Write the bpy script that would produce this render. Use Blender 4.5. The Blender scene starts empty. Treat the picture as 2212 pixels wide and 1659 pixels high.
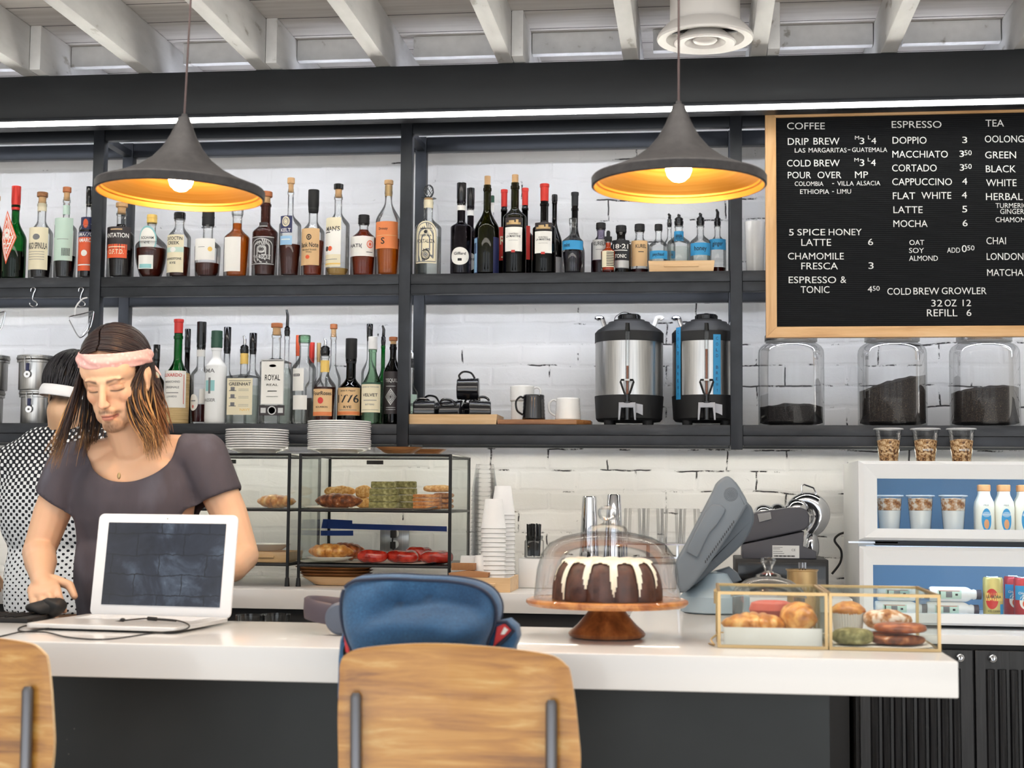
import bpy, bmesh, math, random
from math import sin, cos, pi, radians, sqrt, atan2
from mathutils import Vector, Matrix, Euler, noise
random.seed(7)
scene = bpy.context.scene
COL = scene.collection

# ------------------------------------------------------------------ camera
W, H = 2212, 1659
CF, CYAW, CPITCH, CROLL, CZ = 3208.0, 0.12373, 0.07648, 0.00875, 1.35
cam_d = bpy.data.cameras.new('camera'); cam = bpy.data.objects.new('camera', cam_d); COL.objects.link(cam)
_fw = Vector((-sin(CYAW)*cos(CPITCH), cos(CYAW)*cos(CPITCH), sin(CPITCH)))
_r0 = Vector((cos(CYAW), sin(CYAW), 0)); _u0 = _r0.cross(_fw)
_r = _r0*cos(CROLL) + _u0*sin(CROLL); _u = _u0*cos(CROLL) - _r0*sin(CROLL)
cam.matrix_world = Matrix(((_r.x,_u.x,-_fw.x,0),(_r.y,_u.y,-_fw.y,0),(_r.z,_u.z,-_fw.z,CZ),(0,0,0,1)))
cam_d.sensor_width = 36; cam_d.lens = CF/W*36; cam_d.clip_start = 0.05
cam_d.dof.use_dof = True; cam_d.dof.focus_distance = 4.6; cam_d.dof.aperture_fstop = 6.0
scene.camera = cam

# ------------------------------------------------------------------ render look, world, daylight
vs = scene.view_settings
vs.view_transform = 'Standard'; vs.look = 'None'; vs.gamma = 1; vs.use_curve_mapping = False
vs.exposure = 0.42
cy = scene.cycles
cy.max_bounces = 8; cy.diffuse_bounces = 4; cy.glossy_bounces = 4; cy.transmission_bounces = 6
cy.transparent_max_bounces = 128; cy.caustics_reflective = False; cy.caustics_refractive = False
cy.sample_clamp_indirect = 5; cy.use_denoising = True
world = bpy.data.worlds.new('world'); scene.world = world; world.use_nodes = True
bg = world.node_tree.nodes['Background']; bg.inputs[0].default_value = (0.86, 0.93, 1.0, 1); bg.inputs[1].default_value = 0.85

def area(name, loc, target, sx, sy, power, col=(1,1,1)):
    l = bpy.data.lights.new(name, 'AREA'); l.shape = 'RECTANGLE'; l.size = sx; l.size_y = sy
    l.energy = power; l.color = col
    o = bpy.data.objects.new(name, l); COL.objects.link(o); o.location = loc
    o.rotation_euler = (Vector(target)-Vector(loc)).to_track_quat('-Z', 'Y').to_euler()
    return o
# daylight through the storefront windows behind the camera
area('storefront_daylight', (-3.0,-2.2,1.6), (-2.2,4,1.6), 2.2, 2.6, 16, (0.95,0.98,1))
area('storefront_daylight', (0.1,-2.4,1.6), (0,4,1.6), 2.2, 2.6, 16, (0.95,0.98,1))
area('storefront_daylight', (3.0,-2.2,1.6), (2.2,4,1.6), 2.2, 2.6, 15, (0.95,0.98,1))

area('bar_top_fill', (-.6,2.75,2.72), (-.6,2.85,0), 4.2, .5, 34, (1,.93,.84))  # unseen fill light added above the frame to brighten the bar top
# sun added behind the camera; its bounce off the floor brightens the ceiling
sun_d = bpy.data.lights.new('sun', 'SUN'); sun_d.energy = 11; sun_d.angle = radians(2); sun_d.color = (1,.98,.95)
sun = bpy.data.objects.new('sun', sun_d); COL.objects.link(sun); sun.rotation_euler = (radians(44), 0, radians(8)); sun.location = (0,-5,5)

# ------------------------------------------------------------------ picture-measured points turned into places in the room
def ray(px, py): return _fw + _r*((px-W/2)/CF) - _u*((py-H/2)/CF)
def at(px, py, Y):
    v = ray(px, py); v = v*(Y/v.y); return Vector((v.x, v.y, v.z+CZ))
def onz(px, py, Z):
    v = ray(px, py); v = v*((Z-CZ)/v.z); return Vector((v.x, v.y, v.z+CZ))
def mpp(px, Y): return Y/ray(px, 1000).y/CF      # metres per pixel at that depth

# ------------------------------------------------------------------ materials
MATS = {}
def lin(c):
    if max(c) > 1.0: c = [x/255 for x in c]
    return tuple((x/12.92 if x <= .04045 else ((x+.055)/1.055)**2.4) for x in c[:3]) + (1,)
def base(name):
    m = bpy.data.materials.new(name); m.use_nodes = True; MATS[name] = m
    nt = m.node_tree; return m, nt, nt.nodes['Principled BSDF']
def mat(name, col, rough=.5, metal=0, coat=0, emit=None, es=0, sss=0, bump=0, bs=200, spec=.5, sheen=0):
    m, nt, b = base(name)
    b.inputs['Base Color'].default_value = lin(col); b.inputs['Roughness'].default_value = rough
    b.inputs['Metallic'].default_value = metal; b.inputs['Coat Weight'].default_value = coat
    b.inputs['Specular IOR Level'].default_value = spec; b.inputs['Sheen Weight'].default_value = sheen
    if sss: b.inputs['Subsurface Weight'].default_value = sss; b.inputs['Subsurface Scale'].default_value = .01
    if emit: b.inputs['Emission Color'].default_value = lin(emit); b.inputs['Emission Strength'].default_value = es
    if bump:
        n = nt.nodes.new('ShaderNodeTexNoise'); n.inputs['Scale'].default_value = bs; n.inputs['Detail'].default_value = 4
        tc = nt.nodes.new('ShaderNodeTexCoord'); nt.links.new(tc.outputs['Object'], n.inputs['Vector'])
        bp = nt.nodes.new('ShaderNodeBump'); bp.inputs['Strength'].default_value = bump; bp.inputs['Distance'].default_value = .004
        nt.links.new(n.outputs['Fac'], bp.inputs['Height']); nt.links.new(bp.outputs[0], b.inputs['Normal'])
    return m
def ramp(nt, fac, stops, interp='LINEAR'):
    r = nt.nodes.new('ShaderNodeValToRGB'); r.color_ramp.interpolation = interp
    e = r.color_ramp.elements
    while len(e) < len(stops): e.new(.5)
    for k, (p, c) in enumerate(stops): e[k].position = p; e[k].color = lin(c)
    nt.links.new(fac, r.inputs[0]); return r.outputs[0]
def mapping(nt, scale=(1,1,1), rot=(0,0,0), coord='Object', loc=(0,0,0)):
    tc = nt.nodes.new('ShaderNodeTexCoord'); mp = nt.nodes.new('ShaderNodeMapping')
    mp.inputs['Scale'].default_value = scale; mp.inputs['Rotation'].default_value = rot; mp.inputs['Location'].default_value = loc
    nt.links.new(tc.outputs[coord], mp.inputs[0]); return mp.outputs[0]
def tex(nt, kind, vec, **kw):
    n = nt.nodes.new(kind); nt.links.new(vec, n.inputs['Vector'])
    for k, v in kw.items(): n.inputs[k].default_value = v
    return n
def noisy(name, stops, scale=(1,1,1), ns=10, detail=6, rough=.5, metal=0, bump=.2, dist=0, coat=0, bd=.003, spec=.5):
    m, nt, b = base(name)
    v = mapping(nt, scale); n = tex(nt, 'ShaderNodeTexNoise', v, Scale=ns, Detail=detail, Distortion=dist)
    nt.links.new(ramp(nt, n.outputs['Fac'], stops), b.inputs['Base Color'])
    b.inputs['Roughness'].default_value = rough; b.inputs['Metallic'].default_value = metal; b.inputs['Coat Weight'].default_value = coat
    b.inputs['Specular IOR Level'].default_value = spec
    if bump:
        bp = nt.nodes.new('ShaderNodeBump'); bp.inputs['Strength'].default_value = bump; bp.inputs['Distance'].default_value = bd
        nt.links.new(n.outputs['Fac'], bp.inputs['Height']); nt.links.new(bp.outputs[0], b.inputs['Normal'])
    return m
def glass(name, center=(250,252,252), edge=(120,128,130), ior=1.45, rough=.02, power=2.5, haze=0, gl_=.8):
    """thin-walled glass: see-through tint that deepens where the wall is seen edge-on, plus Fresnel reflection"""
    m = bpy.data.materials.new(name); m.use_nodes = True; MATS[name] = m; nt = m.node_tree; nt.nodes.clear()
    out = nt.nodes.new('ShaderNodeOutputMaterial'); mx = nt.nodes.new('ShaderNodeMixShader')
    tr = nt.nodes.new('ShaderNodeBsdfTransparent'); gl = nt.nodes.new('ShaderNodeBsdfGlossy'); gl.inputs['Roughness'].default_value = rough; 
    lw = nt.nodes.new('ShaderNodeLayerWeight'); lw.inputs['Blend'].default_value = .5
    pw = nt.nodes.new('ShaderNodeMath'); pw.operation = 'POWER'; pw.inputs[1].default_value = power
    nt.links.new(lw.outputs['Facing'], pw.inputs[0])
    nt.links.new(ramp(nt, pw.outputs[0], [(0, center), (1, edge)]), tr.inputs['Color'])
    fr = nt.nodes.new('ShaderNodeFresnel'); fr.inputs['IOR'].default_value = ior
    fm = nt.nodes.new('ShaderNodeMath'); fm.operation = 'MULTIPLY'; fm.inputs[1].default_value = gl_; nt.links.new(fr.outputs[0], fm.inputs[0])
    nt.links.new(fm.outputs[0], mx.inputs[0]); nt.links.new(gl.outputs[0], mx.inputs[2])
    if haze:
        df = nt.nodes.new('ShaderNodeBsdfDiffuse'); df.inputs[0].default_value = (.85,.86,.88,1); m2 = nt.nodes.new('ShaderNodeMixShader'); m2.inputs[0].default_value = haze
        nt.links.new(tr.outputs[0], m2.inputs[1]); nt.links.new(df.outputs[0], m2.inputs[2]); nt.links.new(m2.outputs[0], mx.inputs[1])
    else: nt.links.new(tr.outputs[0], mx.inputs[1])
    nt.links.new(mx.outputs[0], out.inputs[0]); return m
def liquid(name, tint, body, opaque=.3):
    m = bpy.data.materials.new(name); m.use_nodes = True; MATS[name] = m; nt = m.node_tree; nt.nodes.clear()
    out = nt.nodes.new('ShaderNodeOutputMaterial'); mx = nt.nodes.new('ShaderNodeMixShader'); mx.inputs[0].default_value = opaque
    tr = nt.nodes.new('ShaderNodeBsdfTransparent'); tr.inputs[0].default_value = lin(tint)
    p = nt.nodes.new('ShaderNodeBsdfPrincipled'); p.inputs['Base Color'].default_value = lin(body); p.inputs['Roughness'].default_value = .15
    nt.links.new(tr.outputs[0], mx.inputs[1]); nt.links.new(p.outputs[0], mx.inputs[2]); nt.links.new(mx.outputs[0], out.inputs[0]); return m
def wood(name, stops, axis='x', rough=.45, ns=4, stretch=14, coat=.1, bump=.15):
    m, nt, b = base(name)
    s = {'x': (1, stretch, stretch), 'y': (stretch, 1, stretch), 'z': (stretch, stretch, 1)}[axis]
    v = mapping(nt, s)
    n = tex(nt, 'ShaderNodeTexNoise', v, Scale=ns, Detail=8, Roughness=.6, Distortion=.5)
    nt.links.new(ramp(nt, n.outputs['Fac'], stops), b.inputs['Base Color'])
    b.inputs['Roughness'].default_value = rough; b.inputs['Coat Weight'].default_value = coat
    bp = nt.nodes.new('ShaderNodeBump'); bp.inputs['Strength'].default_value = bump; bp.inputs['Distance'].default_value = .002
    nt.links.new(n.outputs['Fac'], bp.inputs['Height']); nt.links.new(bp.outputs[0], b.inputs['Normal']); return m

# ------------------------------------------------------------------ mesh helpers
_TC = {}
def text_mesh(s, bold=0.0):
    k = (s, bold)
    if k not in _TC:
        c = bpy.data.curves.new('t', 'FONT'); c.body = s; c.size = 1; c.resolution_u = 3; c.offset = bold; c.fill_mode = 'FRONT' if False else 'BOTH'
        o = bpy.data.objects.new('t', c); me = bpy.data.meshes.new_from_object(o)
        vs_ = [v.co.copy() for v in me.vertices]; fs = [tuple(p.vertices) for p in me.polygons]
        bpy.data.objects.remove(o); bpy.data.curves.remove(c); bpy.data.meshes.remove(me)
        if vs_:
            x0 = min(v.x for v in vs_); x1 = max(v.x for v in vs_); y0 = min(v.y for v in vs_); y1 = max(v.y for v in vs_)
        else: x0 = y0 = 0; x1 = y1 = 1
        _TC[k] = ([((v.x-x0)/(x1-x0), (v.y-y0)/(y1-y0)) for v in vs_], fs, (x1-x0)/(y1-y0))
    return _TC[k]

class B:
    """collects shapes for ONE mesh object"""
    def __init__(s): s.v = []; s.f = []; s.m = []; s.M = Matrix()
    def add(s, vs_, fs, mi=0, M=None):
        o = len(s.v); T = s.M @ M if M is not None else s.M
        s.v += [T @ Vector(v) for v in vs_]; s.f += [tuple(i+o for i in f) for f in fs]; s.m += [mi]*len(fs); return s
    def bm(s, fn, mi=0, M=None):
        bm = bmesh.new(); fn(bm); bm.verts.index_update()
        s.add([v.co.copy() for v in bm.verts], [[v.index for v in f.verts] for f in bm.faces], mi, M); bm.free(); return s
    def box(s, x0, x1, y0, y1, z0, z1, mi=0, bev=0, M=None, seg=2):
        def fn(bm):
            bmesh.ops.create_cube(bm, size=1)
            for v in bm.verts: v.co = Vector(((x0+x1)/2+v.co.x*(x1-x0), (y0+y1)/2+v.co.y*(y1-y0), (z0+z1)/2+v.co.z*(z1-z0)))
            if bev: bmesh.ops.bevel(bm, geom=bm.edges[:], offset=bev, segments=seg, profile=.5, affect='EDGES')
        return s.bm(fn, mi, M)
    def lathe(s, prof, seg=32, mi=0, M=None, c=(0,0,0), sx=1, sy=1, sq=None):
        vs_, fs = [], []; n = len(prof)
        for i, p in enumerate(prof):
            r, z = p[0], p[1]; e = (sq[i] if sq else 2)
            for k in range(seg):
                a = 2*pi*k/seg
                if e == 2: x, y = cos(a), sin(a)
                else:
                    x = math.copysign(abs(cos(a))**(2/e), cos(a)); y = math.copysign(abs(sin(a))**(2/e), sin(a))
                vs_.append((c[0]+x*r*sx, c[1]+y*r*sy, c[2]+z))
        for i in range(n-1):
            for k in range(seg):
                k2 = (k+1) % seg; fs.append((i*seg+k, i*seg+k2, (i+1)*seg+k2, (i+1)*seg+k))
        if prof[0][0] > 1e-6 and prof[0][0] != prof[-1][0] or prof[0][1] != prof[-1][1]:
            fs.append(tuple(range(seg-1, -1, -1))) if prof[0][0] < .9e-3 else None
            fs.append(tuple((n-1)*seg+k for k in range(seg))) if prof[-1][0] < .9e-3 else None
            fs = [f for f in fs if f]
        return s.add(vs_, fs, mi, M)
    def cyl(s, x, y, z0, z1, r0, r1=None, seg=24, mi=0, M=None, bev=0):
        r1 = r0 if r1 is None else r1; b = min(bev, (z1-z0)*.45)
        p = [(.0005, z0), (r0-b, z0)] + ([(r0, z0+b)] if b else []) + ([(r1, z1-b)] if b else []) + [(r1-b, z1), (.0005, z1)]
        return s.lathe(p, seg, mi, M, (x, y, 0))
    def ball(s, c, r, mi=0, M=None, seg=20, rot=None):
        r = (r, r, r) if not hasattr(r, '__len__') else r
        T = Matrix.Translation(Vector(c)) @ (rot.to_matrix().to_4x4() if rot else Matrix()) @ Matrix.Diagonal((*r, 1))
        if M is not None: T = M @ T
        return s.bm(lambda bm: bmesh.ops.create_uvsphere(bm, u_segments=seg, v_segments=max(8, seg//2+2), radius=1), mi, T)
    def tube(s, pts, r, seg=8, mi=0, M=None, closed=False, flat=1.0, up=None):
        pts = [Vector(p) for p in pts]; n = len(pts); vs_, fs = [], []
        rr = r if hasattr(r, '__len__') else [r]*n
        prev = None
        for i, p in enumerate(pts):
            a = pts[(i-1) % n] if (closed or i > 0) else p; b = pts[(i+1) % n] if (closed or i < n-1) else p
            t = (b-a)
            t = t.normalized() if t.length > 1e-9 else Vector((0,0,1))
            if prev is None:
                u = (up or Vector((0,0,1))).cross(t) 
                if u.length < .05: u = Vector((1,0,0)).cross(t)
            else: u = prev - t*prev.dot(t)
            if u.length < 1e-6: u = Vector((1,0,0))
            u.normalize(); prev = u; w = t.cross(u)
            for k in range(seg):
                q = 2*pi*k/seg; vs_.append(p + u*cos(q)*rr[i] + w*sin(q)*rr[i]*flat)
        m = n if closed else n-1
        for i in range(m):
            j = (i+1) % n
            for k in range(seg):
                k2 = (k+1) % seg; fs.append((i*seg+k, i*seg+k2, j*seg+k2, j*seg+k))
        if not closed:
            fs.append(tuple(range(seg-1, -1, -1))); fs.append(tuple((n-1)*seg+k for k in range(seg)))
        return s.add(vs_, fs, mi, M)
    def cap(s, a, b, r0, r1, mi=0, seg=14):
        """tapered capsule"""
        a, b = Vector(a), Vector(b); L = (b-a).length; pr = []
        for k in range(6): q = -pi/2+pi/2*k/5*1; pr.append((max(.0004, r0*cos(q)), r0*sin(q)))
        for k in range(6): q = pi/2*k/5; pr.append((max(.0004, r1*cos(q)), L+r1*sin(q)))
        M = Matrix.Translation(a) @ (b-a).to_track_quat('Z', 'Y').to_matrix().to_4x4()
        return s.lathe(pr, seg, mi, M)
    def prism(s, poly, d0, d1, plane='xz', mi=0, bev=0, M=None):
        """outline in a plane, given a real thickness along the third axis"""
        def P(u, v, d): return {'xz': (u, d, v), 'xy': (u, v, d), 'yz': (d, u, v)}[plane]
        def fn(bm):
            a = [bm.verts.new(P(u, v, d0)) for u, v in poly]; b = [bm.verts.new(P(u, v, d1)) for u, v in poly]
            fa = bm.faces.new(a); fb = bm.faces.new(b[::-1]); n = len(poly)
            for i in range(n): bm.faces.new((a[i], b[i], b[(i+1) % n], a[(i+1) % n]))
            bmesh.ops.recalc_face_normals(bm, faces=bm.faces[:])
            if bev: bmesh.ops.bevel(bm, geom=list(fa.edges)+list(fb.edges), offset=bev, segments=3, profile=.5, affect='EDGES')
        return s.bm(fn, mi, M)
    def text(s, t, fn, cx, cz, w, h=None, mi=1, bold=0, align='c'):
        vs_, fs, asp = text_mesh(t, bold)
        if h is None: h = w/asp
        if w is None: w = h*asp
        x0 = cx-w/2 if align == 'c' else cx
        return s.add([fn(x0+u*w, cz-h/2+v*h) for u, v in vs_], fs, mi)
    def build(s, name, mats, parent=None, smooth=35, loc=None):
        me = bpy.data.meshes.new(name); me.from_pydata(s.v, [], s.f)
        if not isinstance(mats, (list, tuple)): mats = [mats]
        for m in mats: me.materials.append(MATS[m] if isinstance(m, str) else m)
        me.polygons.foreach_set('material_index', s.m)
        me.validate(); bm = bmesh.new(); bm.from_mesh(me)
        bmesh.ops.remove_doubles(bm, verts=bm.verts[:], dist=1e-6) if len(s.v) < 60000 else None
        if s_norm: bmesh.ops.recalc_face_normals(bm, faces=bm.faces[:])
        bm.to_mesh(me); bm.free()
        if smooth:
            me.polygons.foreach_set('use_smooth', [True]*len(me.polygons)); me.set_sharp_from_angle(angle=radians(smooth))
        o = bpy.data.objects.new(name, me); COL.objects.link(o)
        if parent is not None: o.parent = parent
        if loc is not None: o.location = loc
        return o
s_norm = True

def tag(o, label, cat, group=None, kind=None):
    if label: o['label'] = label
    if cat: o['category'] = cat
    if group: o['group'] = group
    if kind: o['kind'] = kind
    return o
def thing(name, label, cat, loc=(0,0,0), rz=0, group=None, rot=None):
    o = bpy.data.objects.new(name, None); COL.objects.link(o); o.location = loc; o.empty_display_size = .05
    o.rotation_euler = rot or (0, 0, rz); return tag(o, label, cat, group)
def struct(b, name, m, smooth=35): o = b.build(name, m, None, smooth); o['kind'] = 'structure'; return o
def dup(root, loc, rz=None, label=None, group=None):
    r = root.copy(); COL.objects.link(r); r.location = loc
    if rz is not None: r.rotation_euler = (0, 0, rz)
    if label: r['label'] = label
    if group: r['group'] = group
    for ch in list(root.children):
        c = ch.copy(); COL.objects.link(c); c.parent = r
        for g in list(ch.children):
            d = g.copy(); COL.objects.link(d); d.parent = c
    return r
def arc(cx, cy_, r, a0, a1, n): return [(cx+r*cos(radians(a0+(a1-a0)*k/n)), cy_+r*sin(radians(a0+(a1-a0)*k/n))) for k in range(n+1)]
def rrect(x0, x1, y0, y1, r, n=5):
    return arc(x1-r, y1-r, r, 0, 90, n)+arc(x0+r, y1-r, r, 90, 180, n)+arc(x0+r, y0+r, r, 180, 270, n)+arc(x1-r, y0+r, r, 270, 360, n)
def spline(P_, n=8, closed=False):
    P_ = [Vector(p) for p in P_]; N = len(P_); out = []
    for i in range(N if closed else N-1):
        if closed: a, b, c, d = (P_[(i+k-1) % N] for k in range(4))
        else: a, b, c, d = P_[max(i-1, 0)], P_[i], P_[i+1], P_[min(i+2, N-1)]
        for k in range(n):
            t = k/n; out.append(.5*((2*b)+(c-a)*t+(2*a-5*b+4*c-d)*t*t+(3*b-a-3*c+d)*t**3))
    if not closed: out.append(P_[-1])
    return out

# ------------------------------------------------------------------ material set
mat('white_slab', (220,218,216), .22, coat=.3)
mat('black_steel', (30,33,38), .38, .6); mat('black_metal', (24,25,28), .4, .3); mat('black_matte', (16,16,18), .6)
mat('black_gloss', (14,14,16), .12); mat('chrome', (215,217,222), .08, 1); mat('white_plastic', (240,240,240), .35)
mat('white_ceramic', (244,243,240), .15, coat=.5); mat('black_ceramic', (22,22,26), .16, coat=.5)
mat('gold_metal', (186,158,114), .38, .85); mat('ink', (25,25,30), .6); mat('grey_ink', (120,120,122), .6); mat('letter_white', (238,238,236), .5)
mat('red', (206,46,38), .4); mat('navy', (36,42,84), .45); mat('skyblue', (150,190,222), .5); mat('cream', (236,226,196), .6)
mat('paper', (242,240,234), .7); mat('tan_label', (222,184,136), .6); mat('orange_label', (226,132,78), .6); mat('deep_orange', (228,92,48), .5)
mat('mint', (196,220,206), .6); mat('green_cap', (30,74,56), .4); mat('yellow', (238,200,108), .5); mat('tape_blue', (52,150,204), .6)
mat('tape_navy', (18,62,148), .5); mat('cork', (206,166,120), .8, bump=.4); mat('wood_cap', (178,106,62), .5); mat('foil_red', (204,52,42), .3, .3)
mat('purple', (88,70,120), .6); mat('pink', (222,120,110), .6); mat('dark_label', (46,38,40), .5); mat('teal', (150,205,206), .6)
mat('silver_print', (190,190,188), .4, .3); mat('cardboard', (176,126,86), .8); mat('rubber', (20,20,22), .7)
glass('clear_glass', (252,253,253), (112,120,124), power=4); glass('thin_glass', (254,254,254), (208,213,214), power=5, gl_=.5)
glass('plastic_clear', (255,255,255), (230,233,236), rough=.08, power=3, gl_=.3); glass('green_glass', (50,158,92), (4,46,22)); glass('pale_green_glass', (200,226,204), (50,96,66))
glass('olive_glass', (96,96,44), (12,14,8)); glass('dark_glass', (60,40,36), (6,4,6)); glass('pane_glass', (253,254,253), (235,240,238), power=5, gl_=.22)
glass('purple_glass', (196,190,206), (60,52,70))
liquid('whiskey', (196,104,44), (150,62,20), .32); liquid('amber', (232,160,70), (206,120,36), .3); liquid('cognac', (140,62,34), (96,36,20), .45)
liquid('dark_liquid', (30,14,20), (22,12,16), .7); liquid('clear_liquid', (246,249,246), (225,230,225), .04); liquid('red_liquid', (120,40,48), (80,22,30), .5)
liquid('pale_gold', (240,214,160), (226,190,120), .25); liquid('bright_orange', (240,100,30), (226,84,30), .6)
wood('oak', [(.3,(196,146,92)),(.5,(222,176,122)),(.7,(232,192,142))], 'x', ns=3); wood('oak_v', [(.3,(196,146,92)),(.5,(222,176,122)),(.7,(232,192,142))], 'z', ns=3)
wood('light_wood', [(.3,(214,172,122)),(.6,(232,196,150)),(.8,(238,206,166))], 'x', .5); wood('brown_wood', [(.3,(92,54,28)),(.55,(150,98,54)),(.75,(186,134,82))], 'x', .4)
wood('acacia', [(.25,(104,52,22)),(.45,(168,98,46)),(.6,(206,140,76)),(.8,(222,160,96))], 'y', .3, ns=2.2, coat=.5)
wood('acacia_v', [(.25,(84,44,24)),(.45,(140,82,44)),(.6,(176,112,62)),(.8,(196,134,82))], 'z', .3, ns=4, stretch=8, coat=.5)
noisy('steel_brushed', [(.3,(168,168,168)),(.7,(198,197,195))], (60,60,1), 6, rough=.28, metal=1, bump=.05)
noisy('shelf_steel', [(.3,(38,40,44)),(.6,(52,54,58)),(.8,(70,70,73))], (2,30,8), 5, rough=.42, metal=.5, bump=.1)
noisy('tube_steel', [(.3,(34,37,42)),(.7,(48,51,57))], (1,1,1), 12, rough=.45, metal=.4, bump=.05)
noisy('crust', [(.3,(150,84,30)),(.5,(206,136,62)),(.62,(232,176,100)),(.75,(244,206,140))], ns=45, rough=.4, bump=.5, coat=.3)
noisy('dark_crust', [(.3,(66,32,16)),(.5,(120,62,30)),(.65,(176,108,60)),(.78,(236,220,200))], ns=60, rough=.5, bump=.6)
noisy('scone', [(.3,(190,130,64)),(.5,(222,170,100)),(.7,(240,208,150))], ns=120, rough=.7, bump=.8)
noisy('green_cake', [(.35,(108,102,60)),(.55,(146,140,92)),(.7,(186,178,130))], ns=90, rough=.8, bump=.6)
noisy('blondie', [(.3,(140,76,34)),(.5,(186,120,62)),(.7,(216,160,100))], ns=90, rough=.7, bump=.6)
noisy('red_glaze', [(.35,(120,16,12)),(.55,(186,36,22)),(.7,(214,70,46))], ns=40, rough=.22, bump=.4, coat=.6)
noisy('granola', [(.36,(96,60,34)),(.5,(196,148,96)),(.62,(240,212,168))], ns=120, rough=.8, bump=1, bd=.008, detail=3)
noisy('tea', [(.3,(14,12,12)),(.55,(40,34,32)),(.68,(84,70,58)),(.8,(150,132,110))], ns=330, detail=8, rough=.8, bump=1)
noisy('tea_dark', [(.3,(10,9,10)),(.6,(26,22,24)),(.8,(90,80,80))], ns=330, detail=8, rough=.8, bump=1)
noisy('powder_pastry', [(.3,(120,60,30)),(.45,(196,140,90)),(.6,(240,226,210))], ns=70, rough=.8, bump=.5)

# ================================================================== THE SETTING
SF, SB, WALL = 5.0, 5.27, 5.42          # shelf front, shelf back posts, brick wall
Z_MID, Z_LOW, Z_BAR = 2.118, 1.599, 1.07
def brick_mat():
    m, nt, b = base('painted_brick'); N = nt.nodes; L = nt.links
    v = mapping(nt, (1,1,1), (pi/2,0,0))
    n1 = tex(nt, 'ShaderNodeTexNoise', v, Scale=7, Detail=5)
    sub = N.new('ShaderNodeVectorMath'); sub.operation = 'SUBTRACT'; sub.inputs[1].default_value = (.5,.5,.5); L.new(n1.outputs['Color'], sub.inputs[0])
    sc = N.new('ShaderNodeVectorMath'); sc.operation = 'SCALE'; sc.inputs['Scale'].default_value = .028; L.new(sub.outputs[0], sc.inputs[0])
    ad = N.new('ShaderNodeVectorMath'); L.new(v, ad.inputs[0]); L.new(sc.outputs[0], ad.inputs[1])
    def bricks(mort, smooth):
        t = N.new('ShaderNodeTexBrick'); L.new(ad.outputs[0], t.inputs['Vector'])
        for k, q in (('Scale',1),('Mortar Size',mort),('Mortar Smooth',smooth),('Brick Width',.215),('Row Height',.0765),('Bias',0)): t.inputs[k].default_value = q
        t.offset = .5; return t
    wide = bricks(.012, .8); thin = bricks(.0032, .3)
    # cracks follow the joints only in patches; more towards the right end of the wall
    n2 = tex(nt, 'ShaderNodeTexNoise', v, Scale=5.2, Detail=6, Roughness=.7)
    sx = N.new('ShaderNodeSeparateXYZ'); L.new(v, sx.inputs[0])
    mr = N.new('ShaderNodeMapRange'); L.new(sx.outputs[0], mr.inputs[0])
    for k, q in ((1,-1.6),(2,1.3),(3,-.11),(4,.08)): mr.inputs[k].default_value = q
    s = N.new('ShaderNodeMath'); L.new(n2.outputs['Fac'], s.inputs[0]); L.new(mr.outputs[0], s.inputs[1])
    mask = ramp(nt, s.outputs[0], [(.525,(0,0,0)),(.57,(255,255,255))])
    mul = N.new('ShaderNodeMath'); mul.operation = 'MULTIPLY'; L.new(thin.outputs['Fac'], mul.inputs[0]); L.new(mask, mul.inputs[1])
    # chips
    n3 = tex(nt, 'ShaderNodeTexNoise', v, Scale=26, Detail=8, Roughness=.75, Distortion=1.2)
    chip = ramp(nt, n3.outputs['Fac'], [(.685,(0,0,0)),(.71,(210,210,210))])
    mx = N.new('ShaderNodeMath'); mx.operation = 'MAXIMUM'; L.new(mul.outputs[0], mx.inputs[0]); L.new(chip, mx.inputs[1])
    c = N.new('ShaderNodeMix'); c.data_type = 'RGBA'; L.new(mx.outputs[0], c.inputs['Factor'])
    n4 = tex(nt, 'ShaderNodeTexNoise', v, Scale=2.5, Detail=3)
    L.new(ramp(nt, n4.outputs['Fac'], [(.3,(222,221,219)),(.7,(240,240,240))]), c.inputs['A']); c.inputs['B'].default_value = lin((58,56,58))
    L.new(c.outputs['Result'], b.inputs['Base Color']); b.inputs['Roughness'].default_value = .5
    h = N.new('ShaderNodeMath'); h.operation = 'MULTIPLY'; h.inputs[1].default_value = -.40; L.new(wide.outputs['Fac'], h.inputs[0])
    h2 = N.new('ShaderNodeMath'); h2.operation = 'MULTIPLY_ADD'; h2.inputs[1].default_value = -1.0; L.new(mul.outputs[0], h2.inputs[0]); L.new(h.outputs[0], h2.inputs[2])
    h3 = N.new('ShaderNodeMath'); h3.operation = 'MULTIPLY_ADD'; h3.inputs[1].default_value = .45; L.new(n3.outputs['Fac'], h3.inputs[0]); L.new(h2.outputs[0], h3.inputs[2])
    bp = N.new('ShaderNodeBump'); bp.inputs['Strength'].default_value = .55; bp.inputs['Distance'].default_value = .006
    L.new(h3.outputs[0], bp.inputs['Height']); L.new(bp.outputs[0], b.inputs['Normal'])
brick_mat()
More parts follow.
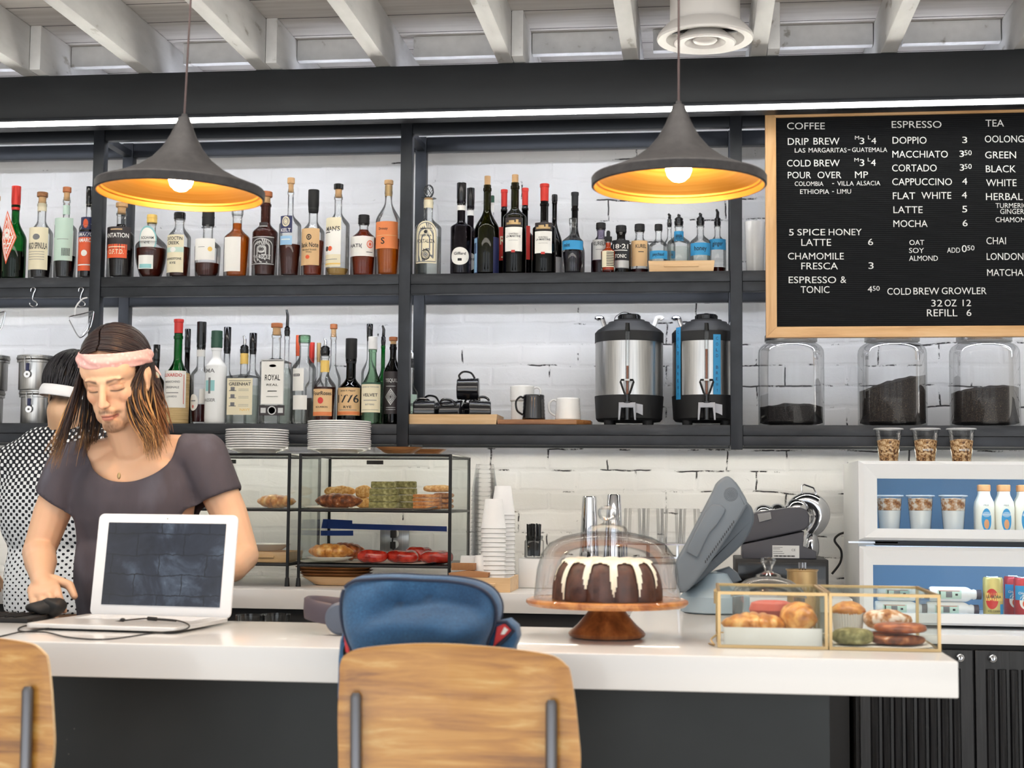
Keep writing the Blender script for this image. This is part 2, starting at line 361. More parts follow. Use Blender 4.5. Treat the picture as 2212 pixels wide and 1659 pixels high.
def board_mat(name, axis, w, c0, c1, gap=(60,56,54)):
    m, nt, b = base(name); N = nt.nodes; L = nt.links
    v = mapping(nt); n = tex(nt, 'ShaderNodeTexNoise', mapping(nt, (1,12,12)), Scale=3, Detail=6)
    sx = N.new('ShaderNodeSeparateXYZ'); L.new(v, sx.inputs[0])
    d = N.new('ShaderNodeMath'); d.operation = 'DIVIDE'; d.inputs[1].default_value = w; L.new(sx.outputs[axis], d.inputs[0])
    fr = N.new('ShaderNodeMath'); fr.operation = 'FRACT'; L.new(d.outputs[0], fr.inputs[0])
    g = ramp(nt, fr.outputs[0], [(0,(255,255,255)),(.03,(0,0,0))], 'CONSTANT')
    c = N.new('ShaderNodeMix'); c.data_type = 'RGBA'; L.new(g, c.inputs['Factor']); L.new(ramp(nt, n.outputs['Fac'], [(.3,c0),(.7,c1)]), c.inputs['A'])
    c.inputs['B'].default_value = lin(gap); L.new(c.outputs['Result'], b.inputs['Base Color']); b.inputs['Roughness'].default_value = .6
    bp = N.new('ShaderNodeBump'); bp.inputs['Strength'].default_value = .4; bp.inputs['Distance'].default_value = -.004
    L.new(g, bp.inputs['Height']); L.new(bp.outputs[0], b.inputs['Normal'])
board_mat('deck_boards', 1, .19, (196,190,186), (216,212,208))
noisy('white_joist', [(.28,(170,166,160)),(.36,(226,226,226)),(.7,(238,238,238))], (3,1,3), 7, rough=.5, bump=.3)
noisy('concrete', [(.3,(176,172,166)),(.7,(200,197,192))], ns=3, rough=.5, bump=.1)
mat('plaster', (226,225,222), .7)

b = B().box(-5.4, 4.2, WALL, WALL+.12, 0, 3.1); struct(b, 'wall_back', 'painted_brick')
struct(B().box(-5.5, -5.4, -3, WALL+.12, 0, 3.1), 'wall_left', 'plaster')
struct(B().box(4.2, 4.3, -3, WALL+.12, 0, 3.1), 'wall_right', 'plaster')
struct(B().box(-7.5, 6.3, -6, WALL+.12, -.1, 0), 'floor', 'concrete')
struct(B().box(-5.399, 4.199, -1.6, WALL-.001, 2.95, 3.05), 'ceiling', 'deck_boards')
# joists run away from the viewer and rest on the black beam; each bay has one blocking board
JX0 = at(1075, 137, 4.8).x; jn = 0
for k in range(-10, 11):
    x = JX0 + k*.4155; w = .052
    b = B().box(x, x+w, -1.2, WALL-.002, 2.792, 2.9495, bev=.004)
    if k % 2 == 0: b.box(x+w+.001, x+w+.040, 4.74, WALL-.002, 2.795, 2.9495, bev=.003)
    jn += 1; struct(b, 'trim_%d' % jn, 'white_joist')
for k in range(-9, 10):
    x = JX0 + k*.4155
    jn += 1; struct(B().box(x+.094, x+.413, 4.985, 5.02, 2.875, 2.949, bev=.002), 'trim_%d' % jn, 'white_joist')

# steel beam over the shelves, with the light strip below its front edge
noisy('beam_steel', [(.3,(20,23,27)),(.6,(26,29,33)),(.75,(34,37,40))], (.6,3,3), 6, rough=.55, metal=.1, bump=.03)
bt = thing('steel_beam', 'long black steel beam spanning above the bottle shelves under the white joists', 'beam', (-.6, 4.8, 2.64))
B().box(-4.4, 4.4, 0, .13, 0, .15, bev=.002).build('web', 'beam_steel', bt)
B().box(-4.4, 4.4, -.012, .13, -.012, -.0005, bev=.001).build('bottom_flange', 'tube_steel', bt)
mat('led', (255,255,250), .4, emit=(255,252,240), es=50)
ls = thing('light_strip', 'thin glowing white light strip under the black steel beam', 'light', (-.6, 4.796, 2.611))
B().box(-4.4, 4.4, 0, .009, .003, .0145, bev=.001).build('diffuser', 'led', ls)
B().box(-4.4, 4.4, .0095, .045, .002, .0165).build('channel', 'tube_steel', ls)

# ------------------------------------------------------------------ shelving frame
sh = thing('shelving_unit', 'black steel wall shelving with two long shelves full of bottles', 'shelf', (-.6, SF, Z_LOW-.07))
X0 = -.6; PW = .04
zt = 2.665
def posts(y, xs, nm, z0=-.0):
    for x in xs:
        B().box(x-PW/2-X0, x+PW/2-X0, y-SF, y-SF+PW, z0, zt-(Z_LOW-.07), bev=.002).build(nm, 'tube_steel', sh)
pxs = [at(205, 600, SF).x, at(874, 600, SF).x, at(1590.5, 600, SF).x]; P1, P2, P3 = pxs
posts(SF-.001, pxs, 'post', -.012); posts(SB, [x for x in pxs], 'post')
for nm, zt_, zb_ in (('mid', Z_MID, Z_MID-.08), ('low', Z_LOW, Z_LOW-.07)):
    zo = zt_-(Z_LOW-.07)
    segs = [(-3.6, P1-PW/2), (P1+PW/2, P2-PW/2), (P2+PW/2, P3-PW/2), (P3+PW/2, 2.6)]
    for a, c_ in segs:
        a += .0005; c_ -= .0005
        B().box(a-X0, c_-X0, .003, SB-SF-.001, zo-.036, zo, bev=.002).build('shelf_board', 'shelf_steel', sh)
        B().box(a-X0, c_-X0, 0.004, PW-.004, zo-.036-.034, zo-.0365, bev=.002).build('shelf_rail', 'tube_steel', sh)
        B().box(a-X0, c_-X0, SB-SF+.002, SB-SF+PW-.004, zo-.036-.034, zo-.003, bev=.002).build('shelf_rail', 'black_steel', sh)
for yy in (SF, SB):
    for a, c_ in segs: B().box(a-X0+.0005, c_-X0-.0005, yy-SF+.003, yy-SF+PW-.003, zt-.055-(Z_LOW-.07), zt-.001-(Z_LOW-.07), bev=.002).build('top_rail', 'black_steel', sh)
for x in pxs:
    for z in (zt-.04, Z_MID-.06, Z_LOW-.06):
        B().box(x-.015-X0, x+.015-X0, PW+.001, SB-SF-.002, z-.012-(Z_LOW-.07), z+.012-(Z_LOW-.07)).build('side_rail', 'tube_steel', sh) if z == zt-.04 else None
# warm strip under the lower shelf lights the counter wall
us = thing('light_strip', 'slim warm light strip fixed under the lower shelf', 'light', (-.6, 5.16, Z_LOW-.058))
mat('led_warm', (255,250,235), .4, emit=(255,247,228), es=13)
B().box(-2.9, 3.1, 0, .02, 0, .012).build('diffuser', 'led_warm', us)

um = thing('light_strip', 'added light strip hidden behind the front rail of the middle shelf', 'light', (-.6, SF+.045, Z_MID-.0465))  # added out of sight to brighten the wall and bottles below
mat('led_fill_mid', (255,252,245), .4, emit=(240,244,255), es=20)
for a, c_ in segs: B().box(a+.6+.01, c_+.6-.01, 0, .014, 0, .010).build('diffuser', 'led_fill_mid', um)

ut = thing('light_strip', 'added light strip hidden behind the top rail above the upper bottles', 'light', (-.6, SF+.045, zt-.032))  # extra hidden strip, put in to lift the upper wall
mat('led_fill_top', (255,252,245), .4, emit=(240,244,255), es=24)
for a, c_ in segs: B().box(a+.6+.01, c_+.6-.01, 0, .014, 0, .010).build('diffuser', 'led_fill_top', ut)

# ------------------------------------------------------------------ bar and back counter
BX = .457
bar = thing('bar_counter', 'white slab bar counter with dark steel front, its end turning toward the back wall', 'counter', (0, 2.72, 0))
rx = -.16
poly = [(-3.6, 0), (BX, 0), (BX, 3.83-2.72), (rx, 3.83-2.72), (rx, 3.25-2.72), (-3.6, 3.25-2.72)]
B().prism(poly, 1.005, Z_BAR, 'xy', 0, bev=.003).build('countertop', 'white_slab', bar)
def steel_panel_mat():
    m, nt, b = base('bar_steel'); N = nt.nodes; L = nt.links
    v = mapping(nt); n = tex(nt, 'ShaderNodeTexNoise', v, Scale=2.2, Detail=6)
    n2 = tex(nt, 'ShaderNodeTexVoronoi', v, Scale=60); n3 = tex(nt, 'ShaderNodeTexNoise', v, Scale=6, Detail=3)
    sp = ramp(nt, n2.outputs['Distance'], [(0,(255,255,255)),(.11,(0,0,0))]); mk = ramp(nt, n3.outputs['Fac'], [(.66,(0,0,0)),(.7,(255,255,255))])
    mu = N.new('ShaderNodeMath'); mu.operation = 'MULTIPLY'; L.new(sp, mu.inputs[0]); L.new(mk, mu.inputs[1])
    c = N.new('ShaderNodeMix'); c.data_type = 'RGBA'; L.new(mu.outputs[0], c.inputs['Factor'])
    L.new(ramp(nt, n.outputs['Fac'], [(.3,(24,27,28)),(.7,(37,40,41))]), c.inputs['A']); c.inputs['B'].default_value = lin((190,190,180))
    L.new(c.outputs['Result'], b.inputs['Base Color']); b.inputs['Metallic'].default_value = .6; b.inputs['Roughness'].default_value = .42
steel_panel_mat()
fx = at(1792, 1580, 2.85).x
B().box(-3.55, fx, .13, .145, .001, 1.0).box(fx-.012, fx, .146, 1.05, .001, 1.0).build('front_panel', 'bar_steel', bar)
B().box(-3.55, fx-.02, .16, .47, .001, .99).build('base_cabinet', 'black_matte', bar)
B().box(rx+.03, fx-.02, .472, 1.08, .001, .99).build('return_cabinet', 'black_matte', bar)

CY = 4.655
bc = thing('back_counter', 'white topped back counter with black base under the pastry cases', 'counter', (0, CY, 0))
bx1 = at(1842, 1290, CY).x
B().box(-3.8, bx1, 0, WALL-CY-.003, 1.052-.063, 1.052, bev=.003).build('countertop', 'white_slab', bc)
B().box(-3.8, bx1-.01, .03, WALL-CY-.003, 0, 1.052-.064).build('base_cabinet', 'black_matte', bc)
# lower black cabinet with the cooler on it
KY = 4.6; kz = at(2100, 1372, KY).z; kx0 = bx1+.004
bk = thing('black_cabinet', 'black louvered cabinet with small round locks below the white cooler', 'cabinet', (kx0, KY, 0))
kw = 2.3-kx0
B().box(0, kw, 0, WALL-KY-.003, kz-.028, kz, bev=.002).build('top', 'white_plastic', bk)
B().box(0, kw, .03, WALL-KY-.003, 0, kz-.03).build('carcass', 'black_matte', bk)
noisy('black_wood', [(.4,(13,14,17)),(.7,(34,34,37))], (20,20,1), 5, rough=.45, bump=.5)
def door(x0, x1, lock):
    b = B().box(x0, x1, .006, .028, .08, kz-.045, bev=.002)
    n = int((x1-x0-.05)/.034)
    for i in range(n):
        x = x0+.03+i*.034; b.prism([(x, .0055), (x+.026, .0055), (x+.02, -.010), (x+.004, -.004)], .1, kz-.14 if False else kz-.10, 'xy')
    d = b.build('door', 'black_wood', bk, smooth=20)
    if lock is not None:
        r = Matrix.Translation((lock, -.004, at(2073, 1420, KY).z)) @ Matrix.Rotation(pi/2, 4, 'X')
        k = B().lathe([(.0005,.012),(.006,.013),(.0085,.010),(.0115,.009),(.0125,.004),(.0125,-.010),(.0005,-.010)], 24, 0, r).box(-.001,.001,-.005,.005,.0131,.0136, 1, M=r).build('lock', ['chrome','ink'], d)
    return d
xd = at(2106, 1500, KY).x-kx0
l1 = at(2073, 1420, KY).x-kx0; l2 = at(2143, 1420, KY).x-kx0
door(.01, xd-.003, l1); door(xd+.003, xd+.55, l2); door(xd+.556, kw-.01, None)

# ------------------------------------------------------------------ white two-door display cooler
fx0 = at(1857, 1200, 4.78).x; FZ0 = kz+.012; FZ1 = at(1860, 995, 4.78).z; FW = 1.25; FD = .5; FY = 4.78
fzs = at(1860, 1172, 4.78).z
mat('cooler_white', (236,238,240), .35); mat('cooler_inner', (122,158,190), .5); mat('cooler_light', (230,244,255), .4, emit=(200,225,250), es=9)
fr = thing('display_cooler', 'white two-tier glass door cooler holding yogurt cups, milk bottles and cans', 'refrigerator', (fx0, FY, FZ0))
hz = FZ1-FZ0; hm = fzs-FZ0
b = B()
b.box(0, .02, .045, FD, 0, hz).box(FW-.02, FW, .045, FD, 0, hz).box(.02, FW-.02, .045, FD, hz-.02, hz).box(.02, FW-.02, .045, FD, 0, .02).box(.02, FW-.02, .045, FD, hm-.012, hm+.012)
b.build('body', 'cooler_white', fr)
B().box(.021, FW-.021, FD-.06, FD-.02, .021, hm-.013).box(.021, FW-.021, FD-.06, FD-.02, hm+.013, hz-.021).build('inner_wall', 'cooler_inner', fr)
for x_ in (0, FW-.1): B().box(x_, x_+.03, .05, .07, -.0118, -.0005).build('foot', 'rubber', fr)
px2 = lambda px, py, Y: at(px, py, Y)
g_l = at(1896, 1100, FY).x-fx0
def cdoor(z0, z1, gz0, gz1, gl):
    b = B(); y0, y1 = 0, .042
    # frame with a bevelled slope toward the pane
    fr4 = [((0, FW), (z0, gz0)), ((0, FW), (gz1, z1)), ((0, gl), (gz0, gz1)), ((FW-gl, FW), (gz0, gz1))]
    for (xa, xb), (za, zb) in fr4: b.box(xa, xb, y0+.012, y1, za, zb)
    out = [(0, z0), (FW, z0), (FW, z1), (0, z1)]; mid = [(gl*.28, z0+.008), (FW-gl*.28, z0+.008), (FW-gl*.28, z1-.01), (gl*.28, z1-.01)]; inn = [(gl, gz0), (FW-gl, gz0), (FW-gl, gz1), (gl, gz1)]
    vs_ = [(x, .0119, z) for x, z in out]+[(x, 0, z) for x, z in mid]+[(x, .0119, z) for x, z in inn]
    fs = []
    for k in range(4):
        j = (k+1) % 4; fs += [(k, j, 4+j, 4+k), (4+k, 4+j, 8+j, 8+k)]
    b.add(vs_, fs)
    d = b.build('door', 'cooler_white', fr, smooth=20)
    B().box(gl+.001, FW-gl-.001, .024, .028, gz0+.001, gz1-.001).build('pane', 'pane_glass', d)
    return d
Zf = lambda py: at(2000, py, FY).z-FZ0
cdoor(Zf(1168), hz, Zf(1143), Zf(1034), g_l); cdoor(0, Zf(1182), Zf(1326), Zf(1222), at(1887, 1250, FY).x-fx0)
B().box(.05, FW-.05, .02, .05, Zf(1180), Zf(1170)).build('hinge_rail', 'black_steel', fr)
B().box(.04, FW-.04, .06, .075, hz-.030, hz-.0205).box(.04, FW-.04, .06, .075, hm-.022, hm-.0125).build('cooler_lamp', 'cooler_light', fr)
B().box(-.032, .12, .02, .03, hm-.002, hm+.003).build('hinge', 'chrome', fr)
# black power cord beside it
pts = [at(1797,1240,5.3), at(1815,1215,5.3), at(1817,1190,5.3), at(1803,1168,5.3), at(1812,1155,5.3), at(1830,1149,5.3)]
tag(B().tube(spline(pts), .004, 8).build('power_cord', 'rubber'), 'black power cord curling out from the left side of the white cooler', 'cord')
# air diffuser hanging from the ceiling
dc = at(1523, 78, 4.45)
df = thing('air_diffuser', 'round white ceiling air diffuser on a short duct between the joists', 'vent', (dc.x, dc.y, dc.z-.02))
mat('diffuser_white', (236,232,228), .45)
B().lathe([(.101,.05),(.101,2.949-dc.z+.02),(.106,2.949-dc.z+.02),(.106,.05)], 40).build('duct', 'diffuser_white', df)
B().lathe([(.095,.05),(.12,.05),(.143,.022),(.146,.012),(.143,.006),(.118,.010),(.1,.03),(.09,.05),(.095,.05)], 48).build('outer_ring', 'diffuser_white', df)
B().lathe([(.06,.03),(.088,.008),(.094,-.002),(.090,-.006),(.062,-.001),(.05,.012),(.045,.03),(.06,.03)], 48).build('inner_ring', 'diffuser_white', df)
B().lathe([(.0005,.02),(.034,.016),(.037,.006),(.033,.001),(.02,-.003),(.0005,-.005)], 32).build('centre_cone', 'diffuser_white', df)
B().box(-.1,.1,-.006,.006,.03,.04).box(-.006,.006,-.1,.1,.03,.04).lathe([(.0005,.12),(.1,.12),(.1,.125),(.0005,.125)],24).build('bracket', 'black_matte', df)

# ------------------------------------------------------------------ pendants
noisy('shade_black', [(.35,(38,36,38)),(.7,(52,50,51))], ns=60, rough=.6, metal=.2, bump=.04)
noisy('shade_gold', [(.3,(232,164,64)),(.7,(246,192,100))], (1,1,60), 4, rough=.3, metal=.85, bump=.05)
mat('bulb', (255,240,220), .3, emit=(255,214,165), es=190)
def pendant(px, py, label, tilt, top=2.949):
    p = at(px, py, 3.05); t = thing('pendant_lamp', label, 'pendant lamp', p, rot=tilt, group='black and gold pendant lamps over the bar')
    out = [(.1765,0),(.18,.002),(.1805,.018),(.178,.0215),(.165,.026),(.13,.040),(.095,.057),(.064,.080),(.043,.105),(.028,.132),(.0185,.155),(.0135,.168),(.0125,.172),(.007,.174),(.006,.180),(.0005,.181)]
    inn = [(.0005,.150),(.012,.148),(.026,.122),(.041,.098),(.062,.073),(.092,.050),(.128,.033),(.158,.021),(.166,.0165),(.167,.0125),(.172,.011),(.1745,.0005),(.1765,0)]
    B().lathe(out, 64).build('lamp_shade', 'shade_black', t); B().lathe(inn, 64).build('gold_lining', 'shade_gold', t)['label'] = 'glowing golden inside of the shade'
    B().lathe([(.0005,-.012+.022),(.012,-.009+.022),(.022,.000+.022),(.0265,.012+.022),(.026,.024+.022),(.018,.040+.022),(.012,.055+.022),(.0005,.056+.022)], 28).build('bulb', 'bulb', t)
    B().lathe([(.013,.078),(.014,.12),(.009,.14)], 20).build('socket', 'black_matte', t)
    B().tube([(0,0,.178),(0.0,.001,.5),(.001,0,top-p.z)], .0024, 8).build('cord', mat('cord_brown',(70,56,56),.8), t)
    B().lathe([(.05,top-p.z),(.05,2.935-p.z),(.0005,2.93-p.z)], 24).build('ceiling_rose', 'black_matte', t)
pendant(389, 424, 'left black pendant lamp, hanging over the man in the pink headband', (0, radians(1.6), 0), 2.790)
pendant(1466, 404, 'right black pendant lamp, hanging beside the menu board', (0, 0, 0))

# ================================================================== BOTTLES
def onto(R, rot=0, off=.0005, square=False, dep=None):
    """wraps (u, z) round the front of a bottle of radius R (or on its flat front)"""
    if square: return lambda u, z: (u, -(dep or R)-off, z)
    return lambda u, z: (sin(u/R+rot)*(R+off), -cos(u/R+rot)*(R+off), z)
def patch(b, fn, w, z0, z1, mi=0, shape='rect', cx=0):
    if shape == 'rect':
        n = 12; b.add([fn(cx-w/2+w*i/n, z) for z in (z0, z1) for i in range(n+1)], [(i, i+1, n+2+i, n+1+i) for i in range(n)], mi)
    else:
        cz = (z0+z1)/2; h = (z1-z0)/2; pts = []
        if shape == 'round': pts = [(cos(2*pi*k/28), sin(2*pi*k/28)) for k in range(28)]
        elif shape == 'diamond': pts = [(cos(2*pi*k/28)/(abs(cos(2*pi*k/28))+abs(sin(2*pi*k/28))), sin(2*pi*k/28)/(abs(cos(2*pi*k/28))+abs(sin(2*pi*k/28)))) for k in range(28)]
        elif shape == 'arch': pts = [(1,-1),(1,-.5),(1,0),(1,.4)]+[(cos(a), .4+.6*sin(a)) for a in [pi*k/14 for k in range(1,14)]]+[(-1,.4),(-1,0),(-1,-.5),(-1,-1),(-.5,-1),(0,-1),(.5,-1)]
        n = len(pts); vs_ = [fn(cx, cz)]; fs = []
        for q in (.33, .66, 1):
            vs_ += [fn(cx+x*w/2*q, cz+y*h*q) for x, y in pts]
        for k in range(n): fs.append((0, 1+k, 1+(k+1) % n))
        for r_ in range(2):
            for k in range(n): j = (k+1) % n; fs.append((1+r_*n+k, 1+(r_+1)*n+k, 1+(r_+1)*n+j, 1+r_*n+j))
        b.add(vs_, fs, mi)
def body_prof(R, Hb, sh, nk, n, tb=1.0, lip=1.15):
    p = [(.0005, .004), (R*.5*tb, .004), (R*.88*tb, 0), (R*.97*tb, .003), (R*tb, .008)]
    if tb != 1: p += [(R*(tb+(1-tb)*sin(pi/2*k/5)), .008+(sh*Hb-.008)*k/6) for k in range(1, 6)]
    p += [(R, sh*Hb)]
    for k in range(1, 11):
        t = k/10; p.append((R*(n+(1-n)*(.5+.5*cos(pi*t**.9))), Hb*(sh+(nk-sh)*t)))
    p += [(R*n, Hb*.93), (R*n*lip, Hb*.935), (R*n*lip, Hb*.965), (R*n, Hb*.97), (R*n, Hb)]
    return p
def bottle(cx, w, ytop, Y, zs, label, group, sh=.6, nk=.8, n=.3, g='clear_glass', liq=None, lev=.3, cap=('screw', 'black_gloss', 24), labels=(), tb=1.0, sq=None, neck=None, flat=1.0, twist=0, name='bottle', opaque=False):
    p = at(cx, 600 if zs > 1.9 else 915, Y); R = w/2*mpp(cx, Y); Ht = at(cx, ytop, Y).z-zs
    BOTTLES.append((R, zs)); kind, cm, cpx = cap; ch = cpx*mpp(cx, Y); Hb = Ht-ch
    t = thing(name, label, 'bottle', (p.x, Y, zs+.0006), twist, group)
    pr = body_prof(R, Hb, sh, nk, n, tb)
    def sqs(P_): return [(sq if z < sh*Hb*1.0 else (2+(sq-2)*max(0, 1-(z-sh*Hb)/((nk-sh)*Hb)))) for r, z in P_] if sq else None
    B().lathe(pr, 40, 0, sq=sqs(pr), sy=flat).build('glass_body' if not opaque else 'body', g, t, smooth=50)
    if liq:
        k = .93; lz = lev*Hb; lp = [(.0005, .010), (R*tb*.8*k, .010)]
        last = None
        for r, z in pr[4:]:
            if z >= lz: break
            if z > .010: lp.append((r*k, z)); last = (r, z)
        # radius at the liquid level
        rr = [q for q in pr if q[1] >= lz][0][0]; prv = [q for q in pr[4:] if q[1] < lz]; r_ = rr
        if prv: a = prv[-1]; q = [q for q in pr if q[1] >= lz][0]; f = (lz-a[1])/max(1e-6, q[1]-a[1]); r_ = a[0]+(q[0]-a[0])*f
        lp += [(r_*k, lz), (.0005, lz)]
        B().lathe(lp, 32, 0, sq=sqs(lp), sy=flat).build('liquid', liq, t, smooth=50)
    for L_ in labels:
        ms = [L_.get('c', 'paper')]; b = B(); z0, z1 = L_['z']; z0 *= Ht; z1 *= Ht
        zc = (z0+z1)/2; RR = R
        if zc > nk*Hb*.97: RR = R*n*1.17
        elif zc > sh*Hb: RR = R*(n+(1-n)*(.5+.5*cos(pi*((zc/Hb-sh)/(nk-sh))**.9)))*1.03
        elif tb != 1: RR = R*1.0
        if sq: fn = onto(R, 0, .0004, True, R*flat); fn2 = onto(R, 0, .0009, True, R*flat)
        else: fn = onto(RR, L_.get('rot', 0), .0005); fn2 = onto(RR, L_.get('rot', 0), .0010)
        lw = L_.get('w', 1.6)*RR; patch(b, fn, lw, z0, z1, 0, L_.get('s', 'rect'))
        for e in L_.get('x', ()):       # printed matter: (kind, material, centre u, centre v, width, height [, text])
            kd, mt, u, v, ew, eh = e[:6]
            if mt not in ms: ms.append(mt)
            mi = ms.index(mt); zz = zc+v*(z1-z0); uu = u*lw
            if kd == 't': b.text(e[6], fn2, uu, zz, ew*lw, eh*(z1-z0), mi, .015)
            else: patch(b, (lambda f_: lambda a_, c_: tuple(Vector(f_(a_, c_))))(fn2), ew*lw, zz-eh*(z1-z0)/2, zz+eh*(z1-z0)/2, mi, {'r':'rect','o':'round','d':'diamond','a':'arch'}[kd], cx=uu)
        b.build(L_.get('name', 'label'), ms, t)
    BOTTLES[-1] = (t, R*(1.09 if cx == 380 else 1.03), zs)
    rn = R*n
    if kind == 'screw': B().cyl(0, 0, Hb*.965 if not opaque else Hb*.97, Ht, rn*1.28, rn*1.24, 24, bev=.0012).lathe([(rn*1.30, Hb+ch*.45), (rn*1.33, Hb+ch*.5), (rn*1.30, Hb+ch*.55)], 24).build('cap', cm, t)
    elif kind == 'tall': B().lathe([(rn*1.06, Hb*.90), (rn*1.10, Hb*.93), (rn*1.16, Hb*.99), (rn*1.2, Hb), (rn*1.2, Ht-.001), (rn*1.14, Ht), (.0005, Ht)], 24).build('cap', cm, t)
    elif kind == 'foil': B().lathe([(rn*1.05, Hb-.001), (rn*1.08, Ht-.012), (rn*1.2, Ht-.011), (rn*1.2, Ht-.001), (rn*1.1, Ht), (.0005, Ht)], 24).build('foil_capsule', cm, t)
    elif kind == 'cork': 
        B().cyl(0, 0, Hb*.96, Hb+ch*.45, rn*.86, rn*.9, 20).build('cork', 'cork', t)
        B().cyl(0, 0, Hb+ch*.45+.0003, Ht, rn*1.3, rn*1.3, 24, bev=.0015).build('stopper', cm, t)
    elif kind == 'wine_cork': B().cyl(0, 0, Hb*.93, Ht, rn*.8, rn*.84, 18, bev=.001).build('cork', 'cork', t)
    elif kind == 'pourer':
        B().lathe([(.0005, Hb*.97), (rn*1.0, Hb*.97), (rn*1.15, Hb), (rn*1.2, Hb+.010), (rn*1.05, Hb+.012), (rn*1.1, Hb+.020), (rn*.6, Hb+.026), (.0005, Hb+.028)], 20).build('pourer_collar', 'black_gloss', t)
        z = Hb+.026; B().tube([(0, 0, z), (0.001, 0, z+(Ht-z)*.6), (-.004, 0, Ht)], [.006, .0055, .0035], 12).build('pourer_spout', cm, t)
    elif kind == 'ball':
        b = B().lathe([(.0005, Hb*.97), (rn*.9, Hb*.97), (rn*.95, Hb+.004), (.0005, Hb+.005)], 20, 1).lathe([(rn*1.1, Hb), (rn*1.75, Hb+.003), (rn*1.1, Hb+.007)], 24).ball((0, 0, Hb+.006+(ch-.006)*.5), (rn*1.15, rn*1.15, (ch-.006)*.52))
        for k in range(6):
            for s_ in (1, -1):
                b.tube([(rn*1.16*sin(pi*q/10)*cos(k*pi/3+s_*q*.28), rn*1.16*sin(pi*q/10)*sin(k*pi/3+s_*q*.28), Hb+.006+(ch-.006)*(.5-.52*cos(pi*q/10))) for q in range(1, 10)], .0007, 5, 2)
        b.build('stopper', ['clear_glass', 'cork', 'ink'], t)
    elif kind == 'dropper':
        B().cyl(0, 0, Hb*.96, Hb+ch*.3, rn*1.4, seg=24).lathe([(rn*.7, Hb+ch*.3), (rn*.75, Hb+ch*.8), (rn*.5, Ht-.001), (.0005, Ht)], 20).build('dropper_cap', 'rubber', t)
    if neck: 
        c_, a0, a1 = neck; b = B(); patch(b, onto(rn*1.03, 0, .0006), rn*pi*1.6, a0*Ht, a1*Ht); b.build('neck_label', c_, t)
    return t
UF, UB, LF, LB = 5.06, 5.19, 5.06, 5.19
BOTTLES = []
GU1 = 'spirit bottles on the upper shelf, left bay'; GU2 = 'bottles on the upper shelf beside the wine'; GL = 'bottles on the lower shelf behind the man'
T = lambda s, mt, u, v, w, h: ('t', mt, u, v, w, h, s)
def lines(mt, vs_, w=.7, h=.012): return [('r', mt, 0, v, w, h) for v in vs_]
# --- upper shelf, leftmost bay
bottle(-10, 26, 424, UF, Z_MID, 'olive bottle with a tan stopper cut off by the left edge, upper shelf', GU1, g='olive_glass', liq='dark_liquid', lev=.5, cap=('cork','cork',20), labels=[dict(z=(.1,.55), c='cream', w=1.8)], neck=('cream',.8,.92))
bottle(29, 50, 403, UF, Z_MID, 'green bottle with a bright red cap and red diamond label, upper shelf', GU1, sh=.52, nk=.78, n=.33, g='green_glass', liq='dark_liquid', lev=.36, cap=('tall','foil_red',36),
  labels=[dict(z=(.15,.72), c='deep_orange', w=1.7, s='diamond', rot=-.25, x=[('d','paper',0,0,.90,.90),('d','deep_orange',0,0,.84,.84),('o','paper',0,.08,.34,.18),T('Amaro','paper',0,.0,.6,.09),('r','paper',0,-.12,.5,.03),('r','paper',0,-.2,.3,.02)])])
bottle(86, 50, 416, UF, Z_MID, 'clear bottle with a large cream picture label and brown stopper, upper shelf', GU1, sh=.58, nk=.76, n=.36, liq='dark_liquid', lev=.3, cap=('cork','brown_wood',20), neck=('cream',.78,.87),
  labels=[dict(z=(.10,.58), c='cream', w=2.1, x=[T('ARGO SPINULA','ink',0,.06,.92,.15),('o','grey_ink',0,.27,.3,.14)]+lines('grey_ink',[-.08,-.14,-.2,-.26],.7,.01))])
bottle(139, 47, 405, UF, Z_MID, 'clear bottle with a pale mint label and barcode, upper shelf', GU1, sh=.6, nk=.74, n=.3, liq='dark_liquid', lev=.28, cap=('cork','wood_cap',22), neck=('mint',.70,.80),
  labels=[dict(z=(.19,.65), c='mint', w=2.2, x=[('r','ink',-.42,.2,.05,.3),('r','grey_ink',0.05,.0,.5,.01)]+[('r','ink',.05+k*.045,-.3,.022,.18) for k in range(8)])])
bottle(191, 40, 404, UF, Z_MID, 'dark bottle with a black cap and bright orange label beside the left shelf post', GU1, sh=.62, nk=.78, n=.3, liq='dark_liquid', lev=.6, cap=('tall','black_gloss',26), neck=('cream',.8,.86),
  labels=[dict(z=(.08,.5), c='deep_orange', w=2.2, x=[('r','navy',0,.43,1,.14),T('AMAZZO','paper',0,.43,.8,.1),T('AMARO','paper',0,.28,.7,.1),('o','paper',0,-.05,.3,.16),('r','paper',0,-.35,.8,.03)]),dict(z=(.52,.66), c='navy', w=2.0, x=[('o','deep_orange',0,0,.35,.7)])])
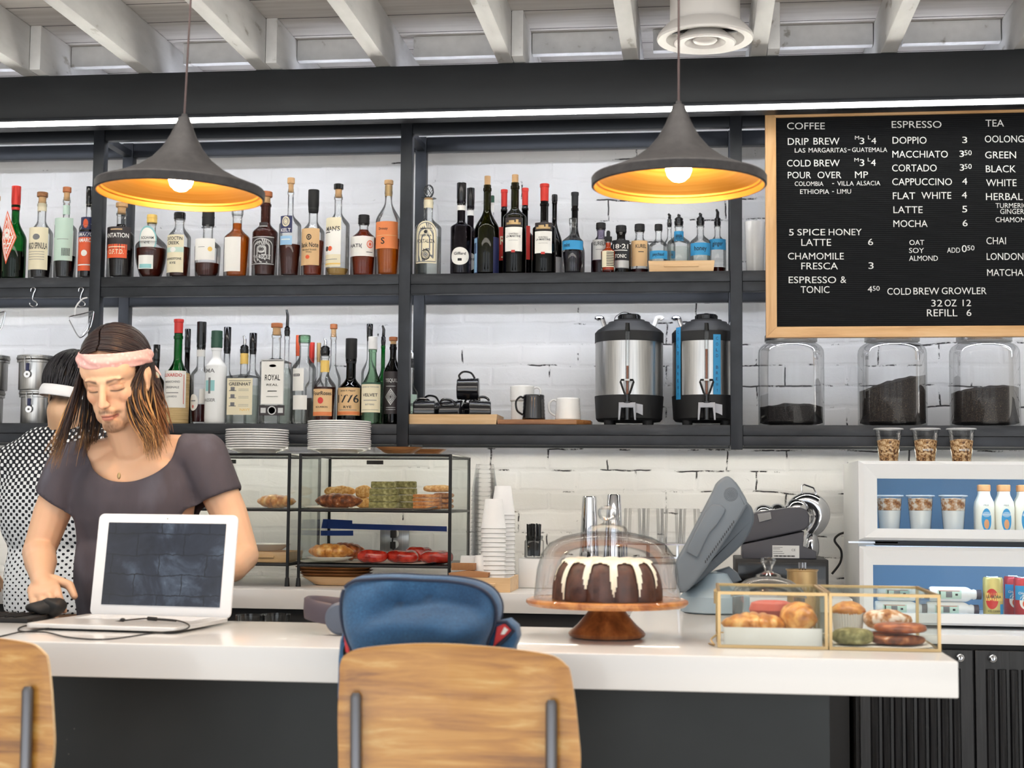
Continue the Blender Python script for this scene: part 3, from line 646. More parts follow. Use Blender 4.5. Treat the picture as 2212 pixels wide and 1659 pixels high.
# --- upper shelf, second bay
bottle(250, 58, 440, UF, Z_MID, 'round shouldered dark rum bottle with an orange label right of the left post', GU1, sh=.62, nk=.80, n=.34, liq='dark_liquid', lev=.8, cap=('cork','cork',18),
  labels=[dict(z=(.36,.66), c='dark_label', w=2.3, x=[T('ANTATION','paper',0,.12,.85,.2),('r','tan_label',0,.38,.4,.05)]),dict(z=(.25,.43), c='deep_orange', w=1.7, x=[T('O.F.T.D.','cream',0,-.05,.7,.35),('r','cream',0,.3,.8,.06)])])
bottle(318, 68, 463, UF, Z_MID, 'tapered whiskey bottle with a round white label ringed in teal', GU1, sh=.56, nk=.82, n=.26, tb=.68, liq='cognac', lev=.52, cap=('screw','yellow',14),
  labels=[dict(z=(.36,.80), c='teal', w=1.55, s='round', x=[('o','paper',0,0,.86,.86),T('RODHAM','ink',0,.08,.66,.10),T('RYE','ink',0,-.09,.28,.08)]),dict(z=(.13,.34), c='paper', w=1.0, x=[('r','teal',0,-.3,.8,.3)])])
bottle(385, 50, 460, UF, Z_MID, 'whiskey bottle with a tall cream label carrying one green stripe', GU1, sh=.66, nk=.86, n=.4, liq='cognac', lev=.5, cap=('screw','black_gloss',10),
  labels=[dict(z=(.07,.64), c='cream', w=1.9, rot=-.2, x=[T('CATOCTIN','ink',0,.40,.85,.09),T('CREEK','ink',0,.28,.6,.09),('r','mint',0,.1,1,.13),('o','paper',0,.1,.28,.14),T('ROUNDSTONE','ink',0,-.14,.8,.06),T('RYE','ink',0,-.25,.3,.06)])])
bottle(447, 56, 458, UF, Z_MID, 'squat clear bottle with a black stopper and dark dregs', GU1, sh=.56, nk=.74, n=.38, tb=.92, liq='cognac', lev=.26, cap=('screw','black_matte',26), labels=[dict(z=(.25,.57), c='paper', w=1.8, x=[('o','yellow',.28,0,.2,.22),('r','grey_ink',-.1,.1,.3,.02)])])
bottle(510, 56, 450, UF, Z_MID, 'amber bottle with a plain square white label, upper shelf', GU1, sh=.6, nk=.76, n=.36, liq='amber', lev=.83, cap=('screw','clear_glass',10), labels=[dict(z=(.07,.56), c='paper', w=1.5, rot=-.15)])
bottle(571, 56, 415, UF, Z_MID, 'dark brown whiskey bottle with an ornate black and white label', GU1, sh=.58, nk=.72, n=.38, liq='cognac', lev=.98, cap=('cork','wood_cap',22),
  labels=[dict(z=(.13,.46), c='dark_label', w=2.1, x=[('r','silver_print',0,.47,.98,.03),('r','silver_print',0,-.47,.98,.03),('a','silver_print',0,.0,.86,.86),('a','dark_label',0,0,.80,.80),T('CLUB','silver_print',0,.26,.4,.12),('o','silver_print',0,.04,.36,.26),('o','dark_label',0,.04,.2,.14),T('WHISKEY','silver_print',0,-.22,.72,.13)]),dict(z=(.54,.63), c='dark_label', w=1.2, x=[('r','silver_print',0,0,.9,.1)])])
bottle(625, 48, 385, UF, Z_MID, 'tall slim-necked bottle with a navy square label, its lower half amber', GU1, sh=.58, nk=.72, n=.26, liq='cognac', lev=.36, cap=('cork','cork',24),
  labels=[dict(z=(.43,.60), c='navy', w=1.2, rot=-.15, x=[('o','cream',0,.16,.62,.6),('o','navy',0,.16,.5,.48),('o','cream',0,.16,.3,.3),T('KELT','paper',0,-.34,.8,.2)]),dict(z=(.31,.40), c='skyblue', w=1.2, rot=-.15, x=[('r','paper',0,.1,.7,.1)])])
bottle(674, 50, 411, UF, Z_MID, 'bottle with a black neck capsule and parchment coloured label', GU1, sh=.62, nk=.78, n=.4, liq='whiskey', lev=.5, cap=('tall','black_matte',34),
  labels=[dict(z=(.12,.54), c='tan_label', w=1.9, rot=-.1, x=[('o','ink',0,.26,.24,.16),('o','tan_label',0,.26,.17,.11),('o','ink',0,.26,.08,.08),T('Bank Note','ink',0,.05,.9,.13),T('Blended Scotch','ink',0,-.08,.7,.05),T('Whisky','ink',0,-.15,.3,.05),('o','deep_orange',-.05,-.28,.2,.11)])])
bottle(730, 51, 399, UF, Z_MID, 'nearly empty clear bottle with a black topped cork and cream label', GU1, sh=.62, nk=.78, n=.32, liq='pale_gold', lev=.09, cap=('cork','black_gloss',22),
  labels=[dict(z=(.09,.62), c='cream', w=1.9, rot=-.45, x=[('r','paper',0,.0,1,.5),T('MAN\'S','ink',.1,.27,.7,.1),('r','ink',-.2,.2,.4,.02),('o','ink',-.2,-.13,.24,.1),('o','deep_orange',0,-.13,.24,.1),('r','grey_ink',0,-.35,.7,.01),('r','yellow',0,-.44,1,.03)])])
bottle(783, 57, 464, UF, Z_MID, 'squat amber bottle with a black cap and wide white label', GU1, sh=.68, nk=.88, n=.34, liq='whiskey', lev=.86, cap=('screw','black_matte',16),
  labels=[dict(z=(.31,.63), c='paper', w=2.3, x=[T('HATI(','ink',-.2,.0,.5,.24),('o','deep_orange',.32,.1,.24,.4),('o','paper',.32,.1,.2,.32),('o','deep_orange',.32,.1,.1,.18),('r','ink',.3,-.3,.22,.03)])])
bottle(836, 54, 391, UF, Z_MID, 'bottle with a gold neck band and plain orange label beside the middle post', GU1, sh=.62, nk=.86, n=.28, liq='amber', lev=.42, cap=('cork','cork',18), neck=('gold_metal',.83,.94),
  labels=[dict(z=(.27,.55), c='orange_label', w=2.2, x=[T('Drouzy','ink',-.1,.22,.36,.12),T('S','ink',-.1,-.22,.14,.24),('r','tan_label',0,-.02,.9,.015)])])
# --- upper shelf, third bay
bottle(919, 58, 400, UF, Z_MID, 'clear tequila bottle with a round lattice glass stopper', GU2, sh=.62, nk=.76, n=.34, liq='clear_liquid', lev=.5, cap=('ball','clear_glass',32), neck=('cream',.74,.83), flat=.8,
  labels=[dict(z=(.12,.58), c='cream', w=1.75, s='arch', x=[('a','grey_ink',0,0,.92,.94),('a','cream',0,0,.88,.9),T('FORTALEZA','ink',0,.02,.8,.09),T('TEQUILA','ink',0,.15,.5,.05),('r','ink',0,.32,.5,.02),('o','ink',0,.24,.16,.08),('o','ink',0,-.3,.4,.26),('o','cream',0,-.3,.32,.2),('o','grey_ink',0,-.3,.2,.12)])])
GG = 'black liqueur bottles with white neck labels on the upper shelf'
def giff(cx, yt, Y, lab):
    return bottle(cx, 46 if Y < 5.1 else 38, yt, Y, Z_MID, lab, GG, sh=.62, nk=.70, n=.38, liq='dark_liquid', lev=.86, g='purple_glass', cap=('tall','black_gloss',34), neck=('paper',.70,.82),
      labels=[dict(z=(.10,.29), c='paper', w=1.9, s='round', rot=.05, x=[T('Giffard','ink',0,.15,.6,.16),('r','ink',0,-.2,.2,.14)])])
giff(1015, 407, UB, 'black liqueur bottle with white neck label, half hidden behind its twin'); giff(995, 396, UF, 'black liqueur bottle with white neck label, front one of the pair')
bottle(1068, 22, 425, UB+.02, Z_MID, 'slim pale bottle mostly hidden between the wine bottles', GU2, g='clear_glass', liq='clear_liquid', lev=.5, cap=('screw','green_cap',10), neck=('paper',.8,.92))
GW = 'wine bottles on the upper shelf'
bottle(1051, 54, 381, UF, Z_MID, 'olive wine bottle with a pale cork and blue side labels', GW, sh=.5, nk=.74, n=.30, g='olive_glass', liq='dark_liquid', lev=.12, cap=('wine_cork','cork',20),
  labels=[dict(z=(.01,.37), c='navy', w=.75, rot=-1.05, x=[('r','skyblue',0,0,.8,.95),('r','navy',0,.2,.6,.3)]),dict(z=(.01,.37), c='navy', w=.75, rot=1.05)])
def redcap(cx, yt, Y, lab, ch_):
    return bottle(cx, 38, yt, Y, Z_MID, lab, GW, sh=.58, nk=.70, n=.34, g='dark_glass', liq='dark_liquid', lev=.9, cap=('foil','foil_red',38), labels=[dict(z=(.22,.58), c='red', w=1.5, x=[T(ch_,'cream',0,.1,.4,.25),('r','cream',0,-.4,.2,.04)])])
redcap(1082, 408, UB+.02, 'red capped wine bottle with a red label, behind the olive wine bottle', 'R'); redcap(1133, 407, UB+.02, 'red capped wine bottle with a red label, behind the corked white label one', 'S')
def chat(cx, yt, cap, lab, g):
    return bottle(cx, 51, yt, UF, Z_MID, lab, GW, sh=.62, nk=.73, n=.34, g=g, liq='dark_liquid', lev=.6, cap=cap, labels=[dict(z=(.22,.46), c='paper', w=1.6, x=[T('CHATEAU','ink',0,.22,.5,.06),T('LA MARTINE','ink',0,.12,.8,.09),('r','grey_ink',0,-.05,.5,.01),('r','red',0,-.5,.2,.1)]),dict(z=(.47,.555), c='dark_label', w=1.6, x=[('r','gold_metal',0,-.2,.8,.25),('r','gold_metal',-.1,.0,.3,.3),('r','gold_metal',.2,.0,.14,.5)])])
chat(1111, 378, ('wine_cork','cork',18), 'wine bottle with a protruding cork and white label with gold castle', 'olive_glass'); chat(1175, 398, ('foil','foil_red',38), 'wine bottle with a red capsule and white label with gold castle', 'dark_glass')
bottle(1197, 34, 421, UB, Z_MID, 'black wine bottle half hidden behind the red capsule wine bottle', GW, sh=.45, nk=.72, n=.3, g='dark_glass', liq='dark_liquid', lev=.9, cap=('screw','black_gloss',8), labels=[dict(z=(.02,.26), c='silver_print', w=1.4, rot=.5)])
bottle(1241, 44, 416, UB, Z_MID, 'tall all-black wine bottle behind the blue taped bottle', GW, sh=.36, nk=.72, n=.32, g='dark_glass', liq='dark_liquid', lev=.95, cap=('foil','black_matte',30))
GS = 'small syrup and bitters bottles on the upper shelf'
bottle(1237, 46, 472, UF, Z_MID, 'clear bottle of purple syrup wrapped in blue tape, before the black wine bottle', GS, sh=.62, nk=.78, n=.3, g='clear_glass', liq='purple_glass', lev=.42, cap=('screw','clear_glass',8), labels=[dict(z=(.42,.58), c='tape_blue', w=2.6, name='tape', x=[T('mint','ink',-.2,0,.25,.4)])])
bottle(1298, 42, 482, UF+.03, Z_MID, 'small bottle with a grey label behind the orange dropper bottle', GS, sh=.66, nk=.84, n=.4, g='purple_glass', liq='red_liquid', lev=.3, cap=('screw','black_matte',10), labels=[dict(z=(.28,.66), c='silver_print', w=1.9, x=[T('KURELIC','ink',0,.3,.8,.2),('r','grey_ink',0,-.0,.5,.03)])])
bottle(1315, 32, 499, UF-.02, Z_MID, 'small orange dropper bottle at the shelf front', GS, sh=.62, nk=.78, n=.36, g='clear_glass', liq='bright_orange', lev=.9, cap=('dropper','rubber',20), labels=[dict(z=(.12,.5), c='cream', w=1.8, x=[('r','ink',.2,k*.1-.4,.6,.05) for k in range(9)])])
bottle(1342, 44, 488, UF+.02, Z_MID, 'small black tonic bottle with white lettering', GS, sh=.66, nk=.84, n=.42, g='dark_glass', liq='dark_liquid', lev=.9, cap=('screw','black_matte',12), labels=[dict(z=(.10,.68), c='ink', w=2.0, x=[T('18·21','paper',0,.28,.8,.16),('r','paper',0,.14,.7,.03),T('TONIC','paper',0,-.06,.6,.13),('r','silver_print',0,-.34,.9,.26)])])
bottle(1381, 42, 481, UF+.02, Z_MID, 'small bottle with a beige label and black cap behind the wooden tray', GS, sh=.66, nk=.84, n=.42, liq='red_liquid', lev=.14, cap=('screw','black_matte',12), labels=[dict(z=(.17,.66), c='tan_label', w=1.9, x=[T('KUREL','ink',.1,.28,.6,.15),('r','ink',.1,.06,.3,.03)])])
def taped(cx, w, yt, Y, lab, cap, tz, liq='clear_liquid', lev=.4, word='simple'):
    return bottle(cx, w, yt, Y, Z_MID, lab, GS, sh=.64, nk=.8, n=.34, liq=liq, lev=lev, cap=cap, labels=[dict(z=tz, c='tape_blue', w=2.5, name='tape', x=[T(word,'ink',0,0,.5,.5)])])
taped(1422, 40, 483, UF+.02, 'small clear bottle with blue tape and black screw cap', ('screw','black_matte',10), (.30,.46), word='peychaud')
taped(1446, 26, 462, UB, 'clear pourer bottle half hidden behind the two blue taped bottles', ('pourer','black_gloss',26), (.30,.42))
taped(1466, 50, 462, UF+.05, 'largest clear bottle with blue tape, under the right pendant lamp', ('pourer','black_gloss',22), (.56,.72), 'clear_liquid', .55)
taped(1512, 44, 462, UF+.05, 'clear pourer bottle with low blue tape, second from the right end', ('pourer','black_gloss',24), (.30,.5), word='honey')
taped(1549, 37, 452, UF+.07, 'small clear pourer bottle with blue tape nearest the right post', ('pourer','black_gloss',34), (.38,.54), 'cognac', .16, 'ginger')
# --- lower shelf
bottle(341, 34, 746, LF, Z_LOW, 'dark bottle with an oval cream label just behind the man\'s ear', GL, sh=.62, nk=.78, n=.36, g='dark_glass', liq='amber', lev=.5, cap=('tall','black_gloss',26), labels=[dict(z=(.42,.66), c='cream', w=1.6, s='arch', x=[('a','orange_label',0,0,.7,.7),('a','cream',0,0,.5,.5)]),dict(z=(.05,.4), c='cream', w=1.8, x=[('o','deep_orange',0,.2,.6,.4),('o','cream',0,.2,.5,.32)])])
lx = bottle(380, 50, 690, LF, Z_LOW, 'green bottle with a red cap and straw wrapped base', GL, sh=.52, nk=.72, n=.36, g='green_glass', liq='clear_liquid', lev=.5, cap=('foil','red',30), labels=[dict(z=(.15,.50), c='paper', w=2.2, x=[T('LUXARDO','red',-.05,.38,.75,.09),T('MARASCHINO','grey_ink',-.05,.2,.6,.06),T('ORIGINALE','grey_ink',-.05,.05,.55,.06),('r','grey_ink',-.05,-.1,.5,.02),T('LUXARDO','grey_ink',-.05,-.2,.4,.05),('r','pink',.4,0,.03,.8)])])
noisy('straw', [(.3,(190,158,104)),(.7,(226,200,150))], (1,1,80), 6, rough=.8, bump=1)
R_ = 25*mpp(380, LF)
B().lathe([(R_*.98,0),(R_*1.05,.004),(R_*1.06,.17),(R_*1.05,.178),(R_*1.0,.18)], 36).build('straw_wrap', 'straw', lx); 
for c_ in lx.children:
    if c_.name.startswith('label'): c_.scale = (1.07, 1.07, 1)
bottle(401, 30, 711, LB, Z_LOW, 'black capped bottle hidden behind the straw wrapped green one', GL, sh=.5, nk=.7, n=.36, g='dark_glass', liq='dark_liquid', lev=.8, cap=('tall','black_gloss',34))
bottle(425, 41, 695, LF+.02, Z_LOW, 'clear bottle with a black cap and round white tag, dark liqueur in the bottom', GL, sh=.60, nk=.72, n=.42, liq='red_liquid', lev=.24, cap=('tall','black_gloss',44), neck=('paper',.66,.79), labels=[dict(z=(.13,.29), c='paper', w=1.2, s='round', rot=-.45, x=[('o','pink',0,-.25,.2,.2),('r','grey_ink',0,.1,.5,.06)]),dict(z=(.2,.34), c='paper', w=.9, rot=.7)])
mat('white_glaze', (240,242,242), .2)
bottle(487, 32, 707, LB, Z_LOW, 'clear bottle with a tall black cap behind the opaque white bottle', GL, sh=.55, nk=.7, n=.42, cap=('tall','black_gloss',40))
bottle(470, 46, 716, LF, Z_LOW, 'opaque white bottle with a green and black cap', GL, sh=.72, nk=.86, n=.42, g='white_glaze', cap=('screw','green_cap',32), opaque=True, labels=[dict(z=(.05,.62), c='white_glaze', w=2.0, rot=-.5, x=[T('ISMA','grey_ink',0,.40,.7,.08),T('WASSER','grey_ink',0,-.15,.8,.06),('r','teal',.1,.12,.5,.2),('r','grey_ink',.1,.12,.12,.3)])])
bottle(543, 34, 720, LB, Z_LOW, 'clear bottle with a blue-black cap behind the square gin bottle', GL, sh=.6, nk=.72, n=.4, cap=('tall','black_gloss',28), liq='clear_liquid', lev=.5)
bottle(519, 68, 725, LF, Z_LOW, 'square clear gin bottle with three hats on its label', GL, sh=.655, nk=.70, n=.24, sq=7, flat=.8, liq='clear_liquid', lev=.4, cap=('pourer','chrome',36), neck=('yellow',.68,.8),
  labels=[dict(z=(.10,.51), c='cream', w=1.66, x=[T('GREENHAT','ink',0,.34,.86,.09),('r','ink',0,.43,.86,.012)]+sum([[('r','grey_ink',-.28,v-.04,.28,.02),('r','grey_ink',-.28,v+.01,.16,.1),('r','grey_ink',.15,v,.4,.008),('r','grey_ink',.15,v-.04,.4,.008)] for v in (.2,.0,-.22)],[])+[T('NAVY','yellow',.22,-.36,.4,.07)])])
bottle(620, 36, 670, LB, Z_LOW, 'tall clear bottle with a black pourer behind the square vodka bottle', GL, sh=.5, nk=.66, n=.3, cap=('pourer','black_gloss',52), liq='clear_liquid', lev=.4)
bottle(596, 64, 699, LF, Z_LOW, 'broad clear bottle with a wooden stopper and grey label with a black wheel emblem', GL, sh=.66, nk=.72, n=.3, sq=5, flat=.8, liq='clear_liquid', lev=.6, cap=('cork','wood_cap',18),
  labels=[dict(z=(.185,.63), c='silver_print', w=1.6, x=[('r','paper',0,0,.94,.96),T('ROYAL','ink',0,.1,.66,.13),T('REAL','grey_ink',0,-.06,.5,.05),('r','ink',0,.47,.9,.015),('r','grey_ink',0,-.2,.4,.02),('r','grey_ink',0,-.32,.5,.01),('o','grey_ink',0,.36,.3,.06)]),dict(z=(.08,.18), c='dark_label', w=1.75, x=[('o','silver_print',0,0,.34,.86),('o','dark_label',0,0,.26,.66),('o','silver_print',0,0,.12,.3),('r','silver_print',-.34,0,.2,.5),('r','silver_print',.34,0,.2,.5)])])
bottle(637, 28, 724, LB+.03, Z_LOW, 'clear bottle with an orange-red cap peeking out behind the green rimmed bottle', GL, cap=('tall','deep_orange',28), sh=.55, nk=.7)
bottle(671, 28, 740, LB+.02, Z_LOW, 'bottle with a deep red cap behind the yellow necked bourbon', GL, cap=('tall','foil_red',30), sh=.55, nk=.68, n=.36, liq='cognac', lev=.4)
bottle(652, 52, 724, LF, Z_LOW, 'clear bottle with a pale green rim and white torn labels', GL, sh=.66, nk=.82, n=.40, liq='clear_liquid', lev=.3, cap=('screw','pale_green_glass',10), labels=[dict(z=(.37,.62), c='paper', w=1.1, rot=-.3, x=[('r','ink',-.1,.2,.6,.1),('r','paper',-.1,.2,.5,.04)]),dict(z=(.16,.32), c='paper', w=1.3, rot=-.1)])
bottle(689, 26, 742, LB, Z_LOW, 'bottle with a gold cap behind the yellow necked bourbon', GL, cap=('tall','gold_metal',26), sh=.55, nk=.7, liq='whiskey', lev=.4)
bottle(714, 34, 700, LB, Z_LOW, 'tall clear bottle with a wooden stopper between the bourbon and the black rye', GL, cap=('cork','wood_cap',20), sh=.5, nk=.68, n=.36)
bottle(702, 50, 731, LF, Z_LOW, 'bourbon bottle with a yellow neck and rose label', GL, sh=.52, nk=.72, n=.36, liq='cognac', lev=.52, cap=('pourer','chrome',34), neck=('yellow',.60,.735), labels=[dict(z=(.09,.40), c='tan_label', w=1.9, x=[T('FourRoses','ink',0,.34,.92,.15),('o','red',-.05,.07,.26,.24),T('BOURBON','ink',0,-.17,.55,.06),('r','orange_label',0,-.42,.98,.14)])])
bottle(754, 58, 731, LF, Z_LOW, 'black rye bottle with a large parchment label', GL, sh=.50, nk=.70, n=.36, g='dark_glass', liq='dark_liquid', lev=.9, cap=('tall','black_matte',40), labels=[dict(z=(.10,.42), c='tan_label', w=2.0, x=[('r','orange_label',0,-.42,1,.12),T('James E. Pepper','ink',0,.38,.6,.07),T('1776','ink',0,.1,.86,.3),T('RYE','ink',0,-.2,.3,.09),('r','grey_ink',0,-.31,.7,.02)])])
bottle(799, 34, 701, LB, Z_LOW, 'tall clear bottle with a black cap behind the pale green falernum bottle', GL, sh=.56, nk=.72, n=.34, cap=('tall','black_gloss',16))
bottle(822, 26, 703, LB+.01, Z_LOW, 'dark green bottle with a slanting black pourer near the middle post', GL, sh=.52, nk=.7, n=.34, g='green_glass', liq='dark_liquid', lev=.4, cap=('pourer','black_gloss',38))
bottle(809, 47, 729, LF, Z_LOW, 'pale green bottle with a white cap and white label', GL, sh=.46, nk=.74, n=.34, g='pale_green_glass', liq='clear_liquid', lev=.28, cap=('screw','white_plastic',22), labels=[dict(z=(.13,.47), c='cream', w=2.1, x=[('r','green_cap',0,.47,1,.06),T('JOHN D TAYLOR','grey_ink',0,.34,.8,.06),T('VELVET','ink',0,.08,.7,.1),('r','grey_ink',0,-.1,.6,.02),T('BITTERS','grey_ink',0,-.24,.4,.05),('r','green_cap',0,-.42,.8,.01)])])
bottle(848, 42, 727, LF, Z_LOW, 'dark tequila bottle with silver engraving beside the middle post', GL, sh=.64, nk=.84, n=.34, g='dark_glass', liq='dark_liquid', lev=.85, cap=('cork','wood_cap',16), labels=[dict(z=(.12,.6), c='dark_label', w=1.7, x=[T('TEQUILA','silver_print',.1,.28,.9,.1),('d','silver_print',0,-.1,.7,.4),('d','dark_label',0,-.1,.62,.34),('d','silver_print',0,-.1,.5,.26),('d','dark_label',0,-.1,.42,.2)]+lines('silver_print',[.15,-.35,-.4],.6,.012))])
bottle(888, 28, 757, 5.232, Z_LOW, 'clear gin bottle with a pourer standing right of the middle post', GL, sh=.56, nk=.70, n=.3, liq='clear_liquid', lev=.3, cap=('pourer','chrome',34), labels=[dict(z=(.1,.42), c='mint', w=1.9, rot=.2, x=[T('Cotton&','ink',.1,.1,.7,.16),T('GIN','ink',.1,-.25,.3,.12)])])

# nudge neighbours apart so that no two bottles share space (mostly front to back, along the shelf depth)
for _ in range(400):
    mv = 0
    for i, (a, ra, za) in enumerate(BOTTLES):
        for b_, rb, zb in BOTTLES[i+1:]:
            if za != zb: continue
            d = b_.location.xy-a.location.xy; L_ = d.length; g = ra+rb+.0012-L_
            if g > 0:
                mv += 1; s_ = 1 if d.y >= 0 else -1; a.location.y -= s_*g*.3; b_.location.y += s_*g*.3
                k = g*.12*(1 if d.x >= 0 else -1); a.location.x -= k; b_.location.x += k
    for a, ra, za in BOTTLES:
        a.location.y = max(SF+ra+.004, min(SB-.004-ra, a.location.y))
        if za == Z_MID and at(1383,560,5.04).x-ra < a.location.x < at(1550,560,5.04).x+ra: a.location.y = max(a.location.y, 5.066+ra)
        for px_ in pxs:
            dx = a.location.x-px_; lim = ra+.0215
            if abs(dx) < lim and a.location.y-ra < SF+PW+.001: a.location.x = px_+math.copysign(lim, dx) if abs(dx) > .02 else a.location.x
    if not mv: break

# ================================================================== MENU BOARD
YB = 4.95
mx0, mz0 = at(1655, 730, YB).x, at(1655, 729, YB).z; mx1 = at(2292, 700, YB).x; mz1 = at(1655, 231, YB).z
mb = thing('menu_board', 'black letter board menu in a pale oak frame at the right', 'menu board', (mx0, YB, mz0))
mw, mh = mx1-mx0, mz1-mz0; fwid = .0355
for pl4, m4 in (([(0,0),(mw,0),(mw-fwid,fwid),(fwid,fwid)],'oak'),([(mw,mh),(0,mh),(fwid,mh-fwid),(mw-fwid,mh-fwid)],'oak'),([(0,mh),(0,0),(fwid,fwid),(fwid,mh-fwid)],'oak_v'),([(mw,0),(mw,mh),(mw-fwid,mh-fwid),(mw-fwid,fwid)],'oak_v')):
    B().prism(pl4, 0, .03, bev=.001).build('frame_rail', m4, mb)
def felt():
    m, nt, b = base('felt_black'); b.inputs['Base Color'].default_value = lin((17,19,22)); b.inputs['Roughness'].default_value = .8; b.inputs['Specular IOR Level'].default_value = .2
    v = mapping(nt); sx = nt.nodes.new('ShaderNodeSeparateXYZ'); nt.links.new(v, sx.inputs[0])
    w = nt.nodes.new('ShaderNodeMath'); w.operation = 'SINE'; k = nt.nodes.new('ShaderNodeMath'); k.operation = 'MULTIPLY'; k.inputs[1].default_value = 2*pi/.0065
    nt.links.new(sx.outputs[2], k.inputs[0]); nt.links.new(k.outputs[0], w.inputs[0]); bp = nt.nodes.new('ShaderNodeBump'); bp.inputs['Distance'].default_value = .0005
    nt.links.new(w.outputs[0], bp.inputs['Height']); nt.links.new(bp.outputs[0], b.inputs['Normal'])
felt(); B().box(fwid, mw-fwid, .012, .026, fwid, mh-fwid).build('letter_panel', 'felt_black', mb)
TXT = """COFFEE 192 452 143 190|DRIP 197 340 250 297|BREW 374 553 248 295|M 660 688 235 260|3 692 724 247 292|L 750 768 232 258|4 772 806 247 290|LAS 245 318 319 350|MARGARITAS 341 602 317 349|- 611 628 328 333|GUATEMALA 640 882 315 346|COLD 192 355 400 446|BREW 378 555 399 445|M 656 685 388 412|3 692 724 396 443|L 748 766 386 410|4 770 803 397 441|POUR 197 357 482 528|OVER 402 566 481 527|MP 660 750 480 525|COLOMBIA 245 442 549 580|- 503 516 561 566|VILLA 538 652 547 578|ALSACIA 670 834 545 576|ETHIOPIA 282 482 603 635|- 502 515 616 621|LIMU 537 633 602 633|5 205 238 877 922|SPICE 263 455 876 921|HONEY 479 706 875 920|LATTE 290 495 945 992|6 750 785 943 988|CHAMOMILE 198 583 1040 1087|FRESCA 290 542 1108 1155|3 753 788 1106 1152|ESPRESSO 203 530 1204 1250|& 560 600 1203 1249|TONIC 286 484 1270 1318|4 748 778 1270 1312|50 782 830 1269 1302|ESPRESSO 913 1256 132 180|DOPPIO 919 1153 241 289|3 1399 1433 240 285|MACCHIATO 918 1300 337 385|3 1380 1411 336 380|50 1415 1464 334 368|CORTADO 916 1223 432 480|3 1382 1412 430 475|50 1415 1464 428 462|CAPPUCCINO 917 1328 527 575|4 1399 1433 525 570|FLAT 921 1075 624 671|WHITE 1118 1323 622 669|4 1396 1431 620 665|LATTE 925 1126 720 767|5 1399 1433 717 762|MOCHA 925 1160 816 863|6 1402 1436 813 858|OAT 1035 1137 952 987|SOY 1033 1135 1007 1042|ALMOND 1033 1231 1060 1096|ADD 1295 1384 1005 1040|0 1396 1430 988 1036|50 1434 1483 990 1024|COLD 883 1046 1283 1330|BREW 1063 1240 1281 1328|GROWLER 1258 1566 1279 1326|32 1186 1262 1364 1411|OZ 1278 1360 1363 1410|12 1402 1460 1363 1408|REFILL 1156 1365 1430 1478|6 1429 1462 1430 1476|TEA 1560 1686 123 170|OOLONG 1555 1822 232 280|GREEN 1557 1770 342 390|BLACK 1562 1768 438 486|WHITE 1564 1773 534 582|HERBAL 1563 1815 629 677|TURMERIC 1629 1848 698 732|GINGER 1661 1825 738 773|CHAMOMILE 1629 1893 795 830|CHAI 1566 1700 933 982|LONDON 1568 1820 1042 1090|MATCHA 1571 1820 1153 1200"""
tb = B(); k_ = 1825/572
for row in TXT.split('|'):
    s_, a, c_, d, e = row.rsplit(' ', 4); a, c_, d, e = float(a), float(c_), float(d), float(e)
    q0 = at(1640+a/k_, 220+e/k_, YB+.011); q1 = at(1640+c_/k_, 220+d/k_, YB+.011); qb = at(1640+c_/k_, 220+e/k_, YB+.011)
    dz = (qb.z-q0.z)
    def fn(u, z, q0=q0, q1=q1, dz=dz): return (q0.x+u*(q1.x-q0.x)-mx0, .0105, q0.z-mz0+z*(q1.z-dz-q0.z)+u*dz)
    if s_ == '-': tb.add([fn(0,0),fn(1,0),fn(1,1),fn(0,1)], [(0,1,2,3)], 0); continue
    vs_, fs, asp = text_mesh(s_, .0)
    tb.add([fn(u, v) for u, v in vs_], fs, 0)
tb.build('lettering', 'letter_white', mb, smooth=0)

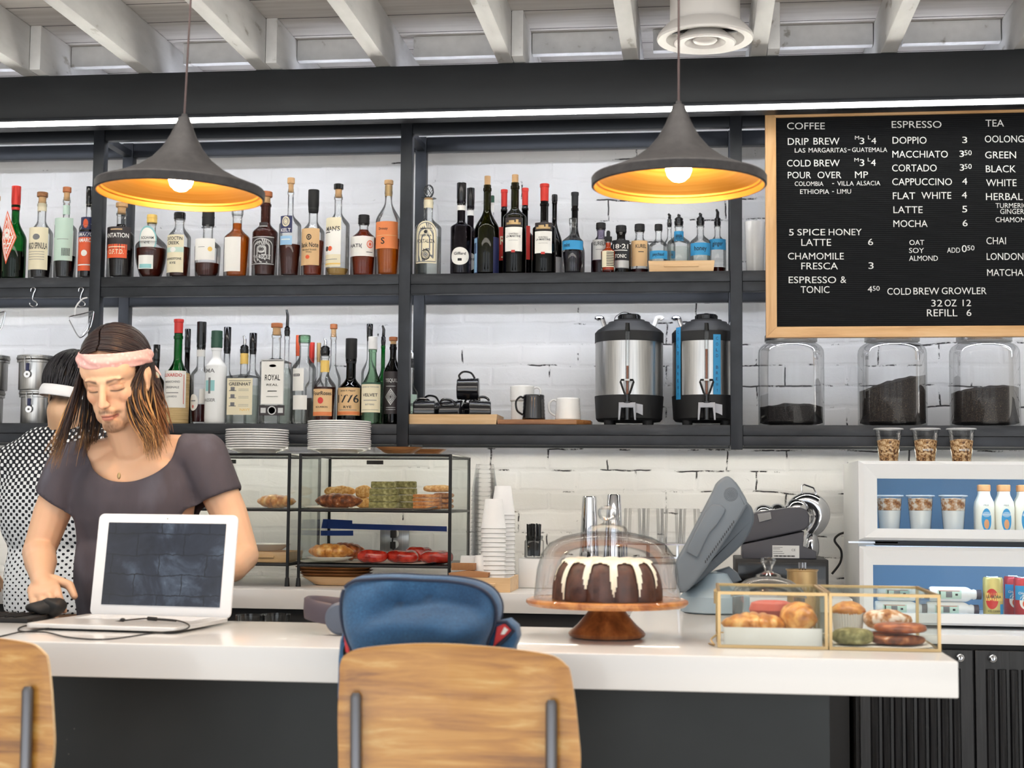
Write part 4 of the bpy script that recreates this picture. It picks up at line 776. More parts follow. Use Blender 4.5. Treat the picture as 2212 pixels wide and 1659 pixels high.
# ================================================================== UPPER SHELF EXTRAS
def on_shelf(px, Y, z): p = at(px, 600, Y); return Vector((p.x, Y, z+.0006))
def tray(name, label, cat, p, w, d, h, rz=0, handle=True, mt='light_wood', flare=.0, group=None):
    t = thing(name, label, cat, p, rz, group)
    b = B(); th = .006; f = flare
    def wall(x0, x1, y0, y1):
        b.add([(x0,y0,0),(x1,y0,0),(x1,y1,0),(x0,y1,0)]+[((x0+(-f if x0<0 and abs(x0)>w/2-th*1.5 else (f if x0>w/2-th*1.5 else 0))),(y0-(f if y0<0 else -f)),h),((x1+(f if x1>w/2-th*1.5 else (-f if x1<-w/2+th*1.5 else 0))),(y0-(f if y0<0 else -f)),h),((x1+(f if x1>w/2-th*1.5 else (-f if x1<-w/2+th*1.5 else 0))),(y1-(f if y0<0 else -f)),h),((x0+(-f if x0<0 and abs(x0)>w/2-th*1.5 else (f if x0>w/2-th*1.5 else 0))),(y1-(f if y0<0 else -f)),h)],
              [(0,1,2,3),(7,6,5,4),(0,4,5,1),(1,5,6,2),(2,6,7,3),(3,7,4,0)])
    wall(-w/2, w/2, -d/2, -d/2+th); wall(-w/2, w/2, d/2-th, d/2)
    b.add([(-w/2,-d/2+th,0),(-w/2+th,-d/2+th,0),(-w/2+th,d/2-th,0),(-w/2,d/2-th,0),(-w/2-f,-d/2+th-f,h),(-w/2+th-f,-d/2+th-f,h),(-w/2+th-f,d/2-th+f,h),(-w/2-f,d/2-th+f,h)], [(0,1,2,3),(7,6,5,4),(0,4,5,1),(1,5,6,2),(2,6,7,3),(3,7,4,0)])
    b.add([(w/2-th,-d/2+th,0),(w/2,-d/2+th,0),(w/2,d/2-th,0),(w/2-th,d/2-th,0),(w/2-th+f,-d/2+th-f,h),(w/2+f,-d/2+th-f,h),(w/2+f,d/2-th+f,h),(w/2-th+f,d/2-th+f,h)], [(0,1,2,3),(7,6,5,4),(0,4,5,1),(1,5,6,2),(2,6,7,3),(3,7,4,0)])
    b.box(-w/2+th, w/2-th, -d/2+th, d/2-th, 0, .006)
    b.build('tray_body', mt, t)
    if handle: B().box(-w*.27, w*.27, -d/2-.006-f*.5, -d/2+.0-f*.4, h*.42, h*.62, bev=.001).build('handle', mt, t)
    return t
p = on_shelf(1472, 5.035, Z_MID)
t = tray('wooden_tray', 'small pale wooden tray at the shelf front before the taped bottles', 'tray', (p.x, 5.035, Z_MID+.0006), .215, .05, .036, radians(0), flare=.004)
p = on_shelf(1631, 5.14, Z_MID); hh = at(1631, 480, 5.14).z-Z_MID; R_ = 22*mpp(1631, 5.14)
t = thing('pitcher', 'tall white pitcher with a black top between the right post and menu board', 'pitcher', p)
B().lathe([(.0005,0),(R_*.8,0),(R_*.84,.004),(R_*1.0,hh-.002),(R_*.97,hh),(R_*.93,hh-.004),(R_*.78,.006),(.0005,.006)], 36).build('body', 'white_ceramic', t); B().ball((-.0,0,hh+.000), (R_*.5,R_*.5,.006)).build('lid_knob', 'black_matte', t)

# ================================================================== LOWER SHELF
def mug(name, label, p, w, h, m, rz, rot=None, group=None, handle=1, taper=.9):
    t = thing(name, label, 'mug', p, rz, group, rot)
    r = w/2; pr = [(.0005,.0015),(r*.95,0),(r,.003)]
    for k in range(1, 14):
        z = h*k/14; pr.append((r*(1-(1-taper)*k/14)+(.0006 if k % 2 else -.0004), z))
    pr += [(r*taper, h-.001), (r*taper-.002, h), (r*taper-.004, h-.002), (r*.9-.003, .008), (.0005, .006)]
    B().lathe(pr, 36).build('cup', m, t, smooth=60)
    if handle:
        B().tube(spline([(r*taper*.96,0,h*.86),(r*taper+.012,0,h*.92),(r+.022,0,h*.72),(r+.018,0,h*.38),(r*.97,0,h*.2)], 6), [.0055]*25, 8, flat=.7).build('handle', m, t)
    return t
tp = on_shelf(984, 5.09, Z_LOW)
tr_ = tray('wooden_tray', 'pale wooden tray heaped with black mugs on the lower shelf', 'tray', (tp.x, 5.105, Z_LOW+.0006), .315, .172, .034, 0, False, flare=.004)
tz = Z_LOW+.0072; mr_ = .039
def lying_mug(dx, dy, dz, a, b_, s_, lab):
    M = Matrix.Rotation(a, 4, 'Z') @ Matrix.Rotation(-s_*pi/2, 4, 'Y') @ Matrix.Rotation(b_, 4, 'Z'); off = M.to_3x3() @ Vector((0,0,-.038))
    mug('mug', lab, (tp.x+dx+off.x, 5.105+dy+off.y, tz+mr_+dz+off.z), mr_*2, .076, 'black_ceramic', 0, M.to_euler(), 'black mugs on the shelf', taper=.93)
lying_mug(-.100, -.040, .0, radians(8), radians(40), 1, 'black mug lying on its side at the front left of the wooden tray')
lying_mug(-.004, -.040, .0, radians(-6), radians(-50), 1, 'black mug lying on its side in the middle front of the tray')
lying_mug(.094, -.040, .0, radians(10), radians(150), -1, 'black mug lying on its side at the front right of the tray')
lying_mug(-.085, .043, .0, radians(0), radians(0), 1, 'black mug lying at the back left of the wooden tray')
lying_mug(.050, .043, .0, radians(-12), radians(180), -1, 'black mug lying at the back right of the wooden tray')
lying_mug(.048, -.008, .080, radians(4), radians(0), 1, 'black mug resting on top of the others in the tray')
bp_ = on_shelf(1176, 5.09, Z_LOW)
bd = tag(B().prism([(-.150,-.07),(.12,-.07),(.165,-.02),(.165,.06),(-.150,.06)], 0, .017, 'xy', bev=.002).build('serving_board', 'brown_wood', None, loc=bp_), 'dark and light wooden board under three mugs on the lower shelf', 'board')
bz = Z_LOW+.0182; 
mg = lambda px, w, yt, Y, m, rz, lab, tp=.9: mug('mug', lab, (at(px, 900, Y).x, Y, bz), w*mpp(px, Y), at(px, yt, Y).z-bz, m, rz, taper=tp)
mg(1153, 50, 853, 5.06, 'black_ceramic', pi, 'upright black mug on the wooden board between white mugs')
mg(1227, 56, 860, 5.08, 'white_ceramic', pi, 'squat white mug at the right end of the wooden board')
t_ = mg(1129, 50, 868, 5.125, 'white_ceramic', 0, 'lower white mug of a stack of two behind the black mug', 1.0)
m2z = at(1129, 868, 5.125).z+.0005
mug('mug', 'upper white mug of a stack of two with its handle to the right', (at(1128, 868, 5.125).x, 5.125, m2z), 52*mpp(1129, 5.12), at(1129, 834, 5.125).z-m2z, 'white_ceramic', 0, taper=1.0)

def urn(px, label, tapes):
    Y = 5.135; t = thing('coffee_urn', label, 'coffee urn', on_shelf(px, Y, Z_LOW), 0, 'steel coffee urns on the lower shelf'); m = mpp(px, Y); R = 74.5*m
    Z = lambda py: at(px, py, Y).z-Z_LOW-.0006
    B().lathe([(R*.98, Z(858)), (R*.985, Z(741))], 64).build('steel_body', 'steel_brushed', t)
    B().lathe([(.0005, Z(911)), (R*.9, Z(911)), (R*.96, Z(906)), (R*1.0, Z(859)), (R*1.0, Z(857)), (R*.975, Z(857))], 64).build('base', 'black_matte', t)
    B().lathe([(R*.975, Z(742)), (R*1.0, Z(742)), (R*1.0, Z(721)), (R*.93, Z(715)), (R*.62, Z(700)), (R*.60, Z(697)), (R*.45, Z(696)), (R*.45, Z(692)), (.0005, Z(692))], 64).build('shoulder', 'black_matte', t)
    b = B().lathe([(.0005, Z(691.9)), (R*.30, Z(691.9)), (R*.32, Z(690)), (R*.32, Z(682)), (R*.29, Z(680)), (R*.1, Z(679)), (R*.06, Z(677)), (.0005, Z(677))], 40)
    for k in range(24): a = 2*pi*k/24; b.box(-.0012, .0012, R*.318, R*.332, Z(690), Z(683), M=Matrix.Rotation(a, 4, 'Z'))
    b.build('lid', 'black_gloss', t)
    for s in (-1, 1):
        B().tube(spline([(s*R*.70,0,Z(707)),(s*R*.76,0,Z(696)),(s*R*.80,0,Z(688)),(s*R*.92,0,Z(687)),(s*R*.96,0,Z(691))], 5), .0125, 10, flat=.7).build('carry_handle', 'white_plastic' if s > 0 else 'chrome', t)
    for k in range(3):
        a = radians(90*k+45+0); 
    for a in (225, 315, 45, 135):
        B().cyl(R*.78*cos(radians(a)), R*.78*sin(radians(a)), 0, Z(910.8), .016, .018, 16).build('foot', 'rubber', t)
    # sight glass
    y0 = -R-.008
    b = B().cyl(0, y0, Z(858), Z(722), .0065, seg=16); b.build('sight_glass', 'clear_glass', t)
    B().cyl(0, y0, Z(857), Z(797 if not tapes else 762), .0038, seg=14).build('coffee_level', mat('coffee_brown', (140,78,44), .3), t)
    B().cyl(0, y0, Z(724), Z(707), .0085, .0075, 16).build('sight_cap', 'black_gloss', t)
    # faucet
    b = B(); fy = -R-.03
    b.prism([(-.028, Z(875)), (.028, Z(875)), (.030, Z(912)), (.024, Z(912)), (.020, Z(886)), (-.020, Z(886)), (-.024, Z(912)), (-.030, Z(912))], fy, fy+.03, bev=.001)
    b.prism([(.026, Z(876)), (.052, Z(879)), (.052, Z(901)), (.034, Z(896)), (.026, Z(896))], fy+.024, fy+.034)
    b.build('faucet_guard', mat('grey_alloy', (150,150,154), .4, .6), t)
    B().cyl(0, fy+.014, Z(911), Z(878), .010, .012, 20).cyl(0, fy+.012, Z(876), Z(858), .007, seg=16).lathe([(.006, Z(877)), (.016, Z(876)), (.016, Z(873)), (.006, Z(872))], 24, c=(0, fy+.012, 0)).build('faucet', 'black_gloss', t)
    B().tube([(-.020, fy, Z(828)), (.020, fy, Z(828)), (.022, fy, Z(832)), (.010, fy+.006, Z(854)), (.004, fy+.01, Z(860)), (-.004, fy+.01, Z(860)), (-.010, fy+.006, Z(854)), (-.022, fy, Z(832))], .0035, 8, closed=True).build('faucet_lever', 'black_gloss', t)
    b = B()
    b.box(-.009, .009, fy-.0045, fy-.0036, Z(830), Z(826)).build('lever_badge', 'silver_print', t)
    for rot, y_0, y_1 in tapes:
        b = B(); f1 = onto(R*1.0, rot, .0008); f2 = onto(R*1.0, rot, .0014)
        patch(b, f1, .026, Z(y_1), Z(y_0)); n = 11; wd = 'COLD BREW!'
        for i, ch in enumerate(wd):
            if ch != ' ': b.text(ch, f2, 0, Z(y_0+(y_1-y_0)*(i+.7)/(len(wd)+.4)), .008 if ch not in 'I!' else .002, .0105, 1)
        b.build('tape_label', ['tape_blue', 'navy'], t)
    if not tapes: B().tube(spline([(-.05,-.03,Z(697)),(-.045,-.03,Z(686)),(-.02,-.03,Z(677)),(.0,-.02,Z(678))], 6), .0012, 6).build('lid_tether', 'rubber', t)
    return t
urn(1359.5, 'left coffee urn, steel and black, without tape', [])
urn(1525.5, 'right coffee urn, steel and black, with blue tape strips reading cold brew', [(-.93, 712, 866), (.30, 730, 857)])

GJ = 'big glass tea jars on the lower shelf'
def jar(px, w, fill, m, label, slope):
    Y = 5.135; t = thing('glass_jar', label, 'jar', on_shelf(px, Y, Z_LOW), 0, GJ); R = w/2*mpp(px, Y)
    Z = lambda py: at(px, py, Y).z-Z_LOW-.0006
    B().lathe([(.0005,.004),(R*.9,.003),(R*.97,0),(R,.008),(R,Z(765)),(R*.985,Z(757)),(R*.93,Z(750)),(R*.84,Z(745)),(R*.76,Z(742)),(R*.74,Z(739)),(R*.76,Z(736))], 64).build('glass_body', 'thin_glass', t, smooth=60)
    B().lathe([(.0005, Z(724)), (R*.77, Z(724)), (R*.80, Z(726)), (R*.80, Z(738)), (R*.765, Z(738)), (.0005, Z(737))], 48).build('lid', 'steel_brushed', t)
    zt_ = Z(fill); n = 40; r_ = R*.955; vs_, fs = [], []
    rings = [(0,.010),(.9,.010),(1,.014)]
    b = B(); seg = 48
    for (q, z) in rings: vs_ += [(r_*q*cos(2*pi*k/seg), r_*q*sin(2*pi*k/seg), z) for k in range(seg)]
    for q in (1, .8, .6, .4, .2, .001):
        for k in range(seg):
            x, y = r_*q*cos(2*pi*k/seg), r_*q*sin(2*pi*k/seg); vs_.append((x, y, zt_+slope*x/r_*.035-.012*q*q+.006*noise.noise(Vector((x*40, y*40, px)))))
    N_ = len(rings)+6
    for i in range(N_-1):
        for k in range(seg): k2 = (k+1) % seg; fs.append((i*seg+k, i*seg+k2, (i+1)*seg+k2, (i+1)*seg+k))
    b.add(vs_, fs); o = b.build('tea_leaves', m, t); o['kind'] = 'stuff'; return t
jar(1707.5, 141, 873, 'tea_dark', 'left glass jar holding a shallow layer of black tea', .05)
jar(1925, 146, 822, 'tea', 'middle glass jar, the fullest, with tea leaves heaped to the right', .8)
jar(2123.5, 147, 836, 'tea', 'right glass jar a little over half full of dark tea', .3)

# canisters with wire clamps
def canister(px, w, yt, yb, label, lower=None, dup_of=None, rz=0):
    Y = 5.12; p = at(px, yb, Y); m = mpp(px, Y); R = w/2*m; h = at(px, yt, Y).z-(at(px, yb, Y).z); z0 = Z_LOW+.0006 if lower is None else lower
    t = thing('steel_canister', label, 'canister', (p.x, Y, z0), rz, 'clamp top steel canisters on the lower shelf')
    B().lathe([(.0005,0),(R*.86,0),(R*.88,.003),(R*.88,h*.80),(R*.90,h*.80)], 48).build('body', 'steel_brushed', t)
    B().lathe([(R*.885,h*.78),(R*.97,h*.79),(R*.97,h*.845),(R*.90,h*.85),(R*.97,h*.86),(R*1.0,h*.89),(R*1.0,h*.93),(R*.95,h*.94),(R*.97,h*.955),(R*.97,h*.985),(R*.9,h-.0005),(.0005,h-.0005)], 48).build('lid', 'steel_brushed', t)
    b = B()
    for s in (-1, 1): b.tube([(s*.011,-R*1.01,h*.93),(s*.011,-R*1.04,h*.8),(s*.009,-R*1.02,h*.55)], .0014, 6)
    b.lathe([(.004,0),(.012,.0),(.0125,.002),(.012,.004),(.004,.004)], 24, M=Matrix.Translation((0,-R*1.0,h*.42)) @ Matrix.Rotation(pi/2, 4, 'X')).build('wire_clamp', 'chrome', t)
    B().box(-.006,.006,-R*1.03,-R*.99,h*.52,h*.74).build('clamp_plate', 'navy', t)
    return t, z0+h
_, zt1 = canister(79, 78, 839, 912, 'steel canister, lower one of the stack beside the dark haired worker')
canister(76.5, 82, 763, 838, 'steel canister, upper one of the stack beside the dark haired worker', lower=zt1+.0008)
_, zt2 = canister(-30, 76, 839, 912, 'steel canister at the left edge, lower one of its stack', rz=.6)
canister(-21, 80, 763, 838, 'steel canister at the left edge, upper one of its stack', lower=zt2+.0008, rz=.7)
canister(168, 80, 763, 838, 'steel canister behind the worker in the white headband, upper of its stack', lower=canister(168, 78, 839, 912, 'steel canister hidden behind the worker in the white headband, lower of its stack')[1]+.0008)
# hooks and hanging scoops under the middle shelf
def hook(px, label):
    p = at(px, 640, 5.10); t = B(); z = Z_MID-.036; s = .013
    pts = [(-s*.8,0,-.002),(-s*.7,0,.010-.002),(0,0,.0145-.002),(s*.5,0,.006),(.0,0,-.010),(-s*.2,0,-.030),(s*.9,0,-.040),(s*1.1,0,-.050),(s*.2,0,-.056),(-s*.8,0,-.050),(-s*1.0,0,-.042)]
    zc = at(px, 632, 5.02).z
    return tag(B().tube(spline([(x, y, zz) for x, y, zz in pts], 5), .0022, 8).build('hook', 'chrome', None, loc=(at(px, 640, 5.02).x, 4.995, zc+.002)), label, 'hook', 'chrome hooks on the middle shelf rail')
hook(79, 'empty chrome hook under the middle shelf'); hook(182, 'chrome hook carrying a glass scoop beside the left post')
def scoop(px0, px1, label, ph, clip=None):
    Y = 4.962; p = at((px0+px1)/2, 690, Y); t = thing('glass_scoop', label, 'scoop', p); w = (px1-px0)*mpp(px0, Y)/2
    rim = spline([(-w,0,w*.1),(-w*.7,0,w*.28),(0,0,w*.42),(w*.9,0,w*.62),(w,0,w*.4),(w*.75,0,-w*.7),(w*.15,0,-w*1.35),(-w*.2,0,-w*1.3),(-w*.7,0,-w*.5)], 5, True)
    B().tube(rim, .0022, 8, closed=True).build('wire_rim', 'chrome', t)
    b = B(); c_ = Vector((0,0,-.2*w)); vs_ = [c_+Vector((0,.03,0))]; n = len(rim)
    for q in (.4,.75,1): vs_ += [c_+(r-c_)*q+Vector((0,.03*(1-q*q),0)) for r in rim]
    fs = [(0,1+k,1+(k+1)%n) for k in range(n)]+[(1+r_*n+k,1+(r_+1)*n+k,1+(r_+1)*n+(k+1)%n,1+r_*n+(k+1)%n) for r_ in range(2) for k in range(n)]
    b.add(vs_, fs).build('bowl', 'plastic_clear', t)
    B().tube(spline([(-w*.5,0,w*.33),(-w*.45,0,w*.95),(0,0,w*1.55),(w*.45,0,w*1.7)], 6), .0028, 8).build('handle', 'white_plastic', t)
scoop(147, 203, 'clear hanging scoop with a wire rim beside the left post', 0)
scoop(-42, 12, 'clear hanging scoop cut off by the left edge of the picture', 0)

# ================================================================== BACK COUNTER
ZC = 1.052
cx0, cx1 = at(643, 1100, 4.8).x, at(975, 1100, 4.8).x
noisy('parchment', [(.3,(226,222,212)),(.7,(244,242,236))], ns=8, rough=.7, bump=.2)
def pastry_case(x0, x1, label, doors=True):
    Yf, Yb_ = 4.80, 5.21; t = thing('pastry_case', label, 'display case', (x0, Yf, ZC+.0006), 0, 'black framed glass pastry cases on the back counter')
    w = x1-x0; d = Yb_-Yf; hb, hm_, ht = 1.128-ZC, 1.308-ZC, 1.492-ZC; r = .0055
    for (x, y) in ((r, r), (w-r, r), (r, d-r), (w-r, d-r)): B().cyl(x, y, 0, ht-.002, r, seg=10).cyl(x, y, 0, .028, .009, .007, seg=12).build('corner_post', 'black_metal', t)
    b = B()
    for z in (hb-.006, hm_-.006, ht-.006):
        for (a, c_) in (((r, r), (w-r, r)), ((r, d-r), (w-r, d-r)), ((r, r), (r, d-r)), ((w-r, r), (w-r, d-r))): b.tube([(a[0], a[1], z), (c_[0], c_[1], z)], r*.8, 8)
    b.build('frame_rails', 'black_metal', t)
    B().box(.003, w-.003, .003, d-.003, hm_-.003, hm_-.0005).build('glass_shelf', 'pane_glass', t)
    B().box(.003, w-.003, .003, d-.003, hb-.003, hb-.0005).build('base_tray', 'black_metal', t)
    B().box(.003, w-.003, .003, d-.003, ht-.004, ht-.0005).build('top_panel', 'pane_glass', t)
    B().box(.010, w-.010, .001, .003, hb+.004, hm_-.012).box(.010, w-.010, .001, .003, hm_+.004, ht-.012).build('front_pane', 'pane_glass', t)
    for x in (.001, w-.003): B().box(x, x+.002, .012, d-.012, hb+.004, ht-.012).build('side_pane', 'pane_glass', t)
    B().box(.14, .20, d-.010, d-.004, ht-.028, ht-.014).build('latch', 'black_metal', t)
    return t
pc = pastry_case(cx0, cx1, 'right glass pastry case, fully visible, with green cake bars and glazed rolls')
pastry_case(cx0-.027-.515, cx0-.027, 'left glass pastry case, partly behind the man in the grey shirt')
b = B(); Yt = 5.21-4.80
def bk_(px, py): q = at(px, py, 5.205); return (q.x-cx0, q.z-ZC-.0006)
for a in ([(699,1121),(762,1124),(762,1131),(966,1137),(966,1148),(762,1143),(695,1141)], [(694,1146),(764,1146),(764,1157),(694,1157)]):
    b.prism([bk_(*q) for q in a], Yt-.0125, Yt-.0115)
b.build('blue_tape', 'tape_navy', pc)
z1 = 1.308+.0009; z0_ = 1.128+.0009
# baking paper liners
def paper(px0, px1, Y0, Y1, z, label, mt='parchment', curl=.006):
    x0, x1 = at(px0, 1100, (Y0+Y1)/2).x, at(px1, 1100, (Y0+Y1)/2).x; n = 14; v, f = [], []
    for j in range(7):
        for i in range(n+1):
            u = i/n; vv = j/6; e = (max(0, abs(u-.5)*2-.85)/.15)**2*curl+(max(0, abs(vv-.5)*2-.8)/.2)**2*curl*.4
            v.append((x0+(x1-x0)*u, Y0+(Y1-Y0)*vv, z+e))
    for j in range(6):
        for i in range(n): a = j*(n+1)+i; f.append((a, a+1, a+n+2, a+n+1))
    m = len(v); v += [Vector(q)+Vector((0,0,.0008)) for q in v]; f += [tuple(m+i for i in g) for g in f]
    return tag(B().add(v, f).build('baking_paper', mt), label, 'paper')
paper(668, 958, 4.815, 5.15, z0_, 'white baking paper lining the bottom of the right pastry case'); paper(668, 958, 4.815, 5.15, z1, 'white baking paper on the glass shelf of the right pastry case', curl=.008)
zp0, zp1 = z0_+.0012, z1+.0012
def noise_mesh(b, amp, sc, seed=0):
    b.v = [v+Vector(noise.noise_vector(v*sc+Vector((seed, seed*2, 0))))*amp for v in b.v]; return b
def croissant(px, w, h, Y, z, label, m='crust', rz=0, bend=.5, seed=1, dep=.045, group='croissants and rolls', name='croissant'):
    """crescent of seven rolled bands"""
    x = at(px, 1100, Y).x; L = w/2; n = 44; pts, rad = [], []
    R0 = L/bend if bend else 1e3
    for i in range(n+1):
        s = (i/n*2-1); a = s*bend*1.15; p_ = Vector((sin(a)*R0, (1-cos(a))*R0, 0)); band = abs(((i/n*7) % 1)-.5)*2
        r_ = (1-abs(s)**2.4)**.75*(.86+.14*(1-band**3)); pts.append(p_); rad.append(max(.04, r_))
    k = L/max(q.x for q in pts)
    b = B(); seg = 18; vs_, fs = [], []
    for i, q in enumerate(pts):
        q = q*k; a_ = (i/n*2-1)*bend*1.15
        for j in range(seg):
            t_ = 2*pi*j/seg; yy = cos(t_)*rad[i]*dep; zz = sin(t_)*rad[i]*h*.5+h*.47
            zz = max(zz, .0)
            vs_.append((q.x-sin(a_)*yy, q.y+cos(a_)*yy, zz if zz > .002 else .0005))
    for i in range(n):
        for j in range(seg): j2 = (j+1) % seg; fs.append((i*seg+j, i*seg+j2, (i+1)*seg+j2, (i+1)*seg+j))
    fs += [tuple(range(seg)), tuple(n*seg+j for j in range(seg))]
    b.add(vs_, fs); b.v = [v+Vector((0,0,1))*noise.noise(v*55+Vector((seed,0,0)))*.003*(1 if v.z > .006 else 0) for v in b.v]
    return tag(b.build(name, m, None, smooth=70, loc=(x, Y, z)), label, 'pastry', group) if not rz else _rz(tag(b.build(name, m, None, smooth=70, loc=(x, Y, z)), label, 'pastry', group), rz)
def _rz(o, a): o.rotation_euler = (0,0,a); return o
def lump(name, px, w, h, d, Y, z, m, label, seed=0, amp=.006, sc=40, group=None, rz=0, sq=2.3, cat='pastry', flat=False):
    x = at(px, 1100, Y).x; b = B(); pr = []
    n = 10
    for i in range(n+1): a = -pi/2+pi*i/n; pr.append((max(.0006, w/2*abs(cos(a))**(.55 if flat else .8)), h/2+h/2*math.copysign(abs(sin(a))**.8, sin(a))))
    b.lathe(pr, 30, sy=d/w)
    b.v = [v+v.normalized()*noise.noise(v*sc+Vector((seed*3.1, seed, 0)))*amp*(min(1, v.z/.008)) for v in b.v]
    return _rz(tag(b.build(name, m, None, smooth=70, loc=(x, Y, z)), label, cat, group), rz)
def slab(name, px, py0, w, d, h, Y, z, m, label, rz=0, seed=0, group=None):
    x = at(px, 1100, Y).x; b = B().box(-w/2, w/2, -d/2, d/2, 0, h, bev=.003)
    b.bm(lambda bm: None); bm = bmesh.new(); 
    me = b
    b.v = [v+Vector(noise.noise_vector(v*70+Vector((seed*5, 0, 0))))*.0012*(1 if v.z > .002 else 0) for v in b.v]
    bm.free(); return _rz(tag(b.build(name, m, None, smooth=50, loc=(x, Y, z)), label, 'cake', group), rz)
PR = 'pastries in the right glass case'
croissant(731, .165, .052, 4.90, zp1, 'dark almond croissant dusted with sugar, front left of the glass shelf', 'dark_crust', bend=.12, seed=3, dep=.05, group=PR, name='almond_croissant')
lump('scone', 735, .10, .038, .07, 5.06, zp1+.0, 'scone', 'round golden scone lowest in the stack behind the almond croissant', 1, group=PR)
lump('scone', 733, .108, .036, .07, 5.06, zp1+.040, 'scone', 'golden oat scone on top, behind the almond croissant', 2, group=PR)
lump('scone', 786, .058, .036, .05, 5.04, zp1, 'scone', 'small golden scone under another, left of the green bars', 3, group=PR)
lump('scone', 785, .062, .042, .055, 5.04, zp1+.035, 'scone', 'small golden scone on top, left of the green bars', 4, group=PR)
hb_ = .0228
for i, (px, wd) in enumerate(((830, .096), (831, .096), (830, .092), (828, .075))): slab('green_cake_bar', px, 0, wd, .06, hb_-.0008, 4.90, zp1+i*hb_, 'green_cake', '%s green cake bar of the front stack of four' % ('bottom', 'second from bottom', 'third from bottom', 'top')[i], (.05,-.04,.03,.0)[i], i, PR)
for i in range(4): slab('green_cake_bar', 875-(i < 2)*2, 0, .070, .06, hb_-.0008, 4.99, zp1+i*(hb_+.0008), 'green_cake', '%s green cake bar of the rear stack of four' % ('bottom', 'second from bottom', 'third from bottom', 'top')[i], (.0,.04,-.03,.05)[i], 9+i, PR)
for i in range(4): slab('blondie', 923, 0, .09, .055, .0115, 4.90, zp1+i*.0125, 'blondie', '%s brown cake slice of the front stack beside the right post' % ('bottom', 'second from bottom', 'third from bottom', 'top')[i], (.04,.0,-.05,.03)[i], 20+i, PR)
for i in range(3): lump('cookie', 958, .07, .018, .06, 5.0, zp1+i*.0185, 'blondie', '%s cookie of the rear stack beside the right post' % ('bottom', 'middle', 'upper')[i], 30+i, .003, group=PR, flat=True)
lump('cookie', 945, .10, .024, .06, 4.96, zp1+.0565, 'scone', 'large golden cookie lying on top of the brown slices', 35, .003, group=PR, flat=True)
# lower level
pl = tag(B().lathe([(.0005,.001),(.05,.0),(.06,.001),(.080,.010),(.0805,.0115),(.06,.004),(.0005,.003)], 40, sy=.75).build('small_plate', 'white_ceramic', None, loc=(at(712, 1210, 4.90).x, 4.895, zp0+.0065)), 'small oval plate under the golden croissant in the right case', 'plate')
croissant(715, .155, .052, 4.89, zp0+.0118, 'golden croissant on the small plate in the right case', 'crust', bend=.35, seed=6, dep=.042, group=PR)
croissant(748, .14, .062, 5.03, zp0+.002, 'dark baked croissant behind the golden one', 'dark_crust2' if 'dark_crust2' in MATS else 'crust', bend=.3, seed=8, dep=.05, group=PR)
noisy('glazed_brown', [(.35,(110,50,22)),(.55,(168,86,40)),(.7,(200,120,64))], ns=50, rough=.35, bump=.4, coat=.4)
bpy.data.objects[[o.name for o in COL.objects if o.get('label') == 'dark baked croissant behind the golden one'][0]].data.materials[0] = MATS['glazed_brown']
for i, (px, w_, Y) in enumerate(((805, .105, 4.90), (872, .11, 4.92), (944, .115, 4.90))):
    lump('glazed_bun', px, w_, .042, .085, Y, zp0, 'red_glaze', ('left','middle','right')[i]+' red glazed bun on the bottom of the right case', 40+i, .007, 30, group=PR, sq=3, flat=True)
lump('glazed_bun', 905, .10, .05, .07, 5.04, zp0, 'red_glaze', 'red glazed bun behind the middle and right ones', 47, .007, 30, group=PR, flat=True)
# left case
croissant(596, .135, .048, 4.93, 1.3082, 'golden croissant alone on the glass shelf of the left case', 'crust', bend=.25, seed=12)
tray('wooden_tray', 'pale wooden tray on the bottom of the left pastry case', 'tray', (at(575, 1210, 4.95).x, 4.95, 1.1285), .20, .18, .034, 0, flare=.003)
tag(B().lathe([(.0005,.001),(.05,.0),(.06,.002),(.09,.022),(.092,.023),(.06,.006),(.0005,.005)], 40).build('plate', 'white_ceramic', None, loc=(at(570, 1190, 4.95).x, 4.95, 1.1285+.035)), 'white bowl-like plate resting on the tray in the left case', 'plate')
# plates on the cases
def plates(px, w, n, yb, yt, lab, grp):
    Y = 4.885; z0 = 1.492+.0012; R = w/2*mpp(px, Y); x = at(px, 1000, Y).x; H_ = at(px, yt, Y).z-z0; st = (H_-.016)/(n-1)
    o = B().lathe([(.0005,.003),(R*.55,.0025),(R*.56,0),(R*.60,0),(R*.63,.004),(R*.93,.0115),(R,.0125),(R*1.003,.0150),(R,.0172),(R*.93,.0165),(R*.62,.0065),(R*.55,.0055),(.0005,.0055)], 48).build('plate', 'white_ceramic', None, smooth=50, loc=(x, Y, z0))
    tag(o, 'bottom plate of the '+lab, 'plate', grp)
    for i in range(1, n):
        c_ = o.copy(); COL.objects.link(c_); c_.location = (x+random.uniform(-.0015,.0015), Y+random.uniform(-.001,.001), z0+i*st)
        c_['label'] = ('top plate of the '+lab) if i == n-1 else 'middle plate of the '+lab
plates(555, 136, 9, 972, 929, 'shorter white plate stack, left pastry case', 'white plates in the shorter stack')
plates(732, 137, 14, 975, 911, 'taller white plate stack, right pastry case', 'white plates in the taller stack')
def wbowl(px, w, z, Y, label, h=.022, m='brown_wood', asym=.0, rot=None, d=.7, grp=None):
    R = w/2; return tag(B().lathe([(.0005,.001),(R*.5,0),(R*.62,.002),(R*.99,h-.001),(R,h),(R*.96,h),(R*.6,.006),(.0005,.005)], 36, sy=d, sq=[3]*8).build('wooden_bowl', m, None, loc=(at(px, 1000, Y).x, Y, z)), label, 'bowl', grp)
wbowl(862, .155, 1.4935, 4.885, 'shallow dark wooden bowl beside the taller plate stack', .022)
wbowl(923, .13, 1.4935, 5.03, 'shallow brown wooden bowl at the right end of the pastry case top', .020)
